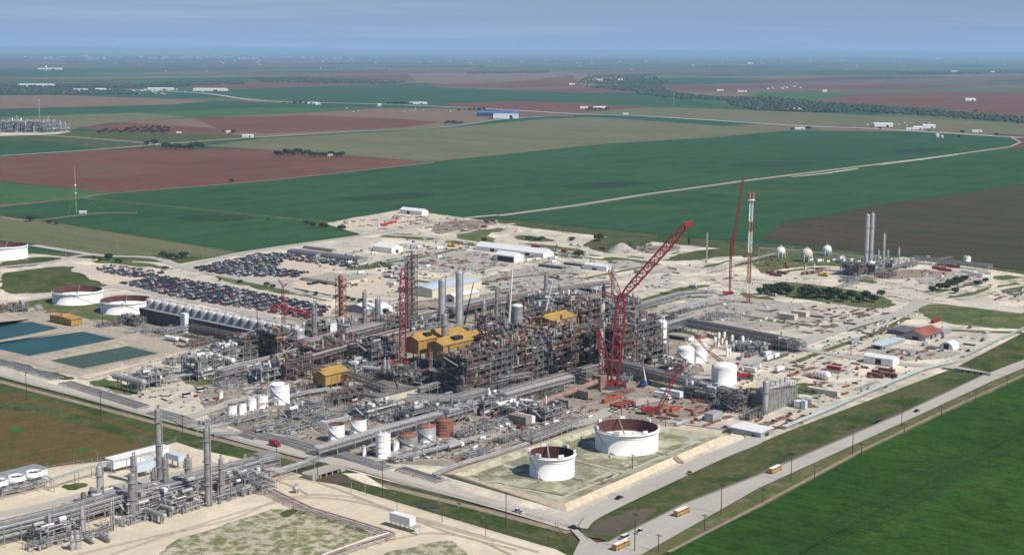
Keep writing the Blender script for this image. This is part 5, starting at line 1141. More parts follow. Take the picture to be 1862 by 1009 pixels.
D((612,521),551,668,6,0,'low cream office building with wide pale flat roof by the avenue',wall=cream,roof=conc,doors=(('l',.3,.6,.6),),vents=3)
D((668,573),628,690,9,6,'left of two joined white tents beside the rusty tower',ridge='R',wall=grayw,doors=(('r',.75,.9,.7),))
D((688,573),655,714,9,6,'right of two joined white tents beside the rusty tower',ridge='R',doors=(('r',.6,.75,.7),))
D((786,543),745,876,15,3,'largest warehouse with pale blue roof and cream walls',wall=cream,roof=blur,ridge='R',doors=(('r',.2,.27,.4),))
D((826,551),811,872,10,4,'cream annex shed in front of the largest warehouse',wall=cream,roof=whit2,ridge='R',doors=(('l',.3,.7,.5),))
D((745,535),723,760,8,2,'grey lean-to shed left of the largest warehouse',wall=grayw,roof=vesg)
D((971,549),948,1008,8,6,'left white gabled shed behind the process block',doors=(('l',.3,.7,.7),('r',.35,.5,.7)))
D((1012,542),999,1040,9,5,'right white gabled shed behind the process block',doors=())
D((1084,535),1041,1094,7,2,'grey shed with open front and white skylight roof',wall=grayw,roof=whit2,ridge='L',doors=(('l',.2,.4,.8),('l',.5,.8,.8)))
D((1103,495),1062,1111,8,4,'white gabled shed left of the giant red boom',ridge='L',doors=(('l',.45,.65,.5),))
D((1022,491),979,1030,4,0,'low black roofed shed behind the laydown rows',wall=dgray,roof=vesd,ridge='L')
D((1058,486),1025,1068,4,0,'low grey workshop behind the low black roofed shed',wall=dgray,roof=vesg,ridge='L',vents=5)
D((1623,669),1570,1635,13,4,'long white shed with dark doorway on the right yard',ridge='L',doors=(('l',.4,.6,.85),))
D((1604,638),1584,1644,7,0,'low shed with pale blue roof in the right yard',wall=grayw,roof=blur,doors=(('l',.2,.8,.8),('r',.05,.12,.7)))
D((1682,622),1642,1711,8,9,'barn with rust red roof in the right yard',wall=grayw,roof=rroof,ridge='R',doors=(('l',.3,.6,.8),('r',.3,.45,.7),('r',.6,.7,.7)),over=1.2)
D((1648,612),1613,1672,6,1,'dark grey shed with striped lean-to left of the rust red roof',wall=dgray,roof=dgray)
D((1728,610),1706,1728+2,5,1,'small blue-grey shed right of the rust red roof',wall=grayw,roof=vesg) if False else D((1716,612),1700,1730,6,1,'small blue-grey shed right of the rust red roof',wall=grayw,roof=vesg)
D((1383,799),1328,1407,10,1.2,'grey block building with white roof at the corner of the tank dike',wall=grayw,roof=whit2,ridge='L',doors=(('l',.2,.3,.5),('r',.3,.6,.7)),vents=0)
D((1350,715),1344,1374,10,2,'small yellow shed behind the broad domed tank yard',wall=mat('pale_yellow_wall',(.6,.53,.25),.7,0,(.5,.45,.22),.1),roof=cream,vents=3)
D((1210,652),1199,1222,24,0,'tall white control cabin left of the domed tanks',wall=whit2,roof=whit2) if False else None
D((1252,622),1213,1250+12,7,0,'low white building beside the white upright drum',wall=whit2,roof=conc,doors=(('l',.2,.9,.8),))
D((1275,618),1263,1284,7,0,'small salmon building with white openings behind the domed tanks',wall=mat('salmon_wall',(.55,.30,.22),.8,0,(.48,.26,.2),.1),roof=conc,doors=(('r',.1,.3,.7),('r',.4,.6,.7),('r',.7,.9,.7)))
D((690,737),628,759,13,0,'flat grey roofed control building with cream front wall in the centre',wall=cream,roof=mat('stained_flat_roof',(.20,.185,.17),.9,0,(.12,.11,.10),.06),vents=4,over=.6)
# ochre blocks
def ochre(F,lx,rx,hpx,ppx,label,elev,mon=True):
    t=D(F,lx,rx,hpx,ppx,label,wall=yell,roof=yell,ridge='R',elev=elev,over=.8,name='ochre_building')
    p=G(*F); b=run(p,UR,rx); a=run(p,UL,lx); s_=sc(p); h=hpx/s_/.98+elev; pk=ppx/s_/.98; c=math.cos(AL-AR); sn=math.sin(AL-AR)
    s=MB(); y=a*.5*sn; x0=a*.5*c
    s.tube((x0+1,y,h+pk+.3),(x0+b-1,y,h+pk+.3),1.2,10); s.build('ridge_ventilator',yell,t)
    s=MB(); n=max(3,int(b/5))
    for k in range(n+1): s.bar((b*k/n,-.12,elev),(b*k/n,-.12,h),.22)
    for k in range(4): s.bar((-.12+a*k/3*c,a*k/3*sn,elev),(-.12+a*k/3*c,a*k/3*sn,h),.22)
    s.build('wall_ribs',mat('ochre_trim',(.42,.24,.04),.6,0,(.36,.2,.03),.2),t)
    if mon:
        s=MB(); s.box(b*.42,a*.28,h+pk*.55,b*.2,a*.3,pk*.25+1.5); s.build('roof_opening',dark,t)
    return t
ochre((761,674),737,815,24,7,'left and nearest of the two tall ochre clad blocks, raised on steel legs',11)
ochre((806,681),777,882,27,7,'right front ochre clad block with round ridge vent behind the ringed column',9)
ochre((822,650),797,852,13,8,'rear ochre gable showing between the two front ochre blocks',9,False)
ochre((880,652),871,892,14,6,'small ochre gable at the right end of the ochre blocks',12,False)
ochre((592,711),570,634,18,6,'separate small ochre building with ridge vent, left of the cream building',3,False)
ochre((1004,655),968,1047,20,5,'far ochre roof high among the pipes of the steel block',20,False)
ochre((130,598),92,149,11,2,'low ochre pump house on piers at the edge of the first pond',2,False)
# white buildings lower left
D((207,862),193,308,16,0,'long white module building on piers behind the lower left columns',wall=whit2,roof=white,elev=2,doors=())
t=D((-40,914),-62,88,20,0,'white walled fan cooler with three round fans at the left edge',wall=whit2,roof=mat('cooler_deck',(.3,.31,.33),.7,0,(.2,.21,.23),.3),ridge='R',elev=2.5,over=.2,name='fan_cooler')
for k,(x,y) in enumerate(((-2,875),(30,867),(62,859))):
    P=G(x,y,9.6)-t.location; P=Matrix.Rotation(-AR,4,'Z')@P
    s=MB(); s.lathe([(4.6,P.z-1.2),(3.9,P.z+.9),(3.7,P.z+.9),(3.7,P.z-.4)],28,P.x,P.y); s.build('fan_ring',whit2,t)
    s=MB()
    for j in range(4): a_=j*PI/4; s.bar((P.x-3.6*math.cos(a_),P.y-3.6*math.sin(a_),P.z),(P.x+3.6*math.cos(a_),P.y+3.6*math.sin(a_),P.z),.5,.15)
    s.build('fan_blades',dark,t)
def box_thing(name,label,cat,F,a,L,W,H,mt,z=0,legs=True,extra=None):
    p=G(*F); p.z=YG; t=thing(name,label,cat,p,a); s=MB(); s.box(0,0,z,L,W,H); s.build('body',mt,t)
    s=MB(); s.box(0,0,z+H,L+.15,W+.15,.18); s.build('roof',mt if mt is not cont else cont,t)
    if z>0:
        s=MB(); 
        for i in (-.45,0,.45):
            for j in (-.4,.4): s.box(i*L,j*W,0,.35,.35,z)
        s.build('legs',galv,t)
    return t
t=box_thing('equipment_house','white equipment house on stilts with stairs on the beige pad','cabin',(732,962),AL+PI,13,4,4,whit2,2.5)
s=MB(); s.box(8,0,2.4,3,4,.2); s.bar((9.5,-2,2.4),(12,-2,0),1,.2)
for q_ in ((9.4,-1.9),(9.4,1.9)): s.bar((*q_,0),(*q_,3.6),.18)
s.bar((6.6,-1.9,3.5),(9.4,-1.9,3.5),.12); s.build('stairs',galv,t)
box_thing('equipment_house','pale blue box cabin on legs between the lower left columns','cabin',(262,865+3),AR,12,4,4,blur,3.5)
box_thing('equipment_house','pale blue cabin behind the stout column in the lower left unit','cabin',(319,850),AL+PI,11,4,3,blur,4)
for i,(x,y) in enumerate(((400,864),(411,862),(424,860))): box_thing('pump_skid','teal enclosed pump skid, '+nth(i)+' of three behind the lower left rack','skid',(x,y),AR,4,3,3.4,teal,.5)
box_thing('site_trailer','white and grey trailer building by the red crane yard','trailer',(1220,724),AL+PI,16,4,3.6,whit2,1.2)
box_thing('site_trailer','white boxy cabin in front of the silver pipe bank','cabin',(950,770),AL+PI,14,7,4,whit2,.6)
box_thing('electrical_cabin','grey lattice sided cabin in the work yard right of the red crane','cabin',(1297,765),AR,11,6,4.5,vesg,.3)
box_thing('site_trailer','long cream flat trailer at the back of the right yard','trailer',(1497,718),AL+PI,22,4,3,cream,.4)
box_thing('site_trailer','tan trailer left of two in the right back yard','trailer',(1432,581),AL+PI,16,6,4,cream,.3)
box_thing('site_trailer','tan trailer right of two in the right back yard','trailer',(1455,576),AL+PI,14,6,4,cream,.3)
box_thing('generator_box','pale grey transformer box by the boiler house end','box',(1452,742),AR,5,4,4,whit2,.2)
box_thing('generator_box','second transformer box beside the boiler house end','box',(1462,745),AR,3,3,5,blur,.2)
t=thing('quonset_hut','white arched quonset hut in the right yard','building',G(1726,634)+Vector((0,0,YG)),AR)
s=MB(); n=12; L=12; R=5.5
s.add([(x,R*math.cos(PI*k/n),R*math.sin(PI*k/n)) for x in (-L/2,L/2) for k in range(n+1)],[(k,k+1,n+2+k,n+1+k) for k in range(n)]+[tuple(range(n+1)),tuple(range(2*n+1,n,-1))]); s.build('shell',whit2,t)
s=MB(); s.box(-L/2-.05,0,0,.2,4,4); s.build('door',dark,t)
# white striped dome tent
t=thing('dome_tent','white wrapped vessel bundle with red straps in the right yard','wrapped load',G(1492,690)+Vector((0,0,YG)),AL)
s=MB(); s.tube((-4.5,0,3),(4.5,0,3),3.1,14,2.4); s.ball((-4.5,0,3),3.1,14,8); s.build('wrap',whit2,t)
s=MB()
for k in range(4): s.lathe([(4.08,0),(4.08,.5)],16)
s=MB()
for k in range(4): s.tube((-4+k*2.4,0,3),(-3.8+k*2.4,0,3),3.15,14)
s.build('straps',pinkp,t)
# distant buildings on the plain
def farb(x,y,wpx,hpx,label,mt=whit2,roof=None,name='farm_building',dp=.5):
    p=G(x,y); s_=sc(p); w_=wpx/s_; h=hpx/s_; t=thing(name,label,'building',(p.x,p.y,.3),random.choice((AR,AL))*0+.0)
    s=MB(); s.box(0,w_*dp/2,0,w_,w_*dp,h*.72); s.build('wall',mt,t)
    s=MB(); s.add([(-w_/2-.5,-.5,h*.72),(w_/2+.5,-.5,h*.72),(w_/2+.5,w_*dp+.5,h*.72),(-w_/2-.5,w_*dp+.5,h*.72),(-w_/2-.5,w_*dp/2,h),(w_/2+.5,w_*dp/2,h)],[(0,1,5,4),(2,3,4,5),(0,4,3),(1,2,5),(3,2,1,0)]); s.build('roof',roof or mt,t)
    s=MB(); s.box(w_*.2,-.1,0,w_*.12,.3,h*.45); s.build('door',dark,t)
    return t
t=farb(920,216,46,13,'long pale factory with bright blue roof on the plain',whit2,bluew,'factory_building',.9)
farb(884,212,34,9,'dark framed hall joined to the left of the blue roofed factory',bluep,bluew,'factory_building',.8)
for i,a_ in enumerate(((380,166,58,5,'long white warehouse by the highway, biggest at the far left'),(290,164,44,4,'row of long white sheds left of the biggest far warehouse'),(182,166,18,5,'white shed left of the long rows by the highway'),(145,166,24,4,'cream shed at the start of the highway village'),(62,158,60,5,'wide cream warehouse beyond the tree belt at far left'),
  (568,190,17,4,'white farm house at the bend of the highway'),(578,191,8,4,'small white house beside the highway farm'),(760,190,32,4,'row of white trailers along the highway'),(1062,198,14,4,'white shed in the red field left of the pair'),(1090,200,22,6,'white shed behind dark trees right of the factory'),
  (1607,231,34,7,'pale industrial shed, left of the highway cluster at right'),(1690,234,22,7,'white gabled hall, right of the highway cluster'),(1670,236,18,6,'smaller white hall touching the right cluster'),(1655,237,14,4,'dark doored low shed left of the right cluster'),(1765,184,19,5,'white shed alone in the far right red field'),
  (1455,236,18,4,'white farm roof at the edge of the green field'),(1777,241,18,4,'dark roofed farmhouse at the right highway'),(450,250,19,5,'white shed beside the dirt farm road'),(416,242,10,4,'small white house among trees near the farm road'),(325,243,8,3,'white house in the grove by the farm road'),(550,280,7,3,'pale house inside the tree clump on the olive field'),(600,284,9,3,'low house under the tree clump on the red field'),
  (1450,201,14,4,'white house at the woods'),(1430,201,7,3,'small white house left of the woods house'),(1500,168,8,4,'white tent shaped barn in the far green field') ,(1350,168,16,3,'white shed by the creek woods, far right of centre'),(1310,166,12,3,'small far white shed left of the creek woods shed'),
  (1040,155,10,3,'far white shed in the left centre of the plain'),(1090,147,10,3,'white shed at the top of the dark woods'),(1128,147,9,3,'tiny white house above the dark woods'),(690,194,6,5,'small white gate house at the highway bridge'),(1138,209,10,3,'white roadside shop on the highway'),(150,389,12,5,'small white radio hut at the foot of the mast'),(88,192-65,40,3,'far white works beside the water tower'),(1706,108,8,2,'tiny white farm far on the right plain'),(1736,132,10,3,'white farm with silos far right'),(1805,133,7,3,'white house far right horizon'),(1365,117,10,3,'white farm on the far plain right of centre'))):
    farb(*a_)
for i,(x,y,r_) in enumerate(((1703,251,4.6),(1712,252,3.4))):
    q,r=base(x,y,r_*2); t=thing('grain_bin','grey domed grain bin at the field edge, '+('left' if i==0 else 'right')+' of two','silo',q,0); s=MB(); s.lathe([(r,0),(r,r*1.2),(r*.6,r*1.6),(.05,r*1.75)],18); s.build('bin',vesg,t); s=MB(); s.tube((r+.3,0,0),(r+.3,0,r*1.4),.3); s.build('ladder',galv,t)
q,r=base(84,129,3); h=hgt(q,120); t=thing('water_tower','white water tower on the far left plain','water tower',q,0); s=MB(); s.lathe([(r*.7,0),(r*.7,h*.6)],12); s.build('stem',whit2,t); s=MB(); s.lathe([(r*.7,h*.55),(r*1.4,h*.7),(r*1.4,h*.9),(.1,h)],16); s.build('bowl',white,t)
q,r=base(139,390,2); h=hgt(q,306); t=thing('radio_mast','thin guyed radio mast standing in the green field at left','mast',q,0); s=MB(); s.lattice((0,0,0),(0,0,h),.9,.07,60); s.build('lattice_mast',galv,t)
for k in range(3):
    a_=k*2.1+.5; s=MB(); s.tube((0,0,h*.9),(h*.6*math.cos(a_),h*.6*math.sin(a_),0),.03,4); s.tube((0,0,h*.5),(h*.6*math.cos(a_),h*.6*math.sin(a_),0),.03,4); s.build('guy_wires',galv,t)
s=MB(); s.ball((0,0,h*.62),1.3,8,6); s.ball((0,0,h*.45),1.3,8,6); s.build('dish',white,t)
for i,(x,yb,yt,lab) in enumerate(((73,240,183,'very tall thin lattice mast beyond the far left works'),(1225,193,172,'thin radio mast in the green field beyond the highway'),(1285,475,425,'slim steel pole mast left of the slender red crane'))):
    q,r=base(x,yb,2); h=hgt(q,yt); t=thing('radio_mast',lab,'mast',q,0); s=MB(); s.lattice((0,0,0),(0,0,h),2.2 if i<2 else 1.3,.2,36); s.build('lattice_mast',galv,t); s=MB(); s.ball((0,0,h),1.5 if i<2 else .5,8,6); s.build('beacon',white,t)
# far left works
fw=G(60,240)
sheet('far_works_yard',m_cal,[(0,236),(110,238),(130,240),(100,245),(0,248)],.5)
for i in range(17):
    x=2+i*7.3+random.uniform(-2,2); yb=238+random.uniform(-4,4); ht=random.choice((8,12,14,20,24)); 
    V(x,yb,yb-ht,random.uniform(1.8,3),'pale column in the far left works, '+nth(i),white if i%2 else vesg,name='process_column',rings=1,cat='column')
for i in range(7): module(8+i*16,241,80,40,20+8*(i%2),2,'pale blue-grey process structure in the far left works, '+nth(i),(vesg,white,blur,galv),200+i%2,dens=.15)
# ================================================================ vehicles
ZR=1.0
def car_mesh(s,L=4.6,W=1.85,H=1.45,kind='car'):
    "m0 body, m1 glass, m2 tyres"
    s.m=0; h1=.85 if kind!='van' else 1.1
    s.add([(-L/2,-W/2,.35),(L/2,-W/2,.35),(L/2,W/2,.35),(-L/2,W/2,.35),(-L/2,-W/2,h1),(L/2,-W/2,h1-.15),(L/2,W/2,h1-.15),(-L/2,W/2,h1)],[(3,2,1,0),(4,5,6,7),(0,1,5,4),(1,2,6,5),(2,3,7,6),(3,0,4,7)])
    if kind=='pickup': a,b,c,d=-.3,L*.3,-.15,L*.17
    elif kind=='van': a,b,c,d=-L/2+.1,L*.38,-L/2+.25,L*.28
    else: a,b,c,d=-L*.36,L*.27,-L*.24,L*.12
    w=W/2-.05; w2=W/2-.22; s.m=1
    s.add([(a,-w,h1),(b,-w,h1-.1),(b,w,h1-.1),(a,w,h1),(c,-w2,H),(d,-w2,H),(d,w2,H),(c,w2,H)],[(0,1,5,4),(1,2,6,5),(2,3,7,6),(3,0,4,7)])
    s.m=0; s.add([(c-.05,-w2-.03,H),(d+.05,-w2-.03,H),(d+.05,w2+.03,H),(c-.05,w2+.03,H),(c,-w2,H+.06),(d,-w2,H+.06),(d,w2,H+.06),(c,w2,H+.06)],[(4,5,6,7),(0,1,5,4),(1,2,6,5),(2,3,7,6),(3,0,4,7)])
    s.m=2
    for x in (-L*.31,L*.31):
        for y in (-W/2+.08,W/2-.08): s.tube((x,y-.11,.34),(x,y+.11,.34),.34,8)
    s.m=0
cpal={'dark blue':mat('dark_blue_paint',(.02,.03,.07),.35),'black':mat('black_paint',(.02,.02,.025),.35),'white':mat('white_car_paint',(.75,.75,.75),.35),'silver':mat('silver_paint',(.38,.39,.41),.35,.4),'red':mat('car_red_paint',(.32,.02,.02),.35),'grey':mat('grey_car_paint',(.12,.125,.13),.35)}
def vehicle(name,label,x,y,a,kind='car',col='white',L=4.6,W=1.85,H=1.5,z=ZR):
    p=G(x,y,z); t=thing(name,label,'car' if kind=='car' else kind,p,a); s=MB(); car_mesh(s,L,W,H,kind)
    def sub(mi,nm,m,par=None):
        q=MB(); used={}
        for f,mm,sm in zip(s.f,s.mi,s.sm):
            if mm==mi: q.f.append(tuple(used.setdefault(i,len(used)) for i in f)); q.mi.append(0); q.sm.append(sm)
        q.v=[s.v[i] for i in sorted(used,key=used.get)]; return q.build(nm,m,par or t)
    bd=sub(0,'body',cpal.get(col,cpal['white'])); sub(1,'windows',glass,bd)
    for x_ in (-L*.31,L*.31):
        for y_ in (-W/2+.08,W/2-.08): q=MB(); q.tube((x_,y_-.11,.34),(x_,y_+.11,.34),.34,10); q.build('wheel',tyre,t)
    if kind=='pickup': q=MB(); q.box(-L*.28,0,.86,L*.34,W*.8,.03); q.build('cargo_bed',dark,t)
    return t
vehicle('van','white van passing the yellow bus at the bottom of the county road',1137,979,AR,'van','white',5.8,2.1,2.2)
vehicle('pickup_truck','white pickup on the county road just ahead of the white van',1163,968,AR,'pickup','white',6,2,1.9)
vehicle('pickup_truck','white pickup on the canal road at the corner of the tank dike',942,931,AL,'pickup','white',6,2,1.9)
vehicle('parked_car','dark car turning at the road junction by the culvert fence',1042,960,AL,'car','black')
vehicle('parked_car','dark car driving below the tank dike',1126,906,AR,'car','black',5)
vehicle('parked_car','dark car alone high up the county road',1667,748,AR,'car','black',5)
vehicle('pickup_truck','dark grey pickup parked behind the white roofed block building',1322,787,AL,'pickup','grey',6,2,1.9)
vehicle('pickup_truck','silver pickup parked next to the white roofed block building',1320,779,AL,'pickup','silver',6,2,1.9)
for i,(x,y) in enumerate(((1113,746),(1119,748),(1146,742),(1151,740),(1156,743))): vehicle('pickup_truck','white pickup in the crane yard near the orange containers, '+nth(i),x,y,AR,'pickup','white',5.8,2,1.9)
for i,(x,y) in enumerate(((340,720),(309,656),(366,711))): vehicle('van','white van in the yard right of the ponds, '+('nearest','farthest, by the white tank','middle one')[i],x,y,AR,'van','white',6.5,2.4,2.6)
vehicle('pickup_truck','blue-grey pickup on the gravel lane left of the slim white tank',375,731,AR,'pickup','dark blue',5.8,2,1.9)
t=vehicle('utility_cart','tan open utility vehicle on the road under the dike',1254,861,AR,'car','silver',3.4,1.7,1.8)
for c_ in t.children:
    if c_.name.startswith('body'): c_.data.materials[0]=tanp
# school buses
b0=None
for x,y,lab in ((1130,995,'yellow school bus with pale roof nearest the viewer at the bottom edge'),(1240,934,'yellow school bus in the middle of the three on the county road'),(1410,857,'yellow school bus farthest up the county road')):
    p=G(x,y,ZR)
    if b0: dup(b0,p,AR,lab); continue
    t=thing('school_bus',lab,'bus',p,AR,'yellow school buses on the county road'); b0=t
    s=MB(); s.box(-.6,0,.55,10.2,2.45,1.25); s.box(5.1,0,.55,1.3,2.1,1.1); s.box(-.6,0,2.55,10.2,2.45,.3); s.box(-5.6,0,1.8,.2,2.4,.8); s.build('body',ybus,t)
    s=MB(); s.box(-.6,0,1.8,10.0,2.3,.75); s.build('windows',glass,t)
    s=MB()
    for k in range(11): s.box(-5.6+k*1.0,0,1.8,.22,2.46,.76)
    s.build('window_posts',ybus,t)
    s=MB(); s.box(-.6,0,2.85,9.9,2.2,.12); s.build('roof',white,t)
    s=MB()
    for z in (.9,1.35): s.box(-.6,0,z,10.22,2.49,.07)
    s.box(5.8,0,.45,.15,2.2,.25); s.build('trim',dark,t)
    for xx in (-3.6,4.2):
        for yy in (-1.1,1.1): s=MB(); s.tube((xx,yy-.15,.5),(xx,yy+.15,.5),.5,12); s.build('wheel',tyre,t)
def truck(label,x,y,a,cabm,boxm,kind='box',L=10,W=2.5,H=2.7,name='lorry',cat='truck'):
    t=thing(name,label,cat,G(x,y,ZR),a); s=MB(); s.box(L/2+.9,0,.7,2,2.4,2.1); s.box(L/2+2.1,0,.6,.7,2.2,1.1); cb=s.build('cab',cabm,t)
    s=MB(); s.box(L/2+1.6,0,1.7,.7,2.2,.8); s.build('windscreen',glass,cb)
    s=MB()
    if kind=='tank': s.tube((-L/2,0,2.2),(L/2-.4,0,2.2),1.1,14); s.build('tank',boxm,t)
    else: s.box(0,0,1.1,L,W,H); s.build('trailer_body',boxm,t)
    s=MB(); s.box(0,0,.8,L+2,1,.3); s.build('chassis',dsteel,t)
    s=MB()
    for xx in (-L/2+.8,-L/2+2,L/2-.6,L/2+1.8):
        for yy in (-1.1,1.1): s.tube((xx,yy-.15,.5),(xx,yy+.15,.5),.5,8)
    s.build('wheels',tyre,t); return t
truck('bright red truck on the canal road left of the front tanks',497,810,AL+PI,redb,redb,L=5,H=2.2)
truck('silver tanker truck with white cab parked right of the rusty roofed tanks',826,816,AR,white,vesg,'tank')
truck('white box truck parked in the front yard beside a red skid',1201,723,AL+PI,white,whit2)
truck('white semi trailer near the broad domed tank, cab facing right',1372,672,AR,white,grayw)
truck('white box truck among red loads in the right yard',1416,676,AR,white,whit2,L=8)
# parked cars in the big lots: nearest ones as individuals, the rest as one mass
def inpoly(px,py,P):
    r=False; j=len(P)-1
    for i in range(len(P)):
        if (P[i][1]>py)!=(P[j][1]>py) and px<(P[j][0]-P[i][0])*(py-P[i][1])/(P[j][1]-P[i][1])+P[i][0]: r=not r
        j=i
    return r
lots=[([(215,516),(300,505),(420,524),(600,560),(585,578),(560,583),(480,568),(330,545)],.97,'front car park by the cooling tower'),([(176,490),(200,484),(300,497),(286,505),(250,508),(180,497)],.7,'small car park at left'),
      ([(352,489),(470,463),(520,472),(500,490),(560,497),(540,506),(440,504),(370,496)],.95,'upper car park before the offices'),([(470,465),(510,462),(660,481),(640,489),(560,480)],.75,'strip beside the portable offices'),([(545,508),(580,505),(600,515),(560,520)],.4,'office forecourt'),([(690,478),(760,490),(740,510),(680,500)],.18,'gravel beyond the office'),([(600,500),(650,520),(640,530),(590,520)],.3,'office side lot')]
allc=[]; rc=random.Random(3)
for P,den,zn in lots:
    W_=[G(*q) for q in P]; cu=[w_.dot(UR) for w_ in W_]; vdir=Vector((-UR.y,UR.x,0)); cv=[w_.dot(vdir) for w_ in W_]
    v=min(cv); k=0
    while v<max(cv):
        u_=min(cu)
        while u_<max(cu):
            q=UR*u_+vdir*v; px,py=proj((q.x,q.y,0))
            if inpoly(px,py,P) and rc.random()<den and (int(u_/88)%1==0) and (u_%110)>6: allc.append((q.x+rc.uniform(-.2,.2),q.y+rc.uniform(-.4,.4),py,zn))
            u_+=2.9
        v+=5.0 if k%2==0 else 9.8; k+=1
allc.sort(key=lambda c:-c[2])
cols=['dark blue']*15+['black']*20+['grey']*18+['silver']*16+['white']*20+['red']*9
protos={}; meshes={}
for c_ in cpal:
    for k_ in ('car','pickup','van'):
        s=MB(); car_mesh(s,5.6 if k_=='pickup' else 4.7,1.95,1.8 if k_!='car' else 1.45,k_); meshes[c_,k_]=(s.mesh('parked_car',[cpal[c_],glass,tyre]),s)
rest=MB(); rcols=list(cpal)+['g','t']
for i,(x,y,py,zn) in enumerate(allc):
    c_=rc.choice(cols); k_=rc.choice(('car','pickup','pickup','van')); a=AR+PI/2+(PI if rc.random()<.5 else 0)+rc.uniform(-.03,.03)
    if i<270:
        o=bpy.data.objects.new('parked_car',meshes[c_,k_][0]); C.objects.link(o); o.location=(x,y,YG+.2); o.rotation_euler=(0,0,a)
        tag(o,'%s %s in packed rows, %s'%(c_,{'car':'car','pickup':'pickup truck','van':'tall car'}[k_],zn),'car','cars parked in rows in the big car parks')
    else:
        s=meshes[c_,k_][1]; M_=Matrix.Translation((x,y,YG+.2))@Matrix.Rotation(a,4,'Z'); mi={0:rcols.index(c_),1:len(cpal),2:len(cpal)+1}; off=len(rest.v)
        rest.v+=[tuple(M_@Vector(v_)) for v_ in s.v]; rest.f+=[tuple(j+off for j in f) for f in s.f]; rest.mi+=[mi[m_] for m_ in s.mi]; rest.sm+=s.sm
tag(rest.build('parked_cars',[cpal[c_] for c_ in cpal]+[glass,tyre]),'dense mass of parked cars filling the upper car parks',kind='stuff')
print('cars',len(allc))
# red container rows by the lot
def container(label,x,y,a,m,L=12,group=None):
    t=thing('shipping_container',label,'container',G(x,y)+Vector((0,0,YG)),a,group); s=MB(); s.box(0,0,.15,L,2.44,2.6)
    for k in range(int(L/.8)): s.box(-L/2+.4+k*.8,0,.2,.25,2.56,2.4)
    s.build('body',m,t); s=MB(); s.box(-L/2-.06,0,.25,.08,2.3,2.4); dr=s.build('door',m,t); s=MB(); s.box(-L/2-.12,.3,.3,.06,.1,2.3); s.box(-L/2-.12,-.3,.3,.06,.1,2.3); s.build('lock_bars',steel,dr); return t
redc=[]
for r_ in range(2):
    for k in range(5):
        p=(500+k*15+r_*3,566+k*3.0-r_*4.5); redc.append(p); container('bright red container with lights, %s in %s row by the cars'%(nth(k),('front','middle','back')[r_]),p[0],p[1],AL,redb,6.8)
for i,(x,y) in enumerate(((1104,733),(1112,729),(1120,727))): container('orange container beside the giant red crane base, '+nth(i),x,y,AL+PI/2,cont,9)
for i,(x,y) in enumerate(((1121,744),(1129,742),(1137,740),(1144,737))): container('orange container in the stacked row before the white pickups, '+nth(i),x,y,AL,cont,9)
for i,(x,y) in enumerate(((1216,750),(1226,749))): container('orange container in the crane yard right of the red crawler crane, '+('left','right')[i],x,y,AR,cont,9)
for i,(x,y) in enumerate(((698,411),(706,409),(714,407))): container('red container with white doors at the far gravel lot, '+nth(i),x,y,AR,redb,12)
for i,(x,y) in enumerate(((885,406),(898,404),(880,415))): container('red container by the field edge road, '+('left one','right one','nearest one')[i],x,y,AL,redb,8)
for i,(x,y) in enumerate(((1402,500),(1412,503),(1422,499),(1463,500),(1472,499),(1482,498),(1490,496))): container('rust red tank box near the spherical tanks, '+nth(i),x,y,AL+PI/2 if i>2 else AL,redbr,11)
for i,(x,y) in enumerate(((1707,491),(1718,494),(1733,487),(1760,498),(1775,502),(1790,499))): container('red roofed low shed in the far right yard, '+nth(i),x,y,AL,redb if i<3 else whit2,14)
for i,(x,y) in enumerate(((1592,687),(1600,682),(1612,678),(1616,686))): container('rusty long box at the fence of the right yard, '+nth(i),x,y,AL,redbr,12)
container('red container in the middle of the right sandy yard',1517,674,AL,redb,10); container('red wagon-like container behind the rust roofed barn',1701,587,AR,redp,14)
container('red box beside the long white shed and mound',975,451,AL,redb,12); container('dark red box near the gravel mound',1096,455,AL,redp,8); container('red box on the road before the gravel mound',1026,459,AL,redb,7)
# ================================================================ loose plant gear in the yards
def cl_pipes(m): 
    a=MB(); 
    for k in range(5): a.tube((-5,-1.4+k*.7,.45),(5+(k%2)*.8,-1.4+k*.7,.45),.3,6)
    for k in range(3): a.tube((-4.6,-.7+k*.7,1.0),(5,-.7+k*.7,1.0),.3,6)
    b=MB(); b.box(-3,0,0,.3,3.6,.18); b.box(3,0,0,.3,3.6,.18); return [('pipes',a.mesh('pipes',m)),('timbers',b.mesh('timbers',wood))]
def cl_crate(m):
    a=MB(); a.box(0,0,.25,3.2,2.2,1.8); b=MB(); b.box(0,0,0,3.3,2.3,.24); b.box(0,0,2.05,3.3,2.3,.08); return [('box',a.mesh('box',m)),('pallet',b.mesh('pallet',wood))]
def cl_skid(m):
    a=MB(); a.box(0,0,0,6,2.6,.35); 
    for x in (-2.9,2.9):
        for y in (-1.2,1.2): a.bar((x,y,.3),(x,y,3),.2)
    a.bar((-2.9,-1.2,3),(2.9,-1.2,3),.2); a.bar((-2.9,1.2,3),(2.9,1.2,3),.2)
    b=MB(); b.tube((-2,0,1.4),(1.4,0,1.4),.8,10); b.box(2,0,.3,1.2,1.4,1.4); b.tube((-1,0,2.1),(-1,0,3.2),.2,6); return [('skid_frame',a.mesh('skid_frame',galv)),('machine',b.mesh('machine',m))]
def cl_beams(m):
    a=MB(); r_=random.Random(5)
    for k in range(9): y=r_.uniform(-2.5,2.5); d=r_.uniform(-.6,.6); a.bar((-4-r_.random(),y,.2+.25*(k//4)),(4+r_.random()*2,y+d,.2+.25*(k//4)),.3)
    return [('beams',a.mesh('beams',m))]
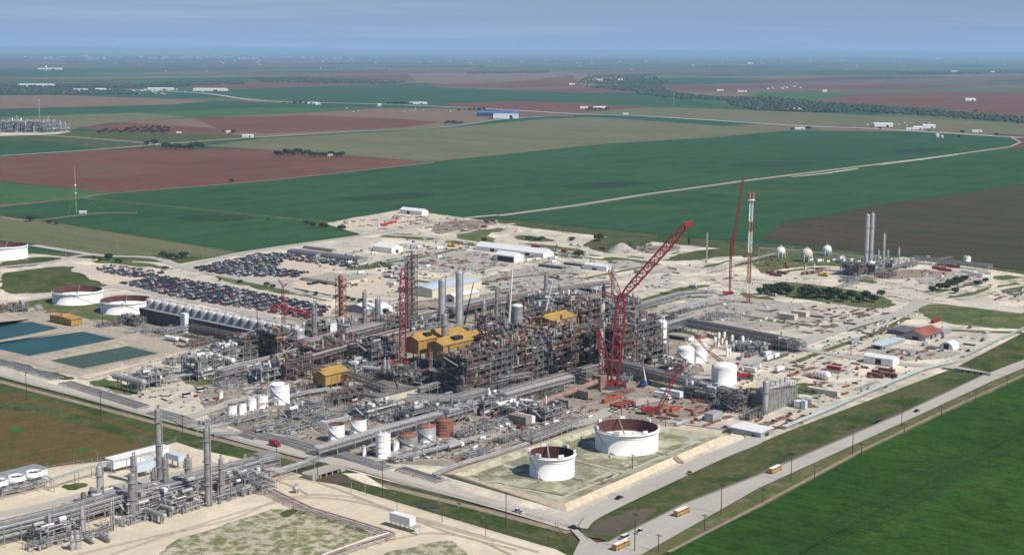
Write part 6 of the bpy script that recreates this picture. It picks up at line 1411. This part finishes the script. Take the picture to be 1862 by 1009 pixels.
def cl_frame(m):
    a=MB()
    for x in (-5,0,5):
        for y in (-2.5,2.5): a.bar((x,y,0),(x,y,3.6),.28)
        a.bar((x,-2.5,3.6),(x,2.5,3.6),.28); a.bar((x,-2.5,2),(x,2.5,2),.2)
    for y in (-2.5,2.5): a.bar((-5,y,3.6),(5,y,3.6),.28)
    b=MB(); b.tube((-6,-1,4.1),(6,-1,4.1),.35,6); b.tube((-6,.5,4),(6,.5,4),.25,6); return [('frame',a.mesh('frame',m)),('pipes',b.mesh('pipes',galv))]
def cl_lift(m):
    a=MB(); a.box(0,0,.5,2.6,1.6,1.0); a.box(-.9,0,1.5,.9,1.5,.7)
    b=MB(); b.bar((-1,0,1.6),(2.5,0,2.9),.3); b.box(2.8,0,2.5,.8,1.1,.9)
    c=MB()
    for x in (-.8,.8):
        for y in (-.8,.8): c.tube((x,y-.12,.42),(x,y+.12,.42),.42,8)
    return [('body',a.mesh('body',m)),('boom',b.mesh('boom',m)),('wheels',c.mesh('wheels',tyre))]
def cl_car(m):
    s=MB(); car_mesh(s,5.6,2,1.8,'pickup'); return [('body',s.mesh('body',[m,glass,tyre]))]
def cl_trailer(m):
    a=MB(); a.box(0,0,.7,9,2.5,2.6); b=MB(); b.box(0,0,.4,9.2,2,.25)
    for y in (-1,1): b.tube((-2,y-.12,.42),(-2,y+.12,.42),.42,8); b.tube((-1,y-.12,.42),(-1,y+.12,.42),.42,8)
    c=MB(); c.box(1,-1.3,.9,.9,.08,2); return [('cabin',a.mesh('cabin',m)),('chassis',b.mesh('chassis',dsteel)),('door',c.mesh('door',grayw))]
KN={'rusty pipe stack':('pipe_stack',cl_pipes,rust,'pipe stack'),'grey pipe stack':('pipe_stack',cl_pipes,galv,'pipe stack'),'dark pipe stack':('pipe_stack',cl_pipes,dsteel,'pipe stack'),'white crate':('crate',cl_crate,whit2,'crate'),'tan crate':('crate',cl_crate,tanp,'crate'),'red crate':('crate',cl_crate,redp,'crate'),'blue crate':('crate',cl_crate,bluew,'crate'),
 'grey equipment skid':('equipment_skid',cl_skid,vesg,'skid'),'rusty equipment skid':('equipment_skid',cl_skid,rust,'skid'),'white equipment skid':('equipment_skid',cl_skid,white,'skid'),'loose grey beam heap':('beam_heap',cl_beams,galv,'beams'),'loose rusty beam heap':('beam_heap',cl_beams,rust2,'beams'),'dark beam heap':('beam_heap',cl_beams,dsteel,'beams'),
 'grey pipe support frame':('pipe_support',cl_frame,galv,'frame'),'orange boom lift':('boom_lift',cl_lift,cont,'boom lift'),'yellow forklift':('boom_lift',cl_lift,yelm,'boom lift'),'red boom lift':('boom_lift',cl_lift,redb,'boom lift'),'white pickup':('pickup_truck',cl_car,cpal['white'],'pickup'),'dark pickup':('pickup_truck',cl_car,cpal['grey'],'pickup'),'white site trailer':('site_trailer',cl_trailer,whit2,'trailer'),'grey site trailer':('site_trailer',cl_trailer,grayw,'trailer')}
KM={}
def scatter(P,n,kinds,where,seed,rows=True):
    rn=random.Random(seed); xs_=[q[0] for q in P]; ys_=[q[1] for q in P]; placed=[]; tries=0; n=int(n*1.15)
    while len(placed)<n and tries<n*30:
        tries+=1; x=rn.uniform(min(xs_),max(xs_)); y=rn.uniform(min(ys_),max(ys_))
        if not inpoly(x,y,P): continue
        p=G(x,y)
        if rows: v_=Vector((-UR.y,UR.x,0)); k=round(p.dot(v_)/9)*9+rn.uniform(-1,1); p=UR*p.dot(UR)+v_*k
        if any((p-q).length<5.5 for q in placed): continue
        placed.append(p); kd=rn.choice(kinds); kd=rn.choice(kinds) if 'crate' in kd else kd; nm,fn,m,cat=KN[kd]
        if kd not in KM: KM[kd]=fn(m)
        t=thing(nm,kd+' '+where,cat,(p.x,p.y,YG+.05),AR+rn.choice((0,PI/2,0,PI))+rn.uniform(-.12,.12),kd+'s '+where); t.scale=(rn.uniform(.6,1.1),)*3
        for pn,me in KM[kd]: o=bpy.data.objects.new(pn,me); C.objects.link(o); o.parent=t
A1=['rusty pipe stack','grey pipe stack','dark pipe stack','loose grey beam heap','loose rusty beam heap','dark beam heap','grey equipment skid','tan crate','white crate','red crate']
A2=['white pickup','dark pickup','white site trailer','grey site trailer','white crate','tan crate','orange boom lift','blue crate']
A3=['grey pipe support frame','grey pipe stack','loose grey beam heap','grey equipment skid','white equipment skid','dark beam heap']
for z_ in (
 ([(600,470),(680,450),(760,432),(850,436),(870,452),(820,470),(700,474)],46,A1+A2,'on the back laydown yard near the white gabled shed'),
 ([(750,478),(870,462),(930,484),(880,500),(800,495)],44,A1,'on the storage ground left of the open canopy shed'),
 ([(880,500),(980,492),(1050,497),(1060,512),(960,540),(880,530)],56,A1+['white pickup'],'on the laydown rows right of the warehouse'),
 ([(610,408),(735,390),(830,399),(700,419)],48,['tan crate','dark beam heap','grey pipe stack','red crate','white crate','loose rusty beam heap'],'on the far gravel lot at the field'),
 ([(775,413),(830,402),(920,406),(860,421),(790,426)],34,['dark beam heap','red crate','rusty pipe stack','grey equipment skid'],'on the dirty scrap lot by the field'),
 ([(1150,451),(1200,446),(1260,452),(1230,462),(1170,462)],18,['white crate','dark beam heap','grey equipment skid','blue crate'],'in the scrap corner beyond the gravel mound'),
 ([(1255,560),(1330,545),(1420,562),(1400,590),(1300,585)],26,A3,'on the pipe support yard near the flare stack'),
 ([(1410,575),(1470,560),(1600,563),(1620,572),(1480,610),(1430,600)],54,A1+['white pickup'],'on the right back yard by the tan trailers'),
 ([(1560,605),(1620,588),(1830,600),(1760,640),(1700,655),(1600,655),(1530,630)],50,A1+A2,'in the yard around the rust roofed barn'),
 ([(1400,655),(1540,655),(1650,680),(1560,720),(1500,738),(1440,700)],46,A1+['white pickup','orange boom lift'],'on the sandy yard before the long white shed'),
 ([(1380,765),(1470,750),(1490,756),(1400,788)],14,['white pickup','loose rusty beam heap','rusty pipe stack','dark pickup'],'beside the boiler house and fence'),
 ([(1150,750),(1280,726),(1340,758),(1290,775),(1210,772)],24,['orange boom lift','rusty pipe stack','loose rusty beam heap','blue crate','tan crate','dark pickup'],'in the crane yard behind the largest open tank'),
 ([(1640,497),(1760,492),(1800,520),(1700,530),(1650,520)],36,['loose rusty beam heap','grey equipment skid','rusty equipment skid','red crate','grey pipe stack','white equipment skid'],'in the far right unit yard'),
 ([(1440,478),(1660,480),(1690,474),(1560,470)],24,['white site trailer','white crate','white pickup'],'behind the far right columns'),
 ([(1790,531),(1862,530),(1862,552),(1800,548)],14,A1,'in the scrap yard at the right picture edge'),
 ([(290,612),(350,622),(460,642),(440,660),(340,650)],22,A1+['white equipment skid'],'in the yard between the ponds and the racks'),
 ([(330,705),(560,690),(600,735),(480,738),(380,745)],30,['white pickup','grey equipment skid','orange boom lift','red crate','grey pipe stack','tan crate','loose grey beam heap'],'in the open lane behind the small white tanks'),
 ([(600,815),(700,790),(840,770),(940,775),(900,815),(760,840)],34,A3+['tan crate','white pickup'],'around the rusty roofed front tanks'),
 ([(560,480),(760,474),(800,490),(740,530),(640,510)],44,A2,'around the low cream office'),
 ([(0,560),(40,552),(100,570),(60,578),(0,577)],14,['rusty pipe stack','red crate','grey equipment skid'],'beyond the first pond'),
 ([(630,650),(760,640),(830,690),(850,730),(600,745),(580,700)],70,A1+A3+['yellow forklift'],'on the crowded floor of the process area'),
 ([(840,560),(960,545),(980,560),(880,590)],26,A1,'behind the rack near the reactor tower'),
 ([(860,470),(1060,455),(1060,470),(1000,480)],22,['white site trailer','grey site trailer','dark beam heap','white pickup'],'along the lane of the longest shed'),
 ([(640,555),(720,545),(790,560),(760,585),(680,580)],26,A2+A1,'around the two white tents'),
 ([(1370,480),(1420,470),(1440,500),(1400,508)],14,['red crate','rusty pipe stack','red boom lift'],'near the flare stack and orange boxes'),
 ([(900,470),(1050,440),(1080,450),(1000,470)],12,['tan crate','dark pickup'],'on the back road by the mounds'),
 ([(860,770),(1060,740),(1080,760),(960,790)],34,['loose grey beam heap','white equipment skid','red crate','rusty equipment skid','tan crate','white pickup'],'around the brown heaters'),
 ([(1450,628),(1560,615),(1600,590),(1640,580),(1560,640)],18,['dark pickup','white pickup','white crate'],'along the right diagonal street'),
 ([(1080,470),(1250,500),(1280,520),(1150,540),(1090,520)],22,['dark beam heap','grey pipe stack','white pickup','red crate','grey site trailer'],'on the bare ground under the red boom'),
 ([(1240,640),(1310,655),(1400,640),(1430,655),(1330,700)],18,['blue crate','red crate','white site trailer','dark pickup'],'between the domed tanks')):
    scatter(z_[0],z_[1],z_[2],z_[3],len(z_[3])*7+z_[1])
# ================================================================ trees
def treemesh(seed,R=5,Hh=9,n=640,leafm=None,trunkm=None,leaf=.85):
    rn=random.Random(seed); s=MB(); lobes=[(rn.uniform(-.5,.5)*R,rn.uniform(-.5,.5)*R,Hh*rn.uniform(.5,.78),R*rn.uniform(.4,.62)) for _ in range(8)]
    for k in range(n):
        cx,cy,cz,cr=rn.choice(lobes); d=Vector((rn.gauss(0,1),rn.gauss(0,1),rn.gauss(0,.8))).normalized()*cr*(rn.random()**.35); p=Vector((cx,cy,cz))+d; p.z=max(1.2,p.z)
        a=Vector((rn.gauss(0,1),rn.gauss(0,1),rn.gauss(0,.5))).normalized(); b=a.cross(d if d.length>0 else Vector((0,0,1))).normalized(); sz=leaf*rn.uniform(.6,1.4)
        s.m=0 if rn.random()<.6 else 1
        s.add([p-a*sz,p-b*sz*.7,p+a*sz,p+b*sz*.7+Vector((0,0,.2))],[(0,1,2,3)])
    crown=s.mesh('crown',[leafA,leafB]); s=MB(); s.tube((0,0,-.1),(0,0,Hh*.42),.38,7,.24)
    for k in range(4): a=k*1.6+rn.random(); s.tube((0,0,Hh*.35),(R*.45*math.cos(a),R*.45*math.sin(a),Hh*.62),.18,5,.07)
    return crown,s.mesh('trunk',wood)
leafA=mat('dark_leaves',(.022,.046,.015),.8,0,(.014,.030,.010),.6); leafB=mat('light_leaves',(.050,.078,.024),.8,0,(.03,.055,.016),.6)
TM=[treemesh(i,R=5+i%3*.7) for i in range(5)]
def tree(x,y,wpx,label,group=None,sq=1.0):
    p=G(x,y); s_=wpx*1.25*random.uniform(.8,1.15)/sc(p)/11.0; t=thing('tree',label,'tree',(p.x,p.y,YG-.1),random.random()*6,group); t.scale=(s_,s_,s_*sq); c_,tr=random.choice(TM)
    for nm,me in (('crown',c_),('trunk',tr)): o=bpy.data.objects.new(nm,me); C.objects.link(o); o.parent=t
def trees(lst,w_,where,sq=.9):
    for i,(x,y) in enumerate(lst): tree(x,y,w_*random.uniform(.85,1.15),'round dark tree '+where+', '+nth(i),None,sq) if i<20 else tree(x,y,w_,'one of the dark trees '+where,'dark trees '+where)
trees([(1384,537),(1396,533),(1408,538),(1420,534),(1431,537)],23,'in the clump right of the flare stack',.75)
trees([(1462,543),(1474,539),(1486,544),(1498,541),(1510,545),(1517,543)],21,'in the clump behind the tan trailers',.8)
trees([(1534,550),(1548,546),(1562,551),(1576,548),(1588,551)],20,'in the clump by the curved road',.8)
trees([(1603,541)],15,'standing alone right of the clumps')
trees([(1696,532),(1708,529),(1717,528),(1727,523),(1740,519),(1753,513),(1777,521),(1792,516),(1737,535)],15,'along the far right lanes',.8)
trees([(295,470),(304,472),(313,471),(322,472),(331,470),(338,469)],12,'in the clump beside the highway guard post',.9)
trees([(197,475)],15,'alone at the left junction'); trees([(172,473),(182,476),(213,478),(220,480)],8,'along the left junction verge')
trees([(300,492),(400,512),(436,516),(485,521),(496,524),(558,534),(574,538),(612,544),(632,547),(642,549),(655,552),(670,556)],9,'along the avenue median',.75)
trees([(778,579)],24,'beside the left pale drum',.75); trees([(822,571)],20,'between the two pale drums',.8); trees([(905,572),(660,552),(700,571)],10,'near the tents and racks')
trees([(557,409),(568,413),(584,414),(592,415),(622,419)],11,'by the corner of the far gravel lot',.8)
trees([(487,402)],6,'alone in the green field'); trees([(421,332)],9,'alone on the border of the red field'); trees([(56,403)],14,'beside the radio mast track',.6); trees([(90,407),(103,409)],10,'at the edge of the olive pasture',.6)
trees([(1090,439)],18,'at the back grass by the mounds',.6); trees([(1053,470)],18,'at the end of the longest shed',.75); trees([(1143,450)],12,'behind the gravel mound',.6); trees([(880+0,450-10)],8,'near the back road')
trees([(1040+0,430+8),(985,437),(975,438),(962,437)],11,'on the grass island before the field',.5)
trees([(303,271),(310,272),(319,272),(327,273),(335,273),(343,272),(352,272),(359,271),(368,271),(267,265),(280,266)],13,'in the clump above the red field',.85)
trees([(505,284),(514,284),(523,283),(533,283),(541,281),(550,283),(559,282),(566,285),(574,286),(583,285),(591,286),(602,283),(612,286),(622,285)],12,'in the farm clump between fields',.75)
trees([(180+i*6.5,243-(i%3)*2) for i in range(20)],8,'in the grove along the far red field',.7)
trees([(240+i*5.5,236-(i%2)*2) for i in range(13)],6,'in the second row of the grove',.7)
trees([(812+i*4,226-(i%2)) for i in range(8)],6,'beside the road under the blue roofed factory',.8)
trees([(835+i*9,202-(i%2)) for i in range(6)],7,'along the highway before the factory',.7); trees([(1068+i*7,202) for i in range(6)],8,'screening the white sheds right of the factory',.7)
trees([(706+i*6,191) for i in range(8)],6,'along the highway trailers',.8); trees([(516+i*10,190) for i in range(6)],6,'around the highway farm',.8)
trees([(1440,237),(1470,236),(1744,250),(1690,240),(1600,236),(1812,248)],7,'along the highway at right',.7); trees([(405,241),(425,242)],6,'at the small white house',.7)
trees([(1750,243),(1773,208-4),(1590,207),(1560,202)],7,'in the right far fields',.7)
# far-off woods and tree belts: nobody could count them
def woods(name,polys,label,n,size):
    rn=random.Random(len(label)); s=MB()
    for P in polys:
        xs_=[q[0] for q in P]; ys_=[q[1] for q in P]; k=0; tr=0
        while k<n and tr<n*20:
            tr+=1; x=rn.uniform(min(xs_),max(xs_)); y=rn.uniform(min(ys_),max(ys_))
            if not inpoly(x,y,P): continue
            k+=1; p=G(x,y); r=size*.85*rn.uniform(.6,1.3); s.m=0 if rn.random()<.7 else 1
            pts_=[]
            for zz,rr in ((0,.7),(.45,1.0),(.85,.6)): pts_+=[(p.x+r*rr*rn.uniform(.7,1.2)*math.cos(j*PI/3),p.y+r*rr*rn.uniform(.7,1.2)*math.sin(j*PI/3),r*1.3*zz) for j in range(6)]
            pts_.append((p.x,p.y,r*1.3)); f=[(l*6+j,l*6+(j+1)%6,l*6+6+(j+1)%6,l*6+6+j) for l in range(2) for j in range(6)]+[(12+j,12+(j+1)%6,18) for j in range(6)]; s.add(pts_,f)
    tag(s.build(name,[leafA,leafB]),label,kind='stuff')
woods('creek_woods',[[(1310,177),(1400,177),(1480,185),(1600,195),(1740,206),(1862,215),(1862,225),(1700,212),(1560,203),(1480,205),(1380,202),(1330,192)]],'dark creek woods winding across the far right plain',1500,8)
woods('creek_woods',[[(1050,150),(1070,138),(1180,135),(1220,148),(1200,156),(1180,158),(1060,153)],[(1060,158),(1200,155),(1210,164),(1150,166)],[(1155,164),(1210,166),(1260,174),(1330,180),(1340,184),(1240,180),(1160,172)]],'dark woods in the middle of the far plain',800,8)
woods('tree_belt',[[(0,162),(110,162),(230,166),(250,172),(110,173),(0,172)],[(230,155),(330,150),(440,148),(445,153),(300,158),(200,160)],[(460,143),(560,141),(740,150),(700,154),(480,150)],[(0,158),(0,154),(240,156),(240,160)]],'tree belts around the highway village at far left',900,9)
woods('tree_belt',[[(1280,121),(1400,121),(1400,124),(1280,123)],[(1630,133),(1862,131),(1862,134),(1640,136)],[(700,122),(880,121),(880,123),(700,124)],[(850,132),(1000,130),(1000,133),(850,135)],[(1600,108),(1700,108),(1700,109),(1600,110)],[(100,103),(500,102),(500,106),(100,107)],[(1000,112),(1200,110),(1200,113),(1000,114)]],'thin dark hedgerows across the far plain',400,12)
# distant town and scattered farmsteads
def town(name,boxes,label):
    rn=random.Random(11); s=MB()
    for (x0,x1,y0,y1,n,w0,w1) in boxes:
        for k in range(n):
            p=G(rn.uniform(x0,x1),rn.uniform(y0,y1)); w_=rn.uniform(w0,w1)/sc(p); h=min(w_*.5,14) if p.y>9000 else min(w_*.4,8); s.m=0 if rn.random()<.7 else 1; s.box(p.x,p.y,0,w_,w_*.8,h,0)
    tag(s.build(name,[whit2,cream]),label,kind='stuff')
town('distant_town',[(40,620,101,108,150,1,5),(180,480,98,103,50,1,5),(400,900,101,116,60,1,5),(900,1300,103,122,36,1,3.5),(1300,1860,104,122,50,1,3.5),(0,1860,100,135,50,.8,2.5),(620,700,98,99.5,3,14,18)],'far white town and scattered farmsteads near the horizon')
town('highway_village',[(120,300,162,172,36,2,5),(0,120,164,172,12,2,5),(240,420,163,168,30,1.5,4),(1380,1460,158,163,10,2,4),(1560,1700,224,232,14,2,4),(560,940,196,204,16,1.5,3)],'small pale houses strung along the highway')
# ================================================================ poles, lamps, mounds, bridge
def pole(x,yb,yt,label,name='utility_pole',lamp=False,red=False):
    q=G(x,yb); h=hgt(q,yt); t=thing(name,label,'pole',(q.x,q.y,YG-.1),AR+PI/2)
    s=MB(); s.tube((0,0,0),(0,0,h),.24 if not lamp else .13,8,.15 if not lamp else .1); s.build('pole',wood if not lamp or red else galv,t)
    s=MB()
    if lamp: s.bar((0,0,h-.1),(1.8,0,h+.15),.12); s.box(2.1,0,h,.8,.35,.15); s.build('lamp_arm',galv,t)
    else: 
        s.bar((-1.6,0,h-.8),(1.6,0,h-.8),.2); 
        for k in (-1.4,-.7,.7,1.4): s.tube((k,0,h-.7),(k,0,h-.3),.09,6)
        s.build('crossarm',wood,t); s=MB(); s.tube((0,.35,h-2.6),(0,.35,h-1.7),.25,8); s.build('transformer',steel,t)
P1=[(49,728,677),(184,765,713),(333,807,755),(503,842,800),(578,875,845),(696,904,840),(835,946,914),(920,960,895),(997,992,962)]
for i,(x,a,b) in enumerate(P1): pole(x,a,b,'dark wooden utility pole along the canal, '+nth(i))
P2=[(1154,1004,934),(1197,1006,972),(1281,966,936),(1311,937,880),(1387,917,889),(1438,878,824),(1481,872,846),(1550,825,775),(1566,830,806),(1639,778,722),(1644,793,771),(1712,759,739),(1774,732,712),(1831,702,686)]
for i,(x,a,b) in enumerate(P2): pole(x,a,b,'dark wooden utility pole along the county road, '+nth(i))
for i,(x,a,b) in enumerate(((1150,854,826),(1547,647,624),(1782,590,575),(640-120,600,560),(187,592,548),(1130,762,738),(1210,840-60,760),(980,745,715))): pole(x,a,b,'dark pole inside the plant, '+nth(i))
for i,(x,a,b) in enumerate(((639,897,878),(664,902,872),(722,931,899),(804,952,917),(883,977,943),(178,845,822),(88,872,845),(370,820,805),(457,846,829),(120,505-30,452),(215,468,446),(273,480,462),(370,478,462))): pole(x,a,b,'slim lamp post with arm, '+nth(i)+(' along the beige pad' if i<5 else ' of the left posts'),'lamp_post',True,i in (2,3,4))
def mound(x,y,wpx,hpx,label,m):
    q,r=base(x,y,wpx); h=hpx/sc(q); t=MB(); rn=random.Random(int(x)); n=22; vs=[]; fs=[]
    rings=[(1,0),(.82,.22),(.6,.5),(.38,.78),(.15,.97)]
    for rr,zz in rings:
        for i in range(n): a=2*PI*i/n; k=rr*r*rn.uniform(.88,1.12); vs.append((k*math.cos(a)*1.1,k*math.sin(a)*.8,h*zz*rn.uniform(.9,1.08)))
    vs.append((0,0,h)); fs=[(l*n+i,l*n+(i+1)%n,(l+1)*n+(i+1)%n,(l+1)*n+i) for l in range(4) for i in range(n)]+[(4*n+i,4*n+(i+1)%n,5*n) for i in range(n)]
    t.add(vs,fs,True); o=t.build('gravel_mound',m); o.location=q; tag(o,label,'mound')
mgr=mat('grey_gravel',(.42,.39,.35),.95,0,(.32,.29,.26),.3,bump=.5); msd=mat('sand',(.6,.48,.33),.95,0,(.5,.4,.28),.3,bump=.3)
for a_ in ((1130,462,48,16,'largest grey gravel mound behind the red boom',mgr),(1146,463,22,8,'low spoil heap at the foot of the largest mound',mgr),(924,422,22,7,'pale sand mound at the back, left of the yellow one',mgr),(943,424,16,7,'yellowish sand mound at the back',msd),(1066,470,16,10,'small grey mound beside the tree at the longest shed',mgr),(1290,611,40,3,'low beige sand pile in the right pipe yard',msd)): mound(*a_)
# culvert bridge over the canal
p=G(580,873); p.z=.62; t=thing('culvert_bridge','pale concrete culvert bridge over the brown canal','bridge',p,AR)
s=MB(); s.box(8,4.5,2.0,24,8,.4); s.build('deck',conc,t)
s=MB(); s.box(8,.65,2.4,24,.25,.7); s.box(8,8.35,2.4,24,.25,.7); s.build('parapet',conc,t)
s=MB()
for k in range(4): s.box(2+k*4.2,4.5,0,.7,7.6,2.0)
s.box(-1.6,4.5,0,4.4,7.8,2.0); s.box(18,4.5,0,3.8,7.8,2.0); s.build('piers',conc,t)
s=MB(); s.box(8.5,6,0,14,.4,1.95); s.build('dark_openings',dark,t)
p=G(1745,677); p.z=.62; t=thing('culvert_bridge','small road culvert with round openings at the right gate','bridge',p,AL+PI)
s=MB(); s.box(9,0,0,26,1,2.0); s.build('headwall',conc,t)
for k in range(4): s=MB(); s.tube((2+k*4.5,-.62,.9),(2+k*4.5,-.4,.9),.8,14); s.build('pipe_opening',dark,t)
def fence(pts,label,z=.7,h=1.3,m=steel,step=8):
    P=[G(x,y) for x,y in pts]; o=P[0].copy(); o.z=z; t=thing('fence',label,'fence',o,0); a=MB(); b=MB()
    for p,q in zip(P,P[1:]):
        p=p-o; q=q-o; p.z=q.z=0; n=max(1,int((q-p).length/step))
        for k in range(n): c_=p.lerp(q,k/n); a.bar(c_,c_+Vector((0,0,h)),.14)
        for zz in (h,h*.5): b.bar(p+Vector((0,0,zz)),q+Vector((0,0,zz)),.1)
    a.build('posts',m,t); b.build('rails',m,t)
fence([(-30,678),(60,702),(260,755),(380,789),(470,814),(556,838)],'low dark guard rail along the canal road, left of the bridge')
fence([(640,856),(760,887),(860,914),(960,941),(1035,962)],'low dark guard rail along the canal road, right of the bridge')
fence([(320,807),(200,838),(100,855),(0,872)],'wire fence between the grassland and the beige pad',h=2.2,m=galv,step=5)
fence([(640,893),(760,928),(900,970),(1000,998)],'wire fence between the canal and the beige pad',h=2,m=dsteel,step=5)
fence([(1062,945),(1052,960),(1070,985)],'guard rail curving round the road junction',h=1.0,step=3)
fence([(1010,962),(1030,985),(1045,1000)],'dark gate fence at the culvert beside the junction',h=2.2,m=dsteel,step=3)
fence([(1110,986),(1245,918),(1380,865),(1639,754),(1790,683)],'low kerb rail along the county road',h=.6,m=conc,step=10)
for i,(x,y) in enumerate(((1106,888),(1242,844))):
    t=thing('dike_stairs','small brown steps over the dike slope, '+('left' if i==0 else 'right')+' pair',"stairs",G(x,y)+Vector((0,0,YG)),AR+PI/2); s=MB()
    for k in range(7): s.box(k*.8,0,.2+k*.42,.7,2,.25)
    s.build('steps',redbr,t); s=MB()
    for y_ in (-1,1): s.bar((0,y_,1.2),(5.6,y_,4.1),.12)
    s.build('handrails',redbr,t)
# road lines
def dashes(pts,label,z,wd=.15):
    pass
